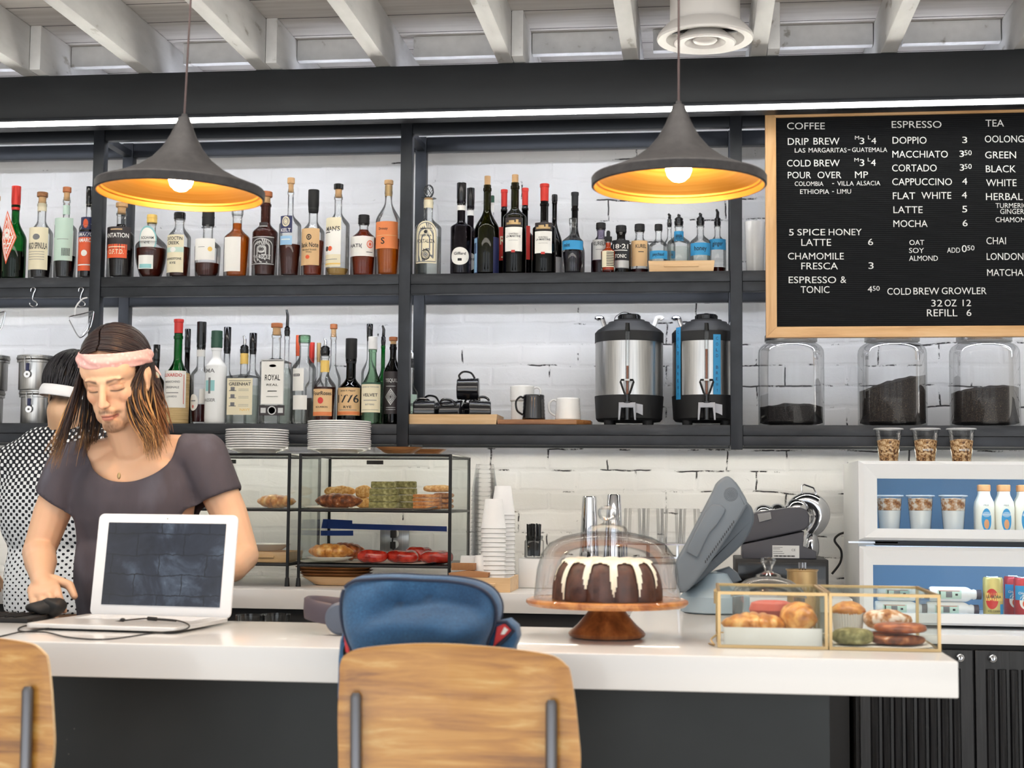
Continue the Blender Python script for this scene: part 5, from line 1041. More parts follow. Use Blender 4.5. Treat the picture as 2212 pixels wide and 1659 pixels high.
for i in range(4): wbowl(733-i*2, .235+(.008*i), ZC+.0008+i*.0105, 4.93, ('bottom','second','third','top')[i]+' wooden bowl of the stack under the right pastry case', .030, 'light_wood' if i == 0 else 'brown_wood', grp='wooden bowls under the pastry case')
# outlet on the wall
o_ = at(853, 1165, WALL); t = thing('wall_outlet', 'brushed steel outlet plate with a black plug behind the pastry case', 'outlet', (o_.x, WALL-.001, o_.z))
B().box(-.054,.054,-.006,0,-.045,.045,bev=.001).build('plate', 'steel_brushed', t)
for z in (.022,-.018): B().cyl(0,0,0,.003,.016,seg=24,M=Matrix.Translation((0,-.006,z)) @ Matrix.Rotation(pi/2,4,'X')).build('socket', 'white_plastic', t)
B().box(-.011,.009,-.035,-.0092,.006,.034,bev=.003).box(-.012,.006,-.03,-.0092,-.034,-.008,bev=.003).tube(spline([(-.002,-.03,.006),(.0,-.04,-.02),(.01,-.03,-.06),(.05,-.02,-.09)],5),.003,6).build('plug', 'rubber', t)

# cups, sleeves, wooden cup tray
tray('wooden_tray', 'pale wooden caddy holding paper cups right of the pastry case', 'tray', (cx1+.108, 4.79, ZC+.0006), .205, .22, .045, 0, flare=.0)
tz2 = ZC+.0075
def cupstack(name, px, r0, r1, ytop, ybot, Y, m, label, n, z0=None, rim=.9, part='cup'):
    """inverted nested cups: one thing each, copied upward"""
    z0 = z0 if z0 is not None else tz2; H_ = at(px, ytop, Y).z-z0; hc = .095 if r1 > .035 else .06
    hc = min(hc, H_*.6); st = (H_-hc)/(n-1); x = at(px, 1150, Y).x
    o = B().lathe([(r1*1.02,.0),(r1*1.06,.0015),(r1*1.02,.003),(r1,.004),(r0,hc-.001),(r0*.97,hc),(r0*.9,hc-.003),(.0005,hc-.003)], 32).build(name, m, None, smooth=50, loc=(x, Y, z0+.0004))
    tag(o, label, 'cup', label)
    for i in range(1, n): c_ = o.copy(); COL.objects.link(c_); c_.location.z = z0+.0004+i*st
    return z0+H_
cupstack('plastic_cup', 1046, .030, .044, 1003, 1250, 4.99, 'plastic_clear', 'clear plastic cup nested upside down in the tall stack right of the pastry case', 22, z0=ZC+.0006)
cupstack('paper_cup', 1086, .027, .040, 1050, 1250, 4.855, 'white_plastic', 'white paper cup nested upside down in the rear stack by the straws', 18)
cupstack('paper_cup', 1066, .028, .040, 1078, 1250, 4.768, 'white_plastic', 'white paper cup nested upside down in the front stack in the caddy', 14)
cupstack('paper_cup', 1036, .014, .019, 1200, 1250, 4.745, 'white_plastic', 'small white paper cup in the short stack before the tall ones', 4)
p = at(1021, 1210, 4.88); tag(B().prism([(-.034,0),(.034,0),(.025,.10),(-.025,.10)], -.02, .02, bev=.003).build('napkin_holder', 'white_plastic', None, loc=(at(1013,1210,4.85).x, 4.85, tz2)), 'blank white tapered holder behind the cardboard sleeves', 'holder')
def sleeves(px, Y, z, n, w, h, label, grp):
    x = at(px, 1240, Y).x; st = w/n
    o = B().box(-st*.42, st*.42, -.02, .02, 0, h, bev=.0006).build('cup_sleeve', 'cardboard', None, loc=(x-w/2, Y, z)); tag(o, label, 'sleeve', grp)
    for i in range(1, n): c_ = o.copy(); COL.objects.link(c_); c_.location.x = x-w/2+i*st
sleeves(1003, 4.705, ZC+.046+.0215, 22, .075, .022, 'cardboard cup sleeve standing on edge in the upper row', 'cardboard cup sleeves on edge')
tag(B().prism([(-.062,0),(.062,0),(.064,.014),(.0,.021),(-.064,.012)], -.022, .020, bev=.001).build('cup_sleeve', 'cardboard', None, loc=(at(1014,1240,4.705).x, 4.705, ZC+.0462)), 'flat cardboard cup sleeve lying under the upright sleeves', 'sleeve')
# straws
sp = at(1154, 1205, 4.95); wb = thing('white_box', 'white lidded box under the straw jar', 'box', (at(1170, 1240, 5.0).x, 5.01, ZC+.0006))
sz = at(1154, 1205, 4.95).z
B().box(-.07,.07,-.09,.09,0,sz-ZC-.002,bev=.004).build('box_body', 'white_plastic', wb)
t = thing('straw_jar', 'small square glass jar full of black straws', 'jar', (sp.x, 4.95, sz)); jh = at(1154,1157,4.95).z-sz
B().lathe([(.0005,.002),(.028,.001),(.031,.003),(.031,jh*.75),(.027,jh*.84),(.029,jh*.9),(.029,jh)], 32, sq=[6,6,6,6,3,2,2]).build('glass_body', 'clear_glass', t)
so = None
for i in range(19):
    a = i*2.4; r_ = .0048*sqrt(i)*1.05
    if so is None: so = tag(B().tube([(0,0,0),(0,0,at(1154,1132,4.95).z-sz-.006)], .0026, 8).build('straw', 'black_gloss', None, loc=(sp.x, 4.95, sz+.005)), 'black drinking straw standing in the small glass jar', 'straw', 'black straws in the jar')
    else: c_ = so.copy(); COL.objects.link(c_); c_.location = (sp.x+r_*cos(a), 4.95+r_*sin(a), sz+.005+(i % 4)*.001); c_.rotation_euler = (r_*sin(a)*-1.6, r_*cos(a)*1.6, 0)
# shakers, glass rack
bx = thing('glass_rack', 'low metal rack carrying a row of upturned glasses', 'rack', (at(1400, 1200, 5.1).x, 5.1, ZC+.0006)); rz_ = at(1400, 1172, 5.1).z-ZC
b = B().box(-.085,.22,-.10,.12,rz_-.006,rz_-.001).box(-.085,.22,-.10,-.096,rz_-.05,rz_-.045)
for x in (-.078,0,.1,.21):
    for y in (-.097,.094): b.box(x-.003,x+.003,y,y+.004,0,rz_-.006)
b.build('rack_frame', 'chrome', bx); B().box(-.07,.20,-.08,.09,0,rz_-.07,bev=.003).build('drip_tray', 'white_plastic', bx)
gp = None
for i, px in enumerate((1366, 1406, 1446, 1486)):
    for j, Y in enumerate((5.04, 5.115)):
        x = at(px, 1150, 5.04).x+j*.012; hh = at(px, 1098, 5.06).z-ZC-rz_
        if gp is None: gp = tag(B().lathe([(.030,0),(.0315,.001),(.0275,hh-.004),(.026,hh),(.0005,hh)], 28).build('drinking_glass', 'thin_glass', None, loc=(x, Y, ZC+rz_+.0002)), 'clear tumbler standing upside down on the metal rack', 'glass', 'upturned tumblers on the rack')
        else: c_ = gp.copy(); COL.objects.link(c_); c_.location = (x, Y, ZC+rz_+.0002)
for px, yt, w0, w1, lab in ((1273, 1072, 30, 40, 'left steel cocktail shaker cup standing upside down'), (1326, 1068, 28, 42, 'right steel cocktail shaker cup standing upside down')):
    Y = 5.14; z = ZC+.0006; hh = at(px, yt, Y).z-z; m = mpp(px, Y)
    t = thing('cocktail_shaker', lab, 'shaker', (at(px, 1150, Y).x, Y, z)); B().lathe([(w1*.58*m,0),(w1*.6*m,.002),(w1*.5*m,hh*.5),(w0*.5*m,hh-.003),(w0*.45*m,hh),(.0005,hh)], 36).build('tin', 'chrome', t); B().lathe([(w1*.6*m,.06),(w1*.625*m,.058),(w1*.63*m,.0),(w1*.585*m,0)], 36).build('rubber_ring', 'black_matte', t)

# printer on cash drawer, chrome juicer behind, point-of-sale terminal in front
mat('printer_grey', (62,62,70), .5); mat('terminal_grey', (104,114,124), .45); mat('terminal_dark', (84,94,104), .45); mat('terminal_base', (150,168,180), .4)
def soft(pts, n=4): return [(q.x, q.y) for q in spline([Vector((x, y, 0)) for x, y in pts], n, True)]
def px_prism(b, pts, Y, d0, d1, org, mi=0, bev=0): b.prism([(at(x, y, Y).x-org[0], at(x, y, Y).z-org[2]) for x, y in pts], d0, d1, 'xz', mi, bev); return b
org = (at(1691, 1260, 4.78).x, 4.78, ZC+.0006)
dr = thing('cash_drawer', 'low black cash drawer under the receipt printer', 'cash drawer', org)
hd = at(1691, 1208, 4.78).z-ZC
B().box(-.148,.142,0,.30,0,hd,bev=.004).build('drawer_case', 'black_matte', dr); B().box(-.14,.134,-.004,-.0005,.01,hd-.012,bev=.001).build('drawer_front', 'black_gloss', dr)
org = (at(1691, 1208, 4.80).x, 4.80, ZC+hd+.0035)
pr_ = thing('receipt_printer', 'charcoal receipt printer with a white rating label on top of the black drawer', 'printer', org)
px_prism(B(), [(1603,1208),(1603,1172),(1620,1146),(1735,1180),(1763,1191),(1764,1208)][0:2]+[(1604,1176),(1737,1148),(1735,1180),(1763,1191),(1764,1208)], 4.80, 0, .14, org, bev=.004).build('base', 'printer_grey', pr_)
px_prism(B(), [(1605,1173),(1608,1158),(1624,1112),(1634,1107),(1700,1097),(1730,1096),(1742,1101),(1749,1114),(1748,1134),(1738,1145)], 4.80, -.002, .142, org, bev=.006).build('cover', 'printer_grey', pr_)
px_prism(B(), [(1636,1110),(1664,1106),(1667,1121),(1640,1128)], 4.80, -.007, -.002, org, bev=.001).build('cover_latch', mat('grey_plastic', (136,136,138), .5), pr_)
b = B(); q = at(1697.5, 1192, 4.80); lx_, lz_ = q.x-org[0], q.z-org[2]
b.box(lx_-.042, lx_+.042, -.0012, -.0002, lz_-.020, lz_+.020)
f_ = lambda u, z: (lx_+u, -.0014, lz_+z)
for z, w in ((.014,.03),(.009,.022),(.001,.03),(-.005,.035)): patch(b, f_, w, z-.0006, z+.0006, 1, cx=-.040+w/2)
for k in range(16): patch(b, f_, .0022+.001*(k % 3), -.016, -.011, 1, cx=-.036+k*.0042)
b.text('CE', f_, .024, .006, .012, .007, 1); b.build('rating_label', ['silver_print', 'ink'], pr_)
cj = at(1735, 1150, 5.2); t = thing('citrus_juicer', 'shiny chrome machine with a curved spout behind the receipt printer', 'juicer', (cj.x, 5.2, ZC+.0006))
def cp(px, py, Y=5.2): q = at(px, py, Y); return (q.x-cj.x, Y-5.2, q.z-ZC-.0006)
B().ball(cp(1722,1098), (.042,.05,.036)).ball(cp(1680,1105), (.030,.045,.028)).ball(cp(1650,1105), (.034,.04,.024)).ball(cp(1752,1180), (.028,.04,.055)).cyl(cp(1752,1200)[0],0,0,.10,.05,.032,32).build('machine_body', 'chrome', t)
B().tube(spline([cp(1712,1092),cp(1740,1082),cp(1762,1092),cp(1771,1112),cp(1764,1134),cp(1748,1152)],6), [.022+.014*sin(pi*k/30) for k in range(31)], 18).build('spout', 'chrome', t)
B().tube([cp(1732,1084),cp(1732,1050),cp(1737,1047),cp(1757,1054),cp(1764,1066)], .003, 8).build('wire_handle', 'chrome', t)
B().lathe([(.012,-.004),(.017,0),(.012,.004)],24,M=Matrix.Translation(Vector(cp(1680,1104))+Vector((0,-.046,0))) @ Matrix.Rotation(pi/2,4,'X')).build('ring', 'chrome', t)

TY = 3.62; org = (at(1530, 1318, 3.66).x, 3.70, Z_BAR+.0006)
ps = thing('pos_terminal', 'slate grey point-of-sale screen tilted with its back toward the bar', 'register', org)
S_ = lambda pts: [(1400+x/4.424, 1000+y/4.424) for x, y in pts]
b = px_prism(B(), soft(S_([(730,132),(790,140),(860,215),(930,330),(945,380),(930,440),(700,800),(400,1203),(285,1190),(262,960),(345,790),(600,300),(650,195)])), 3.66, -.045, .0, org, bev=.008); b.build('screen_back', 'terminal_grey', ps)
px_prism(B(), soft(S_([(800,180),(950,370),(1000,430),(1020,520),(1000,620),(900,790),(640,1020),(420,1195),(330,1180),(600,700)])), 3.66, .0005, .035, org, bev=.008).build('screen_housing', 'terminal_dark', ps)
px_prism(B(), S_([(620,395),(690,400),(740,440),(730,480),(660,590),(590,660),(470,905),(370,850),(380,790),(560,450)]), 3.66, -.052, -.0455, org, bev=.003).build('cover_plate', 'terminal_grey', ps)
b = B()
for ring, n in ((0,1),(13,8),(25,14),(38,20),(52,26),(64,32)):
    for k in range(n):
        a = 2*pi*k/n; q = at(*S_([(795+ring*cos(a), 300+ring*sin(a))])[0], 3.615); b.cyl(q.x-org[0], 0, 0, .0004, .00085, seg=6, M=Matrix.Translation((0,-.0865+.0005-.0-.0+.0,q.z-org[2])) @ Matrix.Rotation(pi/2,4,'X'))
Mv = b; b.build('speaker_grille', 'ink', ps)
for c_ in ps.children:
    if c_.name.startswith('speaker_grille'): c_.location.y = .0865-.0458-.0
b = B()
for k in range(17):
    x, y = 820-k*17, 553+k*24; q0 = at(*S_([(x, y)])[0], 3.62); q1 = at(*S_([(x-14, y+26)])[0], 3.62)
    b.box(q0.x-org[0]-.0008, q0.x-org[0]+.0012, -.0462, -.0448, q1.z-org[2], q0.z-org[2])
b.build('vent_slots', 'ink', ps)
Zp = lambda py: at(1540, py, 3.70).z-Z_BAR-.0006
q = at(1545, 1300, 3.70).x-org[0]
B().lathe([(.0005,0),(.075,0),(.085,.004),(.085,Zp(1290)),(.075,Zp(1280)),(.05,Zp(1268)),(.03,Zp(1240)),(.0005,Zp(1235))], 40, c=(q,.04,0), sy=.8).build('base', 'terminal_base', ps)
px_prism(B(), S_([(640,1040),(780,1000),(860,1060),(900,1130),(620,1240),(300,1250),(290,1200)]), 3.70, .0365, .08, org, bev=.006).build('stand_arm', 'terminal_dark', ps)

# ================================================================== BAR TOP
cz = Z_BAR+.0006; cc = onz(1311, 1378, Z_BAR)
cs = thing('cake_stand', 'round wooden pedestal cake stand with a glass dome on the bar', 'cake stand', (cc.x, cc.y, cz))
m = mpp(1311, cc.y); Zc_ = lambda py: at(1311, py, cc.y).z-cz
zpl = .0765
B().lathe([(.0005,0),(.068,0),(.075,.003),(.078,.009),(.074,.014),(.060,.026),(.046,.042),(.036,.056),(.034,zpl-.014),(.0005,zpl-.014)], 48).build('pedestal', 'acacia_v', cs)
B().lathe([(.0005,zpl-.0138),(.13,zpl-.0138),(.158,zpl-.012),(.164,zpl-.006),(.163,zpl-.001),(.156,zpl+.002),(.15,zpl),(.0005,zpl)], 72).build('plate', 'acacia', cs)
dm = B().lathe([(.1475,zpl+.0005),(.148,zpl+.004),(.142,zpl+.06),(.134,zpl+.09),(.118,zpl+.112),(.09,zpl+.126),(.055,zpl+.134),(.042,zpl+.136),(.040,zpl+.142),(.034,zpl+.148),(.016,zpl+.151),(.009,zpl+.154)], 64).build('glass_dome', 'thin_glass', cs, smooth=60)
B().lathe([(.009,zpl+.153),(.008,zpl+.158),(.016,zpl+.163),(.020,zpl+.172),(.019,zpl+.181),(.012,zpl+.187),(.0005,zpl+.189)], 28).build('knob', 'clear_glass', dm)
# bundt cake
noisy('chocolate_cake', [(.3,(60,32,22)),(.7,(98,58,42))], ns=60, rough=.5, bump=.4); mat('icing', (250,240,218), .3, coat=.4, sss=.1)
bk2 = thing('bundt_cake', 'ridged chocolate bundt cake with cream icing under the glass dome', 'cake', (cc.x, cc.y, cz+zpl+.0006))
def bundt(rings, top):
    vs_, fs = [], []; seg = 288
    prof = []
    for i in range(rings+1):
        a = pi*i/rings; prof.append((.066-.042*cos(a+pi)*1.0, .0+.080*max(0.0, sin(a))**.75))
    for i, (r, z) in enumerate(prof):
        for k in range(seg):
            th = 2*pi*k/seg; lob = abs(cos(th*6+.5)); w = min(1, max(0, (r-.045)/.04)); r2 = r*(1+.10*(lob**.6-.6)*w)
            vs_.append((r2*cos(th), r2*sin(th), z*(1+.05*(lob-.5)*w)))
    for i in range(rings):
        for k in range(seg): k2 = (k+1) % seg; fs.append((i*seg+k, i*seg+k2, (i+1)*seg+k2, (i+1)*seg+k))
    return vs_, fs
vs_, fs = bundt(64, 1)
B().add(vs_, fs).build('cake', 'chocolate_cake', bk2, smooth=60)
vv = []; keep = []
for v in vs_: 
    v = Vector(v); th = atan2(v.y, v.x); lob = abs(cos(th*6+.5)); vv.append(v+Vector((v.x*.025, v.y*.025, .0022)))
for f in fs:
    c_ = sum((Vector(vs_[i]) for i in f), Vector())/len(f); th = atan2(c_.y, c_.x); lob = abs(cos(th*6+.5)); r = c_.xy.length
    lim = .074-.070*max(0, 1-lob/.46)**.45*(.80+.20*sin(th*5+1))-.008*(1-lob)
    if c_.z > lim or (r < .06 and c_.z > .05): keep.append(f)
B().add(vv, keep).build('icing', 'icing', bk2, smooth=60)

# hinged brass and glass pastry boxes
def brass_box(x0, x1, y0, y1, h, label, grp):
    t = thing('glass_pastry_box', label, 'display case', (x0, y0, cz), 0, grp); w, d = x1-x0, y1-y0; r = .0029
    b = B()
    for z in (r, h-r):
        b.box(0,w,0,2*r,z-r,z+r).box(0,w,d-2*r,d,z-r,z+r).box(0,2*r,2*r,d-2*r,z-r,z+r).box(w-2*r,w,2*r,d-2*r,z-r,z+r)
    for x in (0, w-2*r):
        for y in (0, d-2*r): b.box(x, x+2*r, y, y+2*r, 2*r, h-2*r)
    b.build('brass_frame', 'gold_metal', t)
    for a in ((2*r,w-2*r,.002,.004,2*r,h-2*r),(2*r,w-2*r,d-.004,d-.002,2*r,h-2*r),(.002,.004,2*r,d-2*r,2*r,h-2*r),(w-.004,w-.002,2*r,d-2*r,2*r,h-2*r),(2*r,w-2*r,2*r,d-2*r,h-.004,h-.002)):
        B().box(*a).build('pane', 'pane_glass', t)
    B().box(2*r,w-2*r,2*r,d-2*r,.001,.003).build('base_panel', 'white_plastic', t)
    return t
hg = .106
g1 = brass_box(.040, .2455, 2.868, 3.15, hg, 'left brass edged glass box holding two croissants', 'brass edged glass pastry boxes on the bar')
g2 = brass_box(.2475, .452, 2.868, 3.15, hg, 'right brass edged glass box holding a muffin and cookies', 'brass edged glass pastry boxes on the bar')
B().tube([(-.004,.10,hg-.004),(-.004,.10,hg-.03)], .002, 8).box(-.006,-.0005,.09,.11,hg-.006,hg-.002).build('clasp', 'gold_metal', g1)
B().tube(spline([(-.002,.04,.02),(-.012,.03,.012),(-.006,.02,.003),(-.016,.045,.003)],5), .0018, 6).build('foot_hook', 'gold_metal', g1)
pz = cz+.0036
def sheet(x0, x1, y0, y1, z, label, up):
    n = 10; v, f = [], []
    for j in range(n+1):
        for i in range(n+1): u, w = i/n, j/n; v.append((x0+(x1-x0)*u, y0+(y1-y0)*w, z+up*(1-w)**2*(.9-.35*u)*0+ .004*max(0,u-.85)/.15+up*w*.6))
    for j in range(n):
        for i in range(n): a = j*(n+1)+i; f.append((a, a+1, a+n+2, a+n+1))
    m_ = len(v); v += [Vector(q)+Vector((0,0,.0008)) for q in v]; f += [tuple(m_+i for i in g) for g in f]
    return tag(B().add(v, f).build('baking_paper', 'parchment'), label, 'paper')
GB = 'pastries in the brass edged boxes'
# folded white card stands the croissants up in the left box
cd = B().prism([(0,0),(.012,0),(.012,.022),(.0,.034)], .052, .236, 'yz').build('paper_card', 'parchment', None, loc=(.0,2.885,pz))
tag(cd, 'folded white card in front of the croissants in the left box', 'paper')
croissant(1628, .128, .046, 2.98, pz+.012, 'pale glazed croissant lying at the left of the left brass box', 'crust', bend=.25, seed=21, dep=.045, group=GB)
croissant(1722, .088, .062, 2.985, pz+.018, 'larger bent croissant at the right of the left brass box', 'crust', bend=.9, seed=23, dep=.034, group=GB, rz=radians(-75))
tag(B().box(.055,.238,2.93,3.06,pz,pz+.0115,bev=.002).build('paper_pad', 'parchment'), 'white paper pad under the croissants in the left box', 'paper')
sheet(.262, .44, 2.885, 3.12, pz, 'white paper sheet under the cookies in the right box', .004)
lump('green_cookie', 1840, .078, .031, .07, 2.925, pz+.002, 'green_cake', 'thick green cookie at the front left of the right box', 51, .003, group=GB, flat=True)
mf = thing('muffin', 'golden muffin in a white pleated paper case in the right box', 'muffin', (at(1832, 1350, 3.04).x, 3.04, pz+.003), group=GB)
mh_ = at(1832,1320,3.04).z-pz-.004
b = B(); vs_, fs = [], []; seg = 72
for i, (r, z) in enumerate(((.0008,0),(.024,0),(.032,mh_*1.0),(.031,mh_*1.0),(.0008,mh_*.9))):
    for k in range(seg): q = 1+(.035*(1 if k % 2 else -1) if i in (1,2,3) else 0); vs_.append((r*q*cos(2*pi*k/seg), r*q*sin(2*pi*k/seg), z))
for i in range(4):
    for k in range(seg): k2 = (k+1) % seg; fs.append((i*seg+k, i*seg+k2, (i+1)*seg+k2, (i+1)*seg+k))
b.add(vs_, fs).build('paper_case', 'parchment', mf)
b = B().lathe([(.030,mh_-.004),(.035,mh_),(.034,mh_+.006),(.024,mh_+.015),(.010,mh_+.020),(.0005,mh_+.021)], 32); b.v = [v+Vector(noise.noise_vector(v*90))*.002 for v in b.v]; b.build('muffin_top', 'crust', mf, smooth=70)
lump('powdered_pastry', 1915, .095, .040, .07, 3.02, pz+.022, 'powder_pastry', 'sugar dusted pastry at the back of the right box', 53, .006, group=GB)
lump('cookie', 1942, .10, .020, .065, 2.935, pz+.0245, 'glazed_brown', 'upper of two long brown cookies in the right box', 54, .003, group=GB, flat=True)
lump('cookie', 1935, .105, .020, .07, 2.935, pz+.0025, 'dark_crust', 'lower of two long brown cookies in the right box', 55, .003, group=GB, flat=True)
lump('cookie', 1915, .08, .018, .06, 3.03, pz+.003, 'glazed_brown', 'brown cookie under the sugar dusted pastry', 56, .003, group=GB, flat=True)
# lidded glass jar and brass tin behind the boxes
jx = at(1660, 1300, 3.26); t = thing('lidded_glass_jar', 'low glass jar with a domed knob lid behind the left brass box', 'jar', (jx.x, 3.26, cz)); Zj = lambda py: at(1660, py, 3.26).z-cz; R_ = .077
B().lathe([(.0005,.002),(R_*.9,.001),(R_,.006),(R_,Zj(1292))], 48).build('glass_body', 'clear_glass', t)
ld = B().lathe([(R_*1.05,Zj(1291)),(R_*1.04,Zj(1284)),(R_*.9,Zj(1268)),(R_*.62,Zj(1253)),(R_*.35,Zj(1247)),(R_*.34,Zj(1242)),(R_*.2,Zj(1238))], 48).build('glass_lid', 'clear_glass', t, smooth=60)
B().lathe([(R_*.2,Zj(1238.5)),(R_*.1,Zj(1233)),(R_*.14,Zj(1222)),(R_*.22,Zj(1212)),(R_*.20,Zj(1206)),(.0005,Zj(1203))], 28).build('knob', 'clear_glass', ld)
tag(B().lathe([(.018,.012),(.022,.026),(.032,.034),(.043,.030),(.048,.016),(.043,.003),(.030,.0),(.02,.004),(.018,.012)], 40).build('doughnut', mat('pink_glaze', (222,112,98), .4, bump=.3, bs=60), None, loc=(jx.x+.006, 3.25, cz+.030)), 'pink glazed doughnut inside the lidded glass jar', 'doughnut')
tag(B().cyl(0,0,0,.027,.055,seg=32,bev=.003).build('cake_layer', 'parchment', None, loc=(jx.x, 3.26, cz+.0024)), 'white paper wrapped round lying under the doughnut in the jar', 'cake')
tx = at(1733, 1280, 3.55); t = thing('brass_tin', 'open brass coloured tin holding silver cutlery behind the brass box', 'tin', (tx.x, 3.55, cz)); ht_ = at(1733,1230,3.55).z-cz
B().lathe([(.0005,0),(.034,0),(.035,.002),(.035,ht_-.004),(.0375,ht_-.002),(.0375,ht_),(.034,ht_),(.034,.003),(.0005,.002)], 40).build('can', 'gold_metal', t)
for i, (dx, a) in enumerate(((-.01,.5),(.012,-.3),(.002,.1))): tag(B().tube([(0,0,0),(0,0,ht_+.012)], [.003,.006], 8, flat=.4).build('spoon', 'chrome', None, loc=(tx.x+dx*.6, 3.55, cz+.004)), ('left','right','middle')[i]+' spoon handle standing in the brass tin', 'spoon', 'spoons in the brass tin')

# laptop
lh = Vector((-1.180, 3.19, cz)); lp = thing('laptop', 'open silver-white laptop on the left of the bar, screen toward the stools', 'laptop', lh, radians(-6.0))
LW = .338; LD = .262
mat('aluminium', (226,224,222), .32, .5); mat('laptop_white', (238,238,240), .3)
b = B(); b.prism(rrect(-LW/2, LW/2, -LD, 0, .012), .004, .013, 'xy', bev=.002); b.build('base', 'aluminium', lp)
B().prism(rrect(-LW/2+.03, LW/2-.03, -LD+.02, -.02, .01), .0008, .0038, 'xy').build('underside', 'black_matte', lp)
kb = B(); 
for r_ in range(5):
    for k in range(13): kb.box(-.137+k*.0212, -.137+k*.0212+.0185, -.118+r_*.0195, -.118+r_*.0195+.0165, .0131, .0142, bev=.0005)
kb.build('keyboard', 'laptop_white', lp); B().box(-.052,.052,-LD+.02,-LD+.095,.0131,.0134).build('trackpad', 'aluminium', lp)
LM = Matrix.Translation((0,.004,.010)) @ Matrix.Rotation(radians(-8), 4, 'X'); LHt = .228
b = B(); b.prism(rrect(-LW/2, LW/2, 0, LHt, .013), 0, .006, 'xz', bev=.0015, M=LM); ld = b.build('screen_lid', 'laptop_white', lp)
def screen_mat():
    m, nt, b = base('laptop_screen'); N = nt.nodes; L = nt.links
    v = mapping(nt, (1,1,1), (pi/2,0,0)); n1 = tex(nt, 'ShaderNodeTexNoise', v, Scale=22, Detail=6, Roughness=.6)
    sc = N.new('ShaderNodeVectorMath'); sc.operation = 'SCALE'; sc.inputs['Scale'].default_value = .022; L.new(n1.outputs['Color'], sc.inputs[0])
    ad = N.new('ShaderNodeVectorMath'); L.new(v, ad.inputs[0]); L.new(sc.outputs[0], ad.inputs[1])
    t = N.new('ShaderNodeTexBrick'); L.new(ad.outputs[0], t.inputs['Vector'])
    for k, q in (('Scale',1),('Mortar Size',.0016),('Mortar Smooth',.4),('Brick Width',.115),('Row Height',.045)): t.inputs[k].default_value = q
    n2 = tex(nt, 'ShaderNodeTexNoise', v, Scale=9, Detail=7, Roughness=.65, Distortion=.6)
    c0 = ramp(nt, n2.outputs['Fac'], [(.3,(22,24,34)),(.5,(44,48,62)),(.62,(84,94,110)),(.75,(170,184,196))])
    mx = N.new('ShaderNodeMix'); mx.data_type = 'RGBA'; L.new(t.outputs['Fac'], mx.inputs['Factor']); L.new(c0, mx.inputs['A']); mx.inputs['B'].default_value = lin((18,19,28))
    b.inputs['Base Color'].default_value = lin((10,10,14)); b.inputs['Roughness'].default_value = .12
    L.new(mx.outputs['Result'], b.inputs['Emission Color']); b.inputs['Emission Strength'].default_value = .55
screen_mat()
B().box(-.1425,.1425,-.0012,-.0002,.024,LHt-.020,M=LM).build('display', 'laptop_screen', ld)
B().cyl(0,0,0,.0006,.0012,seg=12,M=LM @ Matrix.Translation((0,-.0002,LHt-.010)) @ Matrix.Rotation(pi/2,4,'X')).build('webcam', 'ink', ld)
# cable on the bar with an inline plug
def Pz(px, py, z=Z_BAR+.003): q = onz(px, py, z); return q
pts = [Pz(2,1337),Pz(60,1335),Pz(78,1343),Pz(170,1341),Pz(215,1347),Pz(262,1341,Z_BAR+.016),Pz(290,1338,Z_BAR+.018),Pz(322,1336,Z_BAR+.018),Pz(380,1340,Z_BAR+.017),Pz(408,1350,Z_BAR+.017),Pz(395,1361,Z_BAR+.017),Pz(330,1368,Z_BAR+.017),Pz(230,1381),Pz(150,1377),Pz(100,1366),Pz(50,1364),Pz(40,1358),Pz(60,1351),Pz(120,1345),Pz(137,1341),Pz(110,1356),Pz(60,1364),Pz(30,1368)]
e0 = pts[-1]; pts += [Vector((e0.x-.006, 2.716, Z_BAR-.004)), Vector((e0.x-.012, 2.712, Z_BAR-.03)), Vector((e0.x-.010, 2.712, Z_BAR-.07)), Vector((e0.x, 2.706, Z_BAR-.14)), Vector((e0.x+.01, 2.706, Z_BAR-.22))]
cb = thing('charging_cable', 'thin black cable looping over the laptop base and down the bar front', 'cable', pts[0])
B().tube([q-pts[0] for q in spline(pts, 8)], .0016, 8).build('wire', 'rubber', cb)
a_, b_ = Pz(320,1336,Z_BAR+.0205)-pts[0], Pz(380,1341,Z_BAR+.0195)-pts[0]
B().tube([a_, a_+(b_-a_)*.3, a_+(b_-a_)*.32, b_], [.0042,.0042,.0026,.0022], 12).build('plug', 'black_matte', cb)
a_ = Pz(265,1339,Z_BAR+.018)-pts[0]; B().ball(a_, (.006,.004,.004)).build('splitter', 'black_matte', cb)
# black bar mat along the back edge on the left
x0_, x1_ = -2.6, onz(192, 1322, Z_BAR).x
bm_ = B().box(x0_, x1_, 3.09, 3.235, cz, cz+.010, bev=.003)
for k in range(60): 
    x = x0_+.02+k*(x1_-x0_-.04)/60
    if x > -2.0: bm_.box(x, x+.006, 3.10, 3.225, cz+.010, cz+.013)
tag(bm_.build('bar_mat', 'rubber'), 'long black ribbed rubber mat along the left back edge of the bar', 'mat')
# two glasses behind the bar
for i, px in enumerate((538, 565)):
    q = at(px, 1335, 3.36); zt_ = at(px, 1329+i*3, 3.36).z
    tag(B().lathe([(.0005,.001),(.026,0),(.028,.003),(.034,.11),(.0325,.11),(.026,.008),(.0005,.006)], 28).build('drinking_glass', 'clear_glass', None, loc=(q.x+(.012*i), 3.37+.07*i, zt_-.11)), ('left','right')[i]+' glass rim showing just behind the bar top beside the laptop', 'glass', 'glasses behind the bar')
sk = tag(B().box(-1.0,-.6,3.30,3.50,at(540,1329,3.36).z-.135,at(540,1329,3.36).z-.1135,bev=.003).build('drying_shelf', 'steel_brushed'), 'low steel shelf behind the bar carrying two glasses', 'shelf')
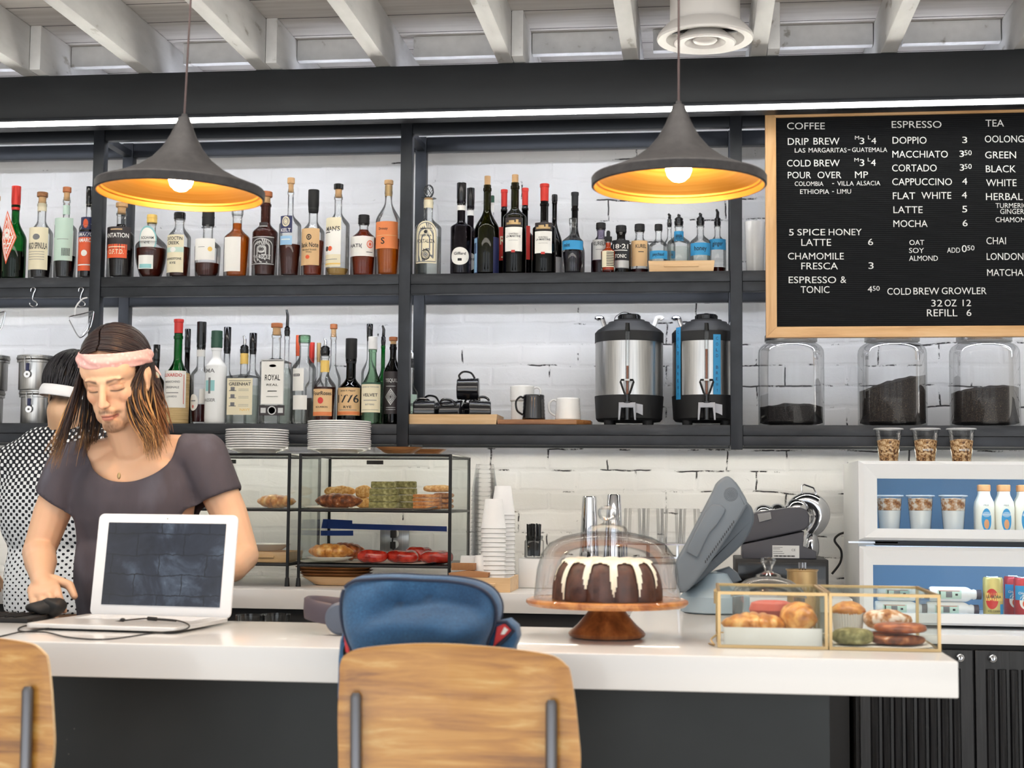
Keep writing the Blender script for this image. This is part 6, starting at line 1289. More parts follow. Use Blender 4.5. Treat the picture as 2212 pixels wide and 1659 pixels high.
# headphones
hp = onz(735, 1372, Z_BAR); t = thing('headphones', 'dark mauve headphones lying on the bar left of the backpack', 'headphones', (hp.x, hp.y+.06, cz)); mat('mauve', (74,64,74), .5)
pts = [Vector((.085*cos(a)*1.0, .075*sin(a), .040-.012*cos(a))) for a in [radians(100+160*k/24) for k in range(25)]]
b = B(); vs_, fs = [], []
for i, p_ in enumerate(pts):
    n_ = Vector((p_.x, p_.y, 0)).normalized()
    for (o_x, o_z) in ((-.004,-.020),(.004,-.022),(.006,-.004),(.005,.018),(0,.021),(-.005,.018),(-.005,-.004)): vs_.append(p_+n_*o_x+Vector((0,0,o_z)))
for i in range(24):
    for k in range(7): k2 = (k+1) % 7; fs.append((i*7+k, i*7+k2, (i+1)*7+k2, (i+1)*7+k))
fs += [tuple(range(7)), tuple(24*7+k for k in range(7))]
b.add(vs_, fs).build('headband', 'mauve', t, smooth=60)
for s, nm in ((-1,'ear_cup'),(1,'ear_cup')): B().lathe([(.0005,-.012),(.028,-.012),(.033,-.006),(.033,.008),(.028,.013),(.0005,.014)], 32, M=Matrix.Translation((.005, s*.070, .034)) @ Matrix.Rotation(radians(90), 4, 'X')).build(nm, mat('slate_blue', (84,92,108), .45), t)

# ================================================================== COOLER CONTENTS
FZ = FZ0; zU = FZ0+hm+.0135+.0006; zL = FZ0+.0206
glass('frosted_plastic', (240,242,244), (225,228,230), haze=.55)
def ygurt(px, Y, z, top, base_, label, grp, fill='white_plastic', yt=None, m='thin_glass', h0=None):
    t = thing('parfait_cup', label, 'cup', (at(px, 1100, Y).x, Y, z), 0, grp); mm = mpp(px, Y); h = at(px, yt, Y).z-z; r1, r0 = top/2*mm, base_/2*mm
    B().lathe([(.0005,.001),(r0,0),(r0*1.02,.003),(r1*.98,h-.004),(r1*1.06,h-.003),(r1*1.06,h-.0005)], 36).build('plastic_cup', m, t)
    B().lathe([(r1*1.08,h-.004),(r1*1.09,h-.001),(r1*.97,h+.001),(r1*.95,h+.003),(.0005,h+.003)], 36).build('lid', 'plastic_clear', t); B().lathe([(r1*1.07,h-.0045),(r1*1.12,h-.003),(r1*1.12,h-.0005),(r1*1.07,h+.001),(r1*1.0,h-.001)], 36).build('lid_rim', 'frosted_plastic', t)
    return t, r0, r1, h
for i, px in enumerate((1921, 2001, 2079)):
    t, r0, r1, h = ygurt(px, 4.95, FZ1+.0006, 58, 40, ('left','middle','right')[i]+' clear cup of granola on top of the cooler', 'granola cups on the cooler', yt=926)
    hf = h*.64; b = B().lathe([(.0005,.003),(r0*.93,.003),(r0*.95,.004),((r0+(r1-r0)*.6)*.95,hf),((r0+(r1-r0)*.5)*.5,hf+.005),(.0005,hf+.003)], 32); b.v = [v+Vector(noise.noise_vector(v*150+Vector((i*9,0,0))))*.0012 for v in b.v]
    o = b.build('granola', 'granola', t); o['kind'] = 'stuff'
    if i: b = B(); b.text('MAKETTO' if i == 1 else 'MAKETTO', onto((r0+(r1-r0)*.35)*1.0, .1, .0012), 0, h*.36, r0*1.1, .007, 0, .02); b.build('logo', 'letter_white', t)
YY = 4.90
for i, px in enumerate((1921, 1988, 2059)):
    t, r0, r1, h = ygurt(px, YY, zU, 55, 40, ('left','middle','right')[i]+' yogurt parfait cup in the upper tier of the cooler', 'yogurt parfait cups in the cooler', yt=1070)
    B().lathe([(.0005,.002),(r0*.95,.002),((r0+(r1-r0)*.66)*.96,h*.64),(.0005,h*.64)], 32).build('yogurt', 'white_glaze', t)
    b = B().lathe([(.0005,h*.645),((r0+(r1-r0)*.68)*.95,h*.645),(r1*.93,h*.92),(.0005,h*.94)], 32); b.build('granola', 'powder_pastry', t)['kind'] = 'stuff'
mat('milk', (244,240,226), .3); mat('orange_cap', (226,158,100), .5); mat('almond_print', (226,160,110), .6)
mt_ = None
for i, px in enumerate((2127, 2170, 2213, 2256)):
    for j, dy in enumerate((0, .085)):
        x = at(px, 1100, YY+.0).x; hM = at(2127, 1047, YY).z-zU; R = 20.8*mpp(2127, YY)
        if mt_ is None:
            mt_ = thing('milk_bottle', 'round shouldered nut milk bottle with an orange cap in the upper tier', 'bottle', (x, YY, zU), 0, 'milk bottles in the upper tier')
            B().lathe([(.0005,.001),(R*.92,0),(R,.005),(R,hM*.58),(R*.92,hM*.68),(R*.6,hM*.80),(R*.56,hM*.84),(R*.56,hM*.88),(.0005,hM*.88)], 36).build('body', 'milk', mt_, smooth=60)
            B().cyl(0,0,hM*.875,hM,R*.62,seg=28,bev=.002).build('cap', 'orange_cap', mt_)
            b = B(); f1, f2, f3 = onto(R,0,.0005), onto(R,0,.0009), onto(R,0,.0013)
            patch(b, f1, R*1.0, hM*.14, hM*.56, 0, 'round'); patch(b, f2, R*.5, hM*.18, hM*.36, 1, 'round'); patch(b, f2, R*.8, hM*.40, hM*.50, 2, 'round'); b.text("almond", f3, 0, hM*.45, R*.8, None, 3); b.text('MILK', onto(R,0,.0006), 0, hM*.62, R*.5, None, 4)
            b.build('label', ['tape_blue','almond_print','skyblue','letter_white','grey_ink'], mt_)
        else:
            dup(mt_, (x+(.012 if j else 0), YY+dy, zU), 0, 'round shouldered nut milk bottle with an orange cap in the upper tier')
lb = None
YL = 4.875
def lying(px, z, flip, label):
    global lb
    x = at(px, 1280, YL).x; L_ = 108*mpp(2060, YL); R = .0235
    if lb is None:
        lb = thing('milk_bottle', label, 'bottle', (x, YL, z), 0, 'milk bottles lying in the lower tier')
        Mx = Matrix.Translation((0,0,R)) @ Matrix.Rotation(pi/2, 4, 'Y')
        B().lathe([(.0005,-L_*.5),(R*.9,-L_*.5),(R,-L_*.46),(R,L_*.2),(R*.9,L_*.25),(R*.62,L_*.32),(R*.72,L_*.36),(R*.62,L_*.39),(R*.58,L_*.42),(.0005,L_*.42)], 32, M=Mx).build('body', 'white_plastic', lb, smooth=60)
        B().cyl(0,0,L_*.405,L_*.5,R*.66,seg=24,M=Mx).build('cap', 'mauve', lb)
        fl = lambda u, z_: (u, -cos(z_/R)*(R+.0006), R+sin(z_/R)*(R+.0006)); fl2 = lambda u, z_: (u, -cos(z_/R)*(R+.0011), R+sin(z_/R)*(R+.0011))
        b = B(); 
        def rect(f_, u0, u1, v0, v1, mi):
            b.add([f_(u0+(u1-u0)*i/4, v0+(v1-v0)*j/6) for j in range(7) for i in range(5)], [(j*5+i, j*5+i+1, j*5+i+6, j*5+i+5) for j in range(6) for i in range(4)], mi)
        rect(fl, -L_*.36, L_*.10, -.014, .014, 0); rect(fl2, -L_*.33, -L_*.30, -.010, .010, 1); rect(fl2, -L_*.2, -L_*.08, -.009, .009, 2); rect(fl2, -L_*.02, L_*.03, -.003, .003, 3); rect(fl2, -L_*.34, L_*.07, .0105, .012, 4)
        b.build('label', ['mint','green_cap','grey_ink','ink','red'], lb); o = lb
    else: o = dup(lb, (x, YL, z), 0, label)
    if flip: o.rotation_euler = (0,0,pi); o.location.y = YL
    return o
lying(2063, zL+.0475, False, 'white milk bottle lying upper right in the lower tier'); lying(2057, zL, False, 'white milk bottle lying lower right in the lower tier')
lying(1951, zL+.0475, False, 'white milk bottle lying upper left in the lower tier'); lying(1945, zL, False, 'white milk bottle lying lower left in the lower tier')
def can(px, Y, z, m0, label, art, lab2=None):
    R = 21*mpp(2145, YL); h = at(2145, 1246, YL).z-zL
    t = thing('soda_can', label, 'can', (at(px, 1280, Y).x, Y, z), 0, 'soda cans in the lower tier')
    B().lathe([(R*.85,.001),(R*.9,0),(R,.006),(R,h-.008),(R*.9,h-.001),(R*.85,h)], 32).build('body', m0, t)
    B().lathe([(.0005,h-.003),(R*.83,h-.003),(R*.86,h+.0005),(R*.89,h-.0005)], 32).build('lid', 'chrome', t)
    b = B(); art(b, onto(R,0,.0005), onto(R,0,.0010), R, h)
    b.build('label', ['paper','red','green_cap','tape_blue','deep_orange','ink','yellow'], t)
mat('can_yellow', (214,196,120), .35, .3); mat('can_red', (196,62,66), .35, .3)
def art1(b, f, g, R, h): patch(b, f, R*1.3, h*.22, h*.72, 1, 'round', cx=-R*.3); patch(b, f, R*2.0, h*.42, h*.62, 6); b.text('LE SIDRA', g, -R*.1, h*.52, R*1.5, None, 2, .02); b.text('ICE CIDER', g, -R*.1, h*.17, R*1.2, None, 5); patch(b, f, R*.5, h*.1, h*.34, 3, cx=R*.8)
def art2(b, f, g, R, h): patch(b, f, R*2.4, h*.45, h*.80, 3); patch(b, f, R*1.3, h*.22, h*.60, 0, 'round'); patch(b, g, R*.7, h*.26, h*.46, 4, 'round'); b.text('CHAPELLE', g, 0, h*.62, R*1.5, None, 0, .02)
can(2145, YL, zL, 'can_yellow', 'yellow cider can standing beside the lying milk bottles', art1)
for i, px in enumerate((2190, 2212, 2256)): can(px, YL+(0.0 if i != 0 else .068), zL, 'can_red', ('red and blue soda can behind the front ones near the yellow can', 'front red and blue soda can next to the yellow can', 'red and blue soda can cut off by the right edge')[i], art2)

# ================================================================== STOOLS AND BACKPACK
wood('ply', [(.30,(124,80,34)),(.42,(158,107,46)),(.55,(176,125,56)),(.66,(190,148,84)),(.74,(202,172,124))], 'x', .38, ns=2.6, stretch=22, coat=.25); wood('ply_edge', [(.3,(206,170,124)),(.7,(232,204,164))], 'x')
mat('stool_steel', (112,112,116), .35, .85)
SY = 2.36
def stool(label, p, rz):
    t = thing('bar_stool', label, 'bar stool', p, rz, 'plywood backed bar stools')
    S = lambda x, y: (at(x, y, SY).x-sx0, at(x, y, SY).z)
    out = [(739,1421),(752,1410),(777,1402),(850,1395),(926,1393),(1000,1396),(1075,1402),(1140,1409),(1185,1416),(1205,1424),(1222,1438),(1231,1452),(1242,1516),(1250,1590),(1254,1640),(1250,1700),(1235,1760),(1180,1775),(990,1782),(800,1775),(745,1755),(732,1690),(730,1620),(729,1548),(732,1470),(733,1440)]
    pts = spline([Vector((*S(x, y), 0)) for x, y in out], 4, True); pts = [(q.x, q.y) for q in pts]
    cxx = sum(q[0] for q in pts)/len(pts); czz = sum(q[1] for q in pts)/len(pts)
    def curve(x, z): return .16*(x-cxx)**2*-1.0*-1 + .0
    # thick curved panel: rings from the centre to the outline, front and back sheets
    b = B(); vs_, fs = [], []; n = len(pts); qs = (.0, .2, .4, .6, .8, .95, 1.0); th = .013
    for side in (0, 1):
        o = len(vs_)
        for q in qs:
            for (x, z) in pts:
                xx, zz = cxx+(x-cxx)*q, czz+(z-czz)*q; e = .002 if q == 1.0 else 0
                vs_.append((xx, (th-e if side else e)+.55*(xx-cxx)**2*-1+.02, zz))
        for i in range(len(qs)-1):
            for k in range(n): k2 = (k+1) % n; f = (o+i*n+k, o+i*n+k2, o+(i+1)*n+k2, o+(i+1)*n+k); fs.append(f if side else f[::-1])
    m_ = (len(qs)-1)*n; o = len(qs)*n
    b.add(vs_, fs, 0); b.f += [(m_+k, m_+(k+1) % n, o+m_+(k+1) % n, o+m_+k) for k in range(n)]; b.m += [1]*n
    b.build('backrest', ['ply', 'ply_edge'], t, smooth=50)
    for px_, yt in ((770.5, 1496), (1191.5, 1512)):
        a = S(px_, yt); bb = S(px_, 1780); cv = -.55*(a[0]-cxx)**2+.02
        B().tube([(a[0], cv-.009, a[1]+.0), (a[0], cv-.010, a[1]-.006), (bb[0], cv-.010, bb[1]), (bb[0], cv-.004, .74), (bb[0], cv+.06, .66), (bb[0], cv+.10, .665)], [.006,.0095,.0095,.0095,.0095,.0095], 14).build('back_upright', 'stool_steel', t)
    sx_c = cxx; sd = .19
    B().prism(rrect(sx_c-.19, sx_c+.19, .04, .40, .06), .675, .690, 'xy', bev=.004).build('seat', ['ply'], t)
    for x_ in (-1, 1):
        for y_ in (0, 1):
            B().tube([(sx_c+x_*.14, .08+y_*.27, .674), (sx_c+x_*.19, .03+y_*.37, .0015)], .011, 12).build('leg', 'stool_steel', t)
    rz0 = .24; k = (0.674-rz0)/.674; xx = .14+.05*k; ya = .08-.05*k; yb = .35+.05*k
    B().tube([(sx_c-xx, ya, rz0), (sx_c+xx, ya, rz0), (sx_c+xx, yb, rz0), (sx_c-xx, yb, rz0)], .008, 10, closed=True).build('footrest', 'stool_steel', t)
    return t
sx0 = at(990, 1500, SY).x
st1 = stool('wooden backed bar stool in the centre with a blue backpack on its seat', (sx0, SY, 0), 0)
st2 = dup(st1, (sx0-.865, SY+.0, 0), radians(0), 'wooden backed bar stool cut off by the left edge of the picture')

def denim():
    m, nt, b = base('blue_canvas'); N = nt.nodes; L = nt.links; v = mapping(nt)
    n = tex(nt, 'ShaderNodeTexNoise', v, Scale=260, Detail=3); n2 = tex(nt, 'ShaderNodeTexNoise', v, Scale=9, Detail=4)
    a = N.new('ShaderNodeMath'); a.operation = 'MULTIPLY_ADD'; a.inputs[1].default_value = .4; L.new(n.outputs['Fac'], a.inputs[0]); mm = N.new('ShaderNodeMath'); mm.operation = 'MULTIPLY'; mm.inputs[1].default_value = .6; L.new(n2.outputs['Fac'], mm.inputs[0]); L.new(mm.outputs[0], a.inputs[2])
    L.new(ramp(nt, a.outputs[0], [(.3,(26,56,88)),(.55,(42,84,122)),(.75,(66,116,154))]), b.inputs['Base Color']); b.inputs['Roughness'].default_value = .85; b.inputs['Sheen Weight'].default_value = .15
denim(); mat('navy_piping', (22,34,58), .6); mat('red_lining', (206,58,60), .7); mat('navy_canvas', (32,48,78), .8)
BY = 2.60; bo = at(912, 1400, BY); BZ = .6906
bp1 = thing('backpack', 'blue canvas backpack with red lined side pockets on the central stool', 'backpack', (bo.x, BY, BZ))
S = lambda x, y, Y=BY: (at(x, y, Y).x-bo.x, at(x, y, Y).z-BZ)
out = [(757,1262),(775,1249),(800,1245),(860,1243),(920,1246),(980,1249),(1030,1258),(1062,1275),(1078,1300),(1080,1325),(1074,1350),(1062,1380),(1060,1420),(1066,1520)]
out = [S(*q) for q in out]+[(.155,.06),(.14,.002),(-.14,.002),(-.150,.06)]+[S(*q) for q in ((778,1440),(772,1400),(760,1370),(750,1330),(749,1290))]
pl_ = [(q.x, q.y) for q in spline([Vector((x, z, 0)) for x, z in out], 5, True)]
cxx, czz = 0, .28
b = B(); vs_, fs = [], []; n = len(pl_)
lay = [(-.088-.002*sin(pi*k/14), k/20) for k in range(12)]+[(-.086,.6),(-.084,.65),(-.081,.70),(-.077,.76),(-.072,.82),(-.066,.88),(-.052,.96),(-.035,1.0),(.0,1.01),(.035,1.0),(.055,.95),(.068,.85),(.074,.6),(.075,.3),(.075,0)]
for (d, q) in lay:
    for (x, z) in pl_:
        xx, zz = cxx+(x-cxx)*q, czz+(z-czz)*q; f = 1 if d < -.05 else 0
        fold = (.034*noise.noise(Vector((xx*8, zz*13, 3.4)))+.010*noise.noise(Vector((xx*22, zz*24, 7))))*f*min(1, (1.15-q)*2)
        if f: fold += (.045*math.exp(-((zz-(.492-3.2*(xx-.03)**2))/.017)**2)*math.exp(-((xx-.03)/.11)**4)-.026*math.exp(-((zz-(.435-1.2*xx*xx))/.030)**2)*math.exp(-(xx/.12)**4)+.030*math.exp(-((zz-.36-xx*.5)/.014)**2)*math.exp(-((xx-.06)/.07)**2))*min(1, (1.1-q)*3)
        vs_.append((xx, d+fold, max(.001, zz)))
for i in range(len(lay)-1):
    for k in range(n): k2 = (k+1) % n; fs.append((i*n+k, i*n+k2, (i+1)*n+k2, (i+1)*n+k))
b.add(vs_, fs).build('main_compartment', 'blue_canvas', bp1, smooth=80)
B().tube([(x*.995, -.046, czz+(z-czz)*.985) for x, z in pl_ if z > .12], .0028, 8).build('piping', 'navy_piping', bp1)
B().tube([(x*1.0, .028, czz+(z-czz)*1.003) for x, z in pl_ if z > .12], .0028, 8).build('zip_line', 'navy_piping', bp1)
for s, pts in ((1, [(1062,1345),(1100,1337),(1118,1352),(1122,1375),(1112,1400),(1110,1470),(1104,1540),(1050,1560),(1052,1400)]), (-1, [(751,1352),(742,1380),(738,1420),(736,1500),(745,1560),(780,1560),(775,1440),(765,1400)])):
    q = [S(*p_) for p_ in pts]; b = B().prism(q, -.035, .045, 'xz', bev=.012); pk = b.build('side_pocket', 'blue_canvas', bp1, smooth=70)
    if s > 0: r = [S(*p_) for p_ in ((1072,1392),(1080,1350),(1098,1342),(1112,1356),(1096,1375),(1074,1398))]; r2 = [S(*p_) for p_ in ((1088,1366),(1096,1350),(1104,1356),(1096,1366))]
    else: r = [S(*p_) for p_ in ((752,1356),(757,1352),(766,1400),(764,1406),(758,1404))]; r2 = None
    B().prism(r, -.040, -.0352, 'xz', bev=.001).build('lining', 'red_lining', pk)
    if r2: B().prism(r2, -.0408, -.0402, 'xz').build('wash_label', 'paper', pk)
    if s > 0: B().tube([Vector((*S(*p_), 0)).xzy+Vector((0,-.040,0)) for p_ in ((1070,1400),(1098,1376),(1116,1358),(1100,1340),(1078,1340))], .0035, 8).build('pocket_hem', 'navy_piping', pk)

# ================================================================== PEOPLE
def remesh(b, voxel, smooth=3, fac=.5):
    me = bpy.data.meshes.new('tmp'); me.from_pydata(b.v, [], b.f); bm = bmesh.new(); bm.from_mesh(me)
    bmesh.ops.remove_doubles(bm, verts=bm.verts[:], dist=1e-5); bmesh.ops.recalc_face_normals(bm, faces=bm.faces[:]); bm.to_mesh(me); bm.free()
    o = bpy.data.objects.new('tmp', me); COL.objects.link(o)
    md = o.modifiers.new('r', 'REMESH'); md.mode = 'VOXEL'; md.voxel_size = voxel; md.use_smooth_shade = True
    sm = o.modifiers.new('s', 'SMOOTH'); sm.factor = fac; sm.iterations = smooth
    dg = bpy.context.evaluated_depsgraph_get(); r = bpy.data.meshes.new_from_object(o.evaluated_get(dg))
    bpy.data.objects.remove(o); bpy.data.meshes.remove(me); return r
def finish(me, name, mats, parent, colfn=None, local=None):
    me.materials.clear()
    for m in mats: me.materials.append(MATS[m])
    if colfn:
        ca = me.color_attributes.new('tone', 'FLOAT_COLOR', 'POINT')
        for i, v in enumerate(me.vertices): ca.data[i].color = colfn(v.co)
    off = -(parent.location) if parent else Vector()
    me.transform(Matrix.Translation(off)); me.polygons.foreach_set('use_smooth', [True]*len(me.polygons))
    o = bpy.data.objects.new(name, me); COL.objects.link(o); o.parent = parent; return o
def attr_mat(name, rough=.5, sss=.0, spec=.5, aniso=False, coat=0):
    m, nt, b = base(name); a = nt.nodes.new('ShaderNodeVertexColor'); a.layer_name = 'tone'
    nt.links.new(a.outputs[0], b.inputs['Base Color']); b.inputs['Roughness'].default_value = rough; b.inputs['Specular IOR Level'].default_value = spec
    if sss: b.inputs['Subsurface Weight'].default_value = sss; b.inputs['Subsurface Scale'].default_value = .008; b.inputs['Subsurface Radius'].default_value = (1, .35, .2)
    return m
attr_mat('skin', .48, .12); attr_mat('hair_strands', .42, spec=.4)
def mixc(a, b, t): t = max(0, min(1, t)); return tuple(a[i]*(1-t)+b[i]*t for i in range(3))+(1,)
def sm(a, b, x): t = max(0, min(1, (x-a)/(b-a))); return t*t*(3-2*t)
SK = lin((232,188,154)); SK2 = lin((218,166,130)); LIP = lin((196,122,104)); BRW = lin((72,46,36)); BRD = lin((96,64,46)); LID = lin((186,126,100)); DRK = lin((40,26,24))

# ---------------- man with the pink headband
hc = at(250, 822, 3.47)                                  # middle of the head at eye level, between the ears
HR = Euler((radians(19), radians(-4), radians(-1)), 'XYZ').to_matrix().to_4x4()
HM = Matrix.Translation(hc) @ HR @ Matrix.Scale(.985, 4)
HI = HM.inverted()
man = thing('person', 'long haired man with a pink headband and dark grey shirt, looking down behind the laptop', 'person', (hc.x+.06, 3.58, 0))
def head_shapes(b, M):
    e = lambda c, r, rot=None: b.ball(c, r, 0, M, 24, rot)
    e((0,.022,.045), (.074,.094,.082)); e((0,-.010,.0), (.063,.074,.075)); e((0,-.030,-.045), (.045,.050,.055))
    b.cap((0,-.060,-.095), (0,-.066,-.100), .021, .016, 0) if False else None
    e((0,-.058,-.098), (.028,.026,.020)); e((-.027,-.025,-.074), (.023,.043,.028)); e((.027,-.025,-.074), (.023,.043,.028))
    e((0,-.050,.045), (.055,.036,.040)); e((0,-.075,.018), (.040,.014,.012))                     # forehead, brow
    for s in (-1, 1):
        e((s*.026,-.0745,.018), (.022,.011,.0065), Euler((0,s*-.12,0))); e((s*.037,-.047,-.022), (.021,.025,.024)); e((s*.038,-.038,.040), (.030,.036,.036))   # brow ridge, cheekbone
        e((s*.0310,-.0690,.001), (.0150,.0130,.0110))                                            # closed-down lids over the eyes
        e((s*.0085,-.095,-.038), (.0085,.010,.0075))                                             # nostril wing
        e((s*.0755,.012,-.002), (.008,.019,.030), Euler((.25,0,s*.25))); e((s*.080,.020,.010), (.007,.014,.018), Euler((.2,0,s*.5))); e((s*.076,.004,-.024), (.006,.009,.011))
    b.cap(M @ Vector((0,-.081,.010)), M @ Vector((0,-.103,-.036)), .0082, .0095, 0); e((0,-.104,-.039), (.0102,.0105,.0095))
    e((0,-.077,-.060), (.021,.016,.014)); e((-.031,-.043,-.052), (.018,.024,.028)); e((.031,-.043,-.052), (.018,.024,.028)); e((0,-.087,-.0645), (.019,.0085,.0048)); e((0,-.0855,-.0745), (.017,.0085,.0056)); e((0,-.072,-.088), (.020,.014,.012))
b = B(); head_shapes(b, HM)
w = lambda px, py, Y: at(px, py, Y)
nb = w(292, 962, 3.585); ht_ = HM @ Vector((0,.030,-.055))
b.cap(ht_, nb, .056, .062); b.cap(HM @ Vector((0,-.005,-.075)), w(285, 968, 3.535), .040, .045)
shL, shR = w(152, 1012, 3.565), w(440, 988, 3.575)       # image-left and image-right shoulder joints
b.cap(nb+Vector((-.03,0,-.02)), shL+Vector((.01,.0,.012)), .050, .046); b.cap(nb+Vector((.03,0,-.02)), shR+Vector((-.01,0,.010)), .050, .046)
ch = w(295, 1085, 3.58); b.ball(ch, (.150,.095,.16)); b.ball(ch+Vector((0,-.01,.06)), (.145,.075,.08)); b.ball(ch+Vector((0,.0,-.20)), (.130,.088,.17)); b.ball(ch+Vector((0,.01,-.36)), (.145,.095,.13))
elL, wrL = w(84, 1192, 3.545), w(90, 1248, 3.40)
b.cap(shL, w(112, 1110, 3.555), .048, .046); b.cap(w(112, 1110, 3.555), elL, .046, .040); b.cap(elL, w(88,1215,3.47), .041, .039); b.cap(w(88,1215,3.47), wrL, .038, .027)
elR, wrR = w(524, 1200, 3.55), w(420, 1262, 3.36)
b.cap(shR, w(495, 1110, 3.575), .050, .045); b.cap(w(495,1110,3.575), elR, .045, .040); b.cap(elR, w(500,1225,3.47), .040, .038); b.cap(w(500,1225,3.47), wrR, .037, .026)
# hands
def hand(b, wr, palm_end, side, curl, thumb, spread=.0, nrm=None):
    """palm from the wrist, four separate bent fingers, thumb from the palm's side"""
    d = (palm_end-wr).normalized(); n_ = nrm.normalized(); s_ = d.cross(n_).normalized()*side
    Mx = Matrix((( *s_, 0), (*d, 0), (*n_, 0), (0,0,0,1))).transposed(); L_ = (palm_end-wr).length
    b.cap(wr, wr+d*L_*.5, .026, .026)
    b.ball(wr+d*L_*.62, (.040,.045,.0165), 0, None, 18) if False else b.ball((0,0,0), (.039,.046,.017), 0, Matrix.Translation(wr+d*L_*.60) @ Mx, 20)
    for i, (o, ln) in enumerate(((-.030,.060),(-.0105,.072),(.0095,.068),(.029,.054))):
        r0 = palm_end-d*.012+s_*o; a = r0; ang = curl[i][0]; r = .0088
        for j, seg in enumerate((.42,.32,.26)):
            dd = (d*cos(ang)+n_*-sin(ang)+s_*(o*spread)).normalized(); e_ = a+dd*ln*seg*1.15
            b.cap(a, e_, r, r*.93); a = e_; r *= .93; ang += curl[i][1]
    t0 = wr+d*L_*.35-s_*.026; t1 = t0+(d*.55-s_*.62-n_*.35).normalized()*.040; t2 = t1+(d*thumb[0]-s_*thumb[1]-n_*thumb[2]).normalized()*.034
    b.cap(t0, t1, .0135, .011); b.cap(t1, t2, .011, .0088); return palm_end
peL = w(96, 1282, 3.335)
hand(b, wrL, peL, 1, [(.35,.42),(.15,.40),(.2,.42),(.35,.45)], (.85,.1,.45), .7, Vector((.12,-.75,.55)))
peR = wrR+Vector((-.07,-.045,-.012)); hand(b, wrR, peR, -1, [(.3,.4)]*4, (.8,.2,.3), 2.0, Vector((.0,-.35,.93)))
me = remesh(b, .0036, 5)
# finer face
bm = bmesh.new(); bm.from_mesh(me)
es = [e for e in bm.edges if all(((q := HI @ v.co).y < -.03 and abs(q.x) < .06 and -.115 < q.z < .045) for v in e.verts)]
bmesh.ops.subdivide_edges(bm, edges=es, cuts=1, use_grid_fill=True); bmesh.ops.triangulate(bm, faces=[f for f in bm.faces if len(f.verts) > 4])
for _ in range(2): bmesh.ops.smooth_vert(bm, verts=[v for v in bm.verts if (HI @ v.co).y < -.035 and -.11 < (HI @ v.co).z < .045 and abs((HI @ v.co).x) < .055], factor=.3, use_axis_x=True, use_axis_y=True, use_axis_z=True)
# crease lines: lid fold, mouth line, nostrils
for v in bm.verts:
    q = HI @ v.co
    if q.y < -.04 and abs(q.x) < .06:
        dy = 0
        for s in (-1, 1):
            ex = (q.x-s*.031)/.016; zz = -.0065-.0022*(1-ex*ex) if abs(ex) < 1 else 9
            dy += .0022*math.exp(-((q.z-zz)/.0014)**2) if abs(ex) < 1 else 0
            zz = .0085-.003*ex*ex; dy += .0012*math.exp(-((q.z-zz)/.0016)**2) if abs(ex) < 1.1 else 0
            dy += .0045*math.exp(-(((q.x-s*.006)/.0032)**2+((q.z+.0435)/.0022)**2)) if q.y < -.09 else 0
        if abs(q.x) < .023 and q.y < -.07: dy += .0028*math.exp(-((q.z+.0690+.0008*cos(q.x*120))/.0013)**2)
        v.co = HM @ (q+Vector((0, dy, 0)))
bm.to_mesh(me); bm.free()
def skin_man(p):
    q = HI @ p; c = SK[:3]+(1,)
    n_ = noise.noise(p*28)*.5+.5; c = mixc(SK, SK2, n_*.45)
    if (p-hc).length < .17 and q.y < -.02:
        x, z = q.x, q.z; ax = abs(x)
        c = mixc(c, LID, .55*math.exp(-((ax-.031)/.014)**2-((z-.004)/.009)**2))
        c = mixc(c, lin((212,140,112)), .4*math.exp(-((ax-.04)/.02)**2-((z+.03)/.016)**2)); c = mixc(c, lin((214,140,116)), .4*math.exp(-(x/.012)**2-((z+.035)/.012)**2))
        # eyebrows
        for s in (-1, 1):
            u = (s*x-.012)/.038; zb = .0165+.0085*u-.010*max(0, u-.55)**1.2*2
            if -.08 < u < 1.1: c = mixc(c, BRW, .9*math.exp(-((z-zb)/(.0041*(1.15-.75*max(0, u)))) ** 2)*sm(-.08, .08, u)*sm(1.1, .8, u))
        # lash line
        ex = (ax-.031)/.0165
        if abs(ex) < 1.05: c = mixc(c, DRK, .92*math.exp(-((z-(-.0065-.0022*(1-ex*ex)))/.0021)**2)*sm(1.05, .8, abs(ex)))
        if abs(ex) < 1: c = mixc(c, lin((150,92,70)), .45*math.exp(-((z-(.0085-.003*ex*ex))/.0013)**2))
        # lips and mouth line
        if ax < .024:
            lz = z+.0692; k = sqrt(max(0, 1-(x/.023)**2)); c = mixc(c, LIP, .9*(sm(.0075*k+.0005, .004*k, lz) if lz > 0 else sm(-.0115*k-.0005, -.007*k, lz)))
            c = mixc(c, lin((96,44,40)), .85*math.exp(-((z+.0690)/.0011)**2)*sm(.023, .018, ax))
        # moustache, chin beard, jaw stubble
        hn = .55+.45*noise.noise(Vector((x*420, z*120, 0)))
        mo = math.exp(-((z-(-.0555-ax*.28))/.0052)**2)*sm(.034, .024, ax)*sm(.0, .005, ax+.003)
        c = mixc(c, BRW, .85*mo*(.55+.45*hn)); 
        gb = math.exp(-(x/.024)**4-((z+.101)/.018)**4); c = mixc(c, BRD, .9*gb*(.5+.5*hn)); c = mixc(c, BRD, .6*math.exp(-(x/.006)**2-((z+.084)/.004)**2))
        jw = sm(-.05, -.085, z)*sm(.03, .05, ax)*.40+math.exp(-((ax-.031)/.006)**2-((z+.078)/.016)**2)*.35; c = mixc(c, BRD, jw*(.5+.5*hn))
        for s in (-1, 1): c = mixc(c, DRK, .75*math.exp(-((x-s*.0062)/.0030)**2-((z+.0440)/.0022)**2))
    if q.y > -.02 and q.z > -.01 and (p-hc).length < .15 and abs(q.x) < .069: c = BRW[:3]+(1,)
    # hands a little redder at the knuckles
    return c
finish(me, 'body', ['skin'], man, skin_man)

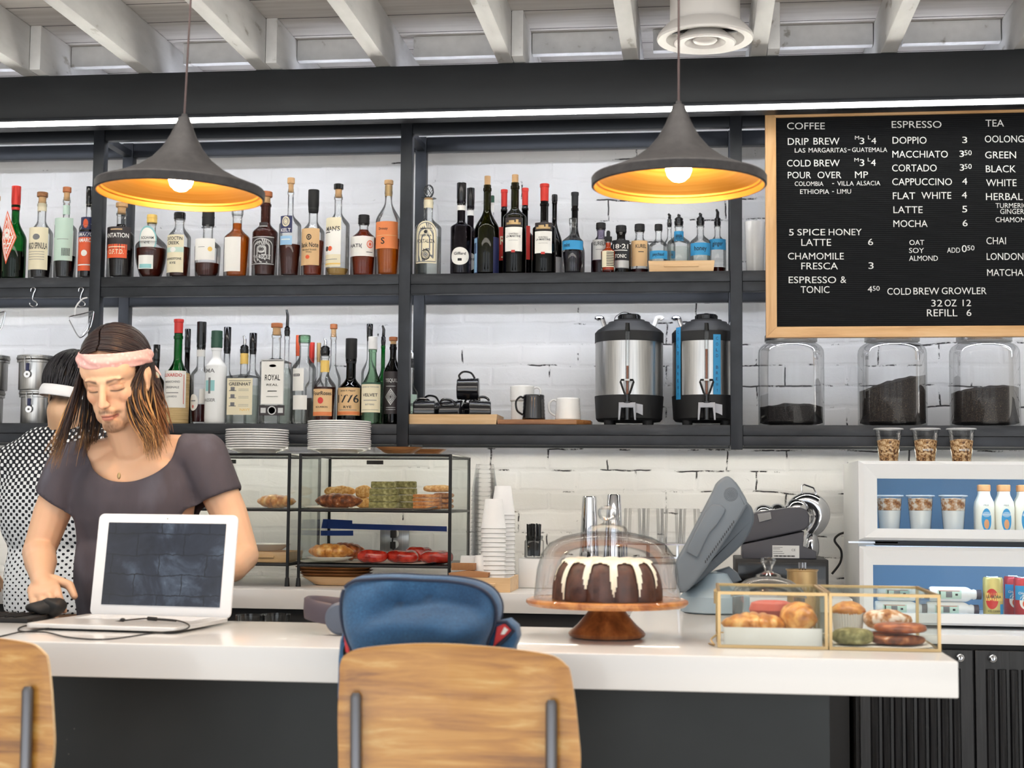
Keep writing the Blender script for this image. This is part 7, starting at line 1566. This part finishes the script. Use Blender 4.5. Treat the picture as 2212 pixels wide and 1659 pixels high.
# trousers
b = B(); pel = ch+Vector((0,.01,-.44)); b.ball(pel, (.165,.115,.12))
for s in (-1, 1): hip = pel+Vector((s*.085,0,-.05)); kn = Vector((hip.x+s*.02, hip.y-.02, .50)); an = Vector((kn.x+s*.01, kn.y+.05, .08)); b.cap(hip, kn, .088, .062); b.cap(kn, an, .060, .045)
noisy('jeans', [(.3,(92,116,146)),(.7,(140,164,190))], ns=60, rough=.85, bump=.2)
finish(remesh(b, .008, 4), 'jeans', ['jeans'], man)
b = B()
for s in (-1, 1): b.ball((pel.x+s*.115, pel.y-.02, .048), (.05,.13,.044))
sh_ = remesh(b, .008, 3); finish(sh_, 'shoes', ['black_matte'], man)

# t-shirt: inflated torso and sleeves, opened at neckline, sleeve ends and hem
def cloth(prims, voxel, cut, folds, name, mats, parent, colfn=None, thick=.003, smooth=6):
    me = remesh(prims, voxel, smooth); bm = bmesh.new(); bm.from_mesh(me)
    bmesh.ops.delete(bm, geom=[f for f in bm.faces if cut(f.calc_center_median())], context='FACES')
    bm.normal_update(); nn = {v: v.normal.copy() for v in bm.verts}
    for v in bm.verts: v.co += nn[v]*folds(v.co)
    bd = {v: [e.other_vert(v) for e in v.link_edges if e.is_boundary] for v in bm.verts if v.is_boundary}
    for _ in range(30):
        nw = {v: v.co.lerp(sum((q.co for q in ns), Vector())/len(ns), .5) for v, ns in bd.items() if ns}
        for v, c_ in nw.items(): v.co = c_
    inner = [v for v in bm.verts if not v.is_boundary and any(e.other_vert(v) in bd for e in v.link_edges)]
    bmesh.ops.smooth_vert(bm, verts=inner, factor=.5, use_axis_x=True, use_axis_y=True, use_axis_z=True)
    bm.to_mesh(me); bm.free()
    o = bpy.data.objects.new('tmp', me); COL.objects.link(o); md = o.modifiers.new('s', 'SOLIDIFY'); md.thickness = thick; md.offset = -1; md.use_rim = True
    dg = bpy.context.evaluated_depsgraph_get(); r = bpy.data.meshes.new_from_object(o.evaluated_get(dg)); bpy.data.objects.remove(o)
    return finish(r, name, mats, parent, colfn)
b = B(); I = .012
b.ball(ch, (.158+I*1.6,.095+I*1.3,.17)); b.ball(ch+Vector((0,-.005,.06)), (.150+I,.080+I,.085)); b.ball(ch+Vector((.006,.005,-.18)), (.142+I*2.6,.088+I*2,.21)).ball(ch+Vector((.10,.0,-.03)), (.085,.075,.15)).ball(ch+Vector((-.085,.0,-.03)), (.08,.075,.14)).ball(ch+Vector((.16,.0,-.07)), (.05,.06,.12)); b.ball(ch+Vector((.0,.01,-.36)), (.145+I*1.6,.10+I*1.5,.16))
b.cap(nb+Vector((-.03,.0,-.02)), shL+Vector((.01,0,.012)), .050+I*.7, .046+I); b.cap(nb+Vector((.03,0,-.02)), shR+Vector((-.01,0,.010)), .050+I*.7, .046+I)
b.cap(shL, w(104, 1130, 3.555), .048+I, .049+I); b.cap(shR, w(497, 1125, 3.575), .050+I, .049+I)
b.cap(nb+Vector((0,.0,.03)), nb+Vector((0,0,-.06)), .062, .09)
aL0, aL1 = w(104,1085,3.555), w(70,1190,3.55); dL = Vector((-.62,0,-1)).normalized(); cL = w(130,1088,3.555)
dR = Vector((.42,0,-1)).normalized(); cR = w(480,1072,3.575)
ncx = w(300, 965, 3.50)
def cutM(p):
    if (p-cL).dot(dL) > 0 and p.x < shL.x+.035 and p.z < shL.z: return True
    if (p-cR).dot(dR) > 0 and p.x > shR.x-.035 and p.z < shR.z: return True
    if p.z < ch.z-.43: return True
    # scoop neckline, lower at the front, off toward one shoulder
    x = (p.x-(nb.x+.012))/.118; 
    if abs(x) < 1.15:
        zf = nb.z+.012-.105*sqrt(max(0, 1-min(1, abs(x))**2.2))*(1 if p.y < nb.y else .25)
        if p.z > zf and abs(x) < 1.0: return True
    return p.z > nb.z+.03
def foldM(p):
    q = p-ch; f = .0028*noise.noise(Vector((q.x*16, q.y*10, q.z*5)))+.0016*noise.noise(Vector((q.x*34, q.y*20, q.z*9+4)))
    f += .003*noise.noise(Vector(((q.x+q.z*.7)*20, 2, (q.z)*4))) ; return f
noisy('charcoal_cotton', [(.3,(66,62,70)),(.55,(78,72,80)),(.8,(100,100,112))], (1,1,.4), 9, rough=.85, bump=.12)
cloth(b, .0062, cutM, foldM, 'tshirt', ['charcoal_cotton'], man)
nk = w(257, 1028, 3.455); B().ball(nk-man.location, (.0045,.003,.008)).build('necklace_charm', 'gold_metal', man)
# bandana band, tilted with the head
mat('bandana_base', (226,170,160), .8)
def bandana_mat():
    m, nt, b_ = base('bandana_pink'); v = mapping(nt); n1 = tex(nt, 'ShaderNodeTexVoronoi', v, Scale=70); n2 = tex(nt, 'ShaderNodeTexNoise', v, Scale=60, Detail=3)
    f = nt.nodes.new('ShaderNodeMath'); f.operation = 'MULTIPLY'; nt.links.new(n1.outputs['Distance'], f.inputs[0]); nt.links.new(n2.outputs['Fac'], f.inputs[1])
    nt.links.new(ramp(nt, f.outputs[0], [(.0,(244,214,208)),(.10,(238,196,190)),(.2,(230,174,168)),(.5,(234,184,178))]), b_.inputs['Base Color']); b_.inputs['Roughness'].default_value = .85
bandana_mat()
def headband(M, z0, z1, rx, ry, cy_, tilt, name, m, parent, folds=.0016, lean=.0):
    vs_, fs = [], []; seg = 96; rows = 9
    for j in range(rows+1):
        v_ = j/rows
        for k in range(seg):
            a = 2*pi*k/seg; zc = z0+(z1-z0)*v_+tilt*-cos(a)*-1*.0+tilt*sin(a)+lean*cos(a); bulge = .0035*sin(pi*v_)-.001
            f = folds*sin(9*v_+3*a+2*sin(3*a))+folds*.6*noise.noise(Vector((a*3, v_*4, 1)))
            sc = 1-.10*max(0, (zc-.055)/.05)
            vs_.append(M @ Vector(((rx+bulge+f)*sc*cos(a), cy_+(ry+bulge+f)*sc*sin(a), zc)))
    for j in range(rows):
        for k in range(seg): k2 = (k+1) % seg; fs.append((j*seg+k, j*seg+k2, (j+1)*seg+k2, (j+1)*seg+k))
    b = B().add(vs_, fs); b.v = [v-parent.location for v in b.v]
    o = b.build(name, m, parent, smooth=80); md = o.modifiers.new('s', 'SOLIDIFY'); md.thickness = .002; md.offset = -1; return o
hbnd = headband(HM, .038, .074, .0885, .1045, .018, -.012, 'headband', 'bandana_pink', man, .0018, -.004)
kx = HM @ Vector((.066,.085,.02))-man.location
B().tube([kx, kx+Vector((.006,-.004,-.02)), kx+Vector((.012,-.008,-.045))], [.006,.009,.002], 8, flat=.35).tube([kx, kx+Vector((.012,0,-.015)), kx+Vector((.026,-.004,-.032))], [.006,.009,.002], 8, flat=.35).build('bandana_tail', 'bandana_pink', hbnd)

# hair: hundreds of tapering strands from a centre parting, tucked under the band, falling past the shoulders
def hair_mesh(strands, name, parent, m='hair_strands', seg=5):
    vs_, fs, cols = [], [], []
    for pts, r0, r1, cfn in strands:
        n = len(pts); o = len(vs_); prev = None
        for i, p in enumerate(pts):
            a = pts[max(0, i-1)]; c_ = pts[min(n-1, i+1)]; t = (c_-a).normalized() if (c_-a).length > 1e-9 else Vector((0,0,-1))
            u = Vector((0,-1,0)).cross(t) if prev is None else prev-t*prev.dot(t)
            if u.length < 1e-5: u = Vector((1,0,0))
            u.normalize(); prev = u; w_ = t.cross(u); q = i/(n-1); r = r0+(r1-r0)*q if q < .7 else (r0+(r1-r0)*.7)*(1-(q-.7)/.3)*.9+.0003
            for k in range(seg): th = 2*pi*k/seg; vs_.append(p+u*cos(th)*r+w_*sin(th)*r*.6); cols.append(cfn(q, p))
        for i in range(n-1):
            for k in range(seg): k2 = (k+1) % seg; fs.append((o+i*seg+k, o+i*seg+k2, o+(i+1)*seg+k2, o+(i+1)*seg+k))
    me = bpy.data.meshes.new(name); me.from_pydata([v-parent.location for v in vs_], [], fs); me.materials.append(MATS[m])
    ca = me.color_attributes.new('tone', 'FLOAT_COLOR', 'POINT')
    for i, c_ in enumerate(cols): ca.data[i].color = c_
    me.polygons.foreach_set('use_smooth', [True]*len(me.polygons)); o = bpy.data.objects.new(name, me); COL.objects.link(o); o.parent = parent; return o
H1, H2, H3, H4 = lin((27,19,21)), lin((48,32,29)), lin((150,96,52)), lin((224,172,108))
rs = random.Random(5); strands = []
SC = Vector((0,.022,.045))
def skull(az, pol, off=0):
    """az 0 = forehead, 90 = image right; pol 0 = crown"""
    d = Vector((sin(pol)*sin(az), -sin(pol)*cos(az), cos(pol))); return SC+Vector((d.x*(.0765+off), d.y*(.0965+off), d.z*(.0845+off)))
for side in (-1, 1):
    N_ = 330 if side > 0 else 290
    for i in range(N_):
        u = rs.random(); az0 = radians(4+3*rs.random())*side; 
        # root along the parting from the forehead over the crown
        pr0 = radians(58-118*u); 
        root = SC+Vector((side*.002-.006+.004*sin(u*14), -sin(pr0)*.0975, cos(pr0)*.0855))
        azE = radians(70+100*u+6*(rs.random()-.5)) if True else 0
        E_ = Vector((side*sin(azE), -cos(azE), 0)); zE = .052
        pts = []; n1 = 9; off = .003+.006*rs.random()
        ef = Vector((E_.x*.0800, SC.y+E_.y*.0985, zE))
        for k in range(n1+1):
            t = k/n1; p = root.lerp(ef, t); d = p-SC; k_ = sqrt((d.x/(.0765+off))**2+(d.y/(.0965+off))**2+(d.z/(.0845+off))**2)
            if k_ > 1e-6: d = d/k_
            pts.append(HM @ (SC+d))
        # below the band: hang
        start = HM @ Vector((E_.x*(.082+off*.5), SC.y+E_.y*(.100+off*.5), .036)); pts.append(start)
        front = azE < radians(100)
        L_ = (.235 if side < 0 else .225)*(.78+.30*rs.random()) if azE < radians(150) else .13*(.8+.4*rs.random())
        ph = rs.random()*6; sp_ = (rs.random()-.5)*.030; cl = rs.random()
        drift = (-.055 if side < 0 else .020)
        p = start.copy(); m_ = 12
        for k in range(1, m_+1):
            t = k/m_; x = start.x+drift*(t**1.4)*(1.0 if front else .5)+sp_*t+.008*sin(t*5+ph)*t; 
            if side > 0 and front: x = start.x-.030*sin(pi*min(1, t*1.2))*(1-(azE-radians(70))/radians(60))+.035*t*t+sp_*1.3*t+.006*sin(t*7+ph)*t
            y = start.y+(-.030 if front else .01)*sin(t*1.5)+.006*sin(t*4+ph*2)
            pts.append(Vector((x, y, start.z-L_*t)))
        gold = rs.random() < (.5 if side > 0 else .16)
        def cf(q, p_, gold=gold, cl=cl, side=side): 
            c = mixc(H1, H2, cl*.9); g = sm(.50, .82, q)*.95 if gold else sm(.8, 1, q)*.4
            return mixc(c, mixc(H3, H4, cl), g)
        strands.append((pts, .0030, .0019, cf))
# ear-side wisps and flyaways
for i in range(40):
    s0 = HM @ Vector((.074, .045, -.01)); L_ = .16*(.7+.4*rs.random()); ph = rs.random()*6; sx_ = rs.random()*.05
    pts = [s0+Vector((.010+sx_*t_+.006*sin(t_*5+ph), .01*sin(t_*3+ph), -L_*t_)) for t_ in [k/10 for k in range(11)]]
    strands.append((pts, .0022, .0014, lambda q, p_: mixc(H2, H3, sm(.1, .8, q)*.8)))
hair_mesh(strands, 'hair', man)
# black wiping cloth held in the hand
tag(noise_mesh(B().ball((-.012,0,.014), (.036,.026,.014)).ball((.018,.004,.018), (.022,.022,.018)), .010, 38).build('cleaning_cloth', 'black_matte', None, smooth=70, loc=(w(128,1312,3.27).x, 3.20, cz+.0105)), 'black cloth bunched under the man\'s hand on the bar mat', 'cloth')

# ---------------- worker in the polka dot shirt, seen from behind
h2 = at(163, 862, 4.22); R2 = Euler((radians(16), radians(-6), radians(180-12)), 'XYZ').to_matrix().to_4x4()
HM2 = Matrix.Translation(h2) @ R2 @ Matrix.Scale(.98, 4); HI2 = HM2.inverted()
wk = thing('person', 'worker seen from behind in a polka dot shirt and white headband, black hair', 'person', (h2.x-.05, 4.25, 0))
b = B(); head_shapes(b, HM2); nb2 = at(150, 930, 4.22)
b.cap(HM2 @ Vector((0,.03,-.05)), nb2, .054, .060)
s1, s2 = at(18, 1010, 4.24), at(262, 985, 4.24); c2 = at(118, 1090, 4.25)
b.cap(nb2+Vector((-.03,0,-.03)), s1, .055, .050); b.cap(nb2+Vector((.03,0,-.03)), s2, .055, .050); b.ball(c2, (.155,.105,.19)); b.ball(c2+Vector((0,0,-.25)), (.135,.095,.19)); b.ball(c2+Vector((0,0,-.42)), (.15,.10,.14))
e1 = at(-55, 1160, 4.28); b.cap(s1, e1, .050, .040); wr1 = at(-60, 1230, 4.48); b.cap(e1, wr1, .038, .026); e2 = at(300, 1130, 4.30); wr2 = at(250, 1190, 4.52); b.cap(s2, e2, .050, .040); b.cap(e2, wr2, .038, .026)
hand(b, wr1, wr1+Vector((.02,.075,-.02)), 1, [(.3,.4)]*4, (.8,.2,.3), 2, Vector((0,.2,1))); hand(b, wr2, wr2+Vector((-.02,.075,-.02)), -1, [(.3,.4)]*4, (.8,.2,.3), 2, Vector((0,.2,1)))
def skin2(p):
    q = HI2 @ p; c = mixc(lin((222,184,150)), lin((206,160,124)), noise.noise(p*26)*.5+.4)
    if (p-h2).length < .17 and q.y > -.035:
        hl = -.030-.0+.006*noise.noise(Vector((q.x*60, 0, 0))); f = sm(hl-.018, hl+.012, q.z)
        if abs(q.x) < .072: c = mixc(c, lin((34,28,28)), f*.9)
    if q.y < -.06 and (p-h2).length < .17: c = mixc(c, LIP, .8*math.exp(-(q.x/.02)**4-((q.z+.069)/.008)**2)); c = mixc(c, BRW, .8*math.exp(-((abs(q.x)-.03)/.016)**4-((q.z-.02)/.004)**2)); c = mixc(c, DRK, .8*math.exp(-((abs(q.x)-.031)/.014)**4-((q.z+.006)/.002)**2))
    return c
finish(remesh(b, .0052, 3), 'body', ['skin'], wk, skin2)
strands = []
for i in range(900):
    az = rs.random()*2*pi; pol = radians(4+96*rs.random()**.8); back = -cos(az)
    if pol > radians(70) and abs(sin(az)) < .3 and back < 0: continue
    cr = radians(rs.random()*8); pts = []
    for k in range(8):
        t = k/7; a_ = az; po = min(pol+radians(40)*t, radians(118)); 
        d = Vector((sin(po)*sin(a_), -sin(po)*cos(a_), cos(po))); o_ = .004+.010*sin(pi*min(1, t*.8+.1)); pts.append(HM2 @ (SC+Vector((d.x*(.076+o_), d.y*(.096+o_), d.z*(.086+o_)))))
    cl = rs.random(); strands.append((pts, .0030, .0022, lambda q, p_, cl=cl: mixc(lin((14,14,18)), lin((40,38,44)), cl)))
hair_mesh(strands, 'hair', wk)
mat('white_cotton', (238,240,244), .8)
headband(HM2, -.010, .024, .0875, .108, .018, -.020, 'headband', 'white_cotton', wk, .0004, .0)
def dots():
    m, nt, b_ = base('polka_dots'); N = nt.nodes; L = nt.links; tc = N.new('ShaderNodeTexCoord'); s = N.new('ShaderNodeSeparateXYZ'); L.new(tc.outputs['Object'], s.inputs[0])
    def M_(op, a, c): 
        n_ = N.new('ShaderNodeMath'); n_.operation = op
        for i, q in enumerate((a, c)):
            if q is None: continue
            if isinstance(q, (int, float)): n_.inputs[i].default_value = q
            else: L.new(q, n_.inputs[i])
        return n_.outputs[0]
    nz = N.new('ShaderNodeTexNoise'); nz.inputs['Scale'].default_value = 7; L.new(tc.outputs['Object'], nz.inputs['Vector'])
    wz = M_('MULTIPLY', nz.outputs['Fac'], .03)
    k = 2*pi/.0145; u = M_('MULTIPLY', M_('ADD', s.outputs[0], M_('ADD', s.outputs[2], wz)), k*.7071); v = M_('MULTIPLY', M_('SUBTRACT', s.outputs[0], M_('ADD', s.outputs[2], wz)), k*.7071)
    val = M_('ADD', M_('COSINE', u, None), M_('COSINE', v, None))
    th = N.new('ShaderNodeMapRange'); L.new(s.outputs[2], th.inputs[0])
    for i, q in ((1,1.10),(2,1.62),(3,-1.15),(4,1.0)): th.inputs[i].default_value = q
    d = M_('GREATER_THAN', val, th.outputs[0])
    mx = N.new('ShaderNodeMix'); mx.data_type = 'RGBA'; L.new(d, mx.inputs['Factor']); mx.inputs['A'].default_value = lin((18,22,32)); mx.inputs['B'].default_value = lin((236,240,244))
    L.new(mx.outputs['Result'], b_.inputs['Base Color']); b_.inputs['Roughness'].default_value = .8
dots()
b = B(); b.ball(c2, (.175,.125,.20)); b.ball(c2+Vector((0,0,-.25)), (.160,.115,.21)); b.ball(c2+Vector((0,0,-.42)), (.172,.122,.17))
b.cap(nb2+Vector((-.03,0,-.03)), s1, .066, .063); b.cap(nb2+Vector((.03,0,-.03)), s2, .066, .063); b.cap(s1, s1.lerp(e1, .75), .063, .058); b.cap(s2, s2.lerp(e2, .75), .063, .058); b.cap(nb2+Vector((0,.0,.01)), nb2+Vector((0,0,-.06)), .064, .08)
d1, d2 = (e1-s1).normalized(), (e2-s2).normalized()
def cut2(p): return ((p-s1.lerp(e1,.68)).dot(d1) > 0 and p.x < s1.x+.03) or ((p-s2.lerp(e2,.68)).dot(d2) > 0 and p.x > s2.x-.03) or p.z < 1.0 or p.z > nb2.z+.010
cloth(b, .0075, cut2, lambda p: .006*noise.noise(Vector((p.x*14, p.y*10, p.z*4)))+.003*noise.noise(Vector((p.x*30, 0, p.z*8))), 'dotted_shirt', ['polka_dots'], wk)
b = B(); p2 = c2+Vector((0,.0,-.46)); b.ball(p2, (.165,.115,.12))
for s in (-1, 1): hip = p2+Vector((s*.085,0,-.05)); kn = Vector((hip.x+s*.02, hip.y+.01, .50)); an = Vector((kn.x, kn.y-.03, .08)); b.cap(hip, kn, .085, .060); b.cap(kn, an, .058, .045)
finish(remesh(b, .009, 4), 'trousers', ['black_matte'], wk)
b = B()
for s in (-1, 1): b.ball((p2.x+s*.105, p2.y+.02, .048), (.05,.13,.044))
finish(remesh(b, .009, 3), 'shoes', ['black_matte'], wk)
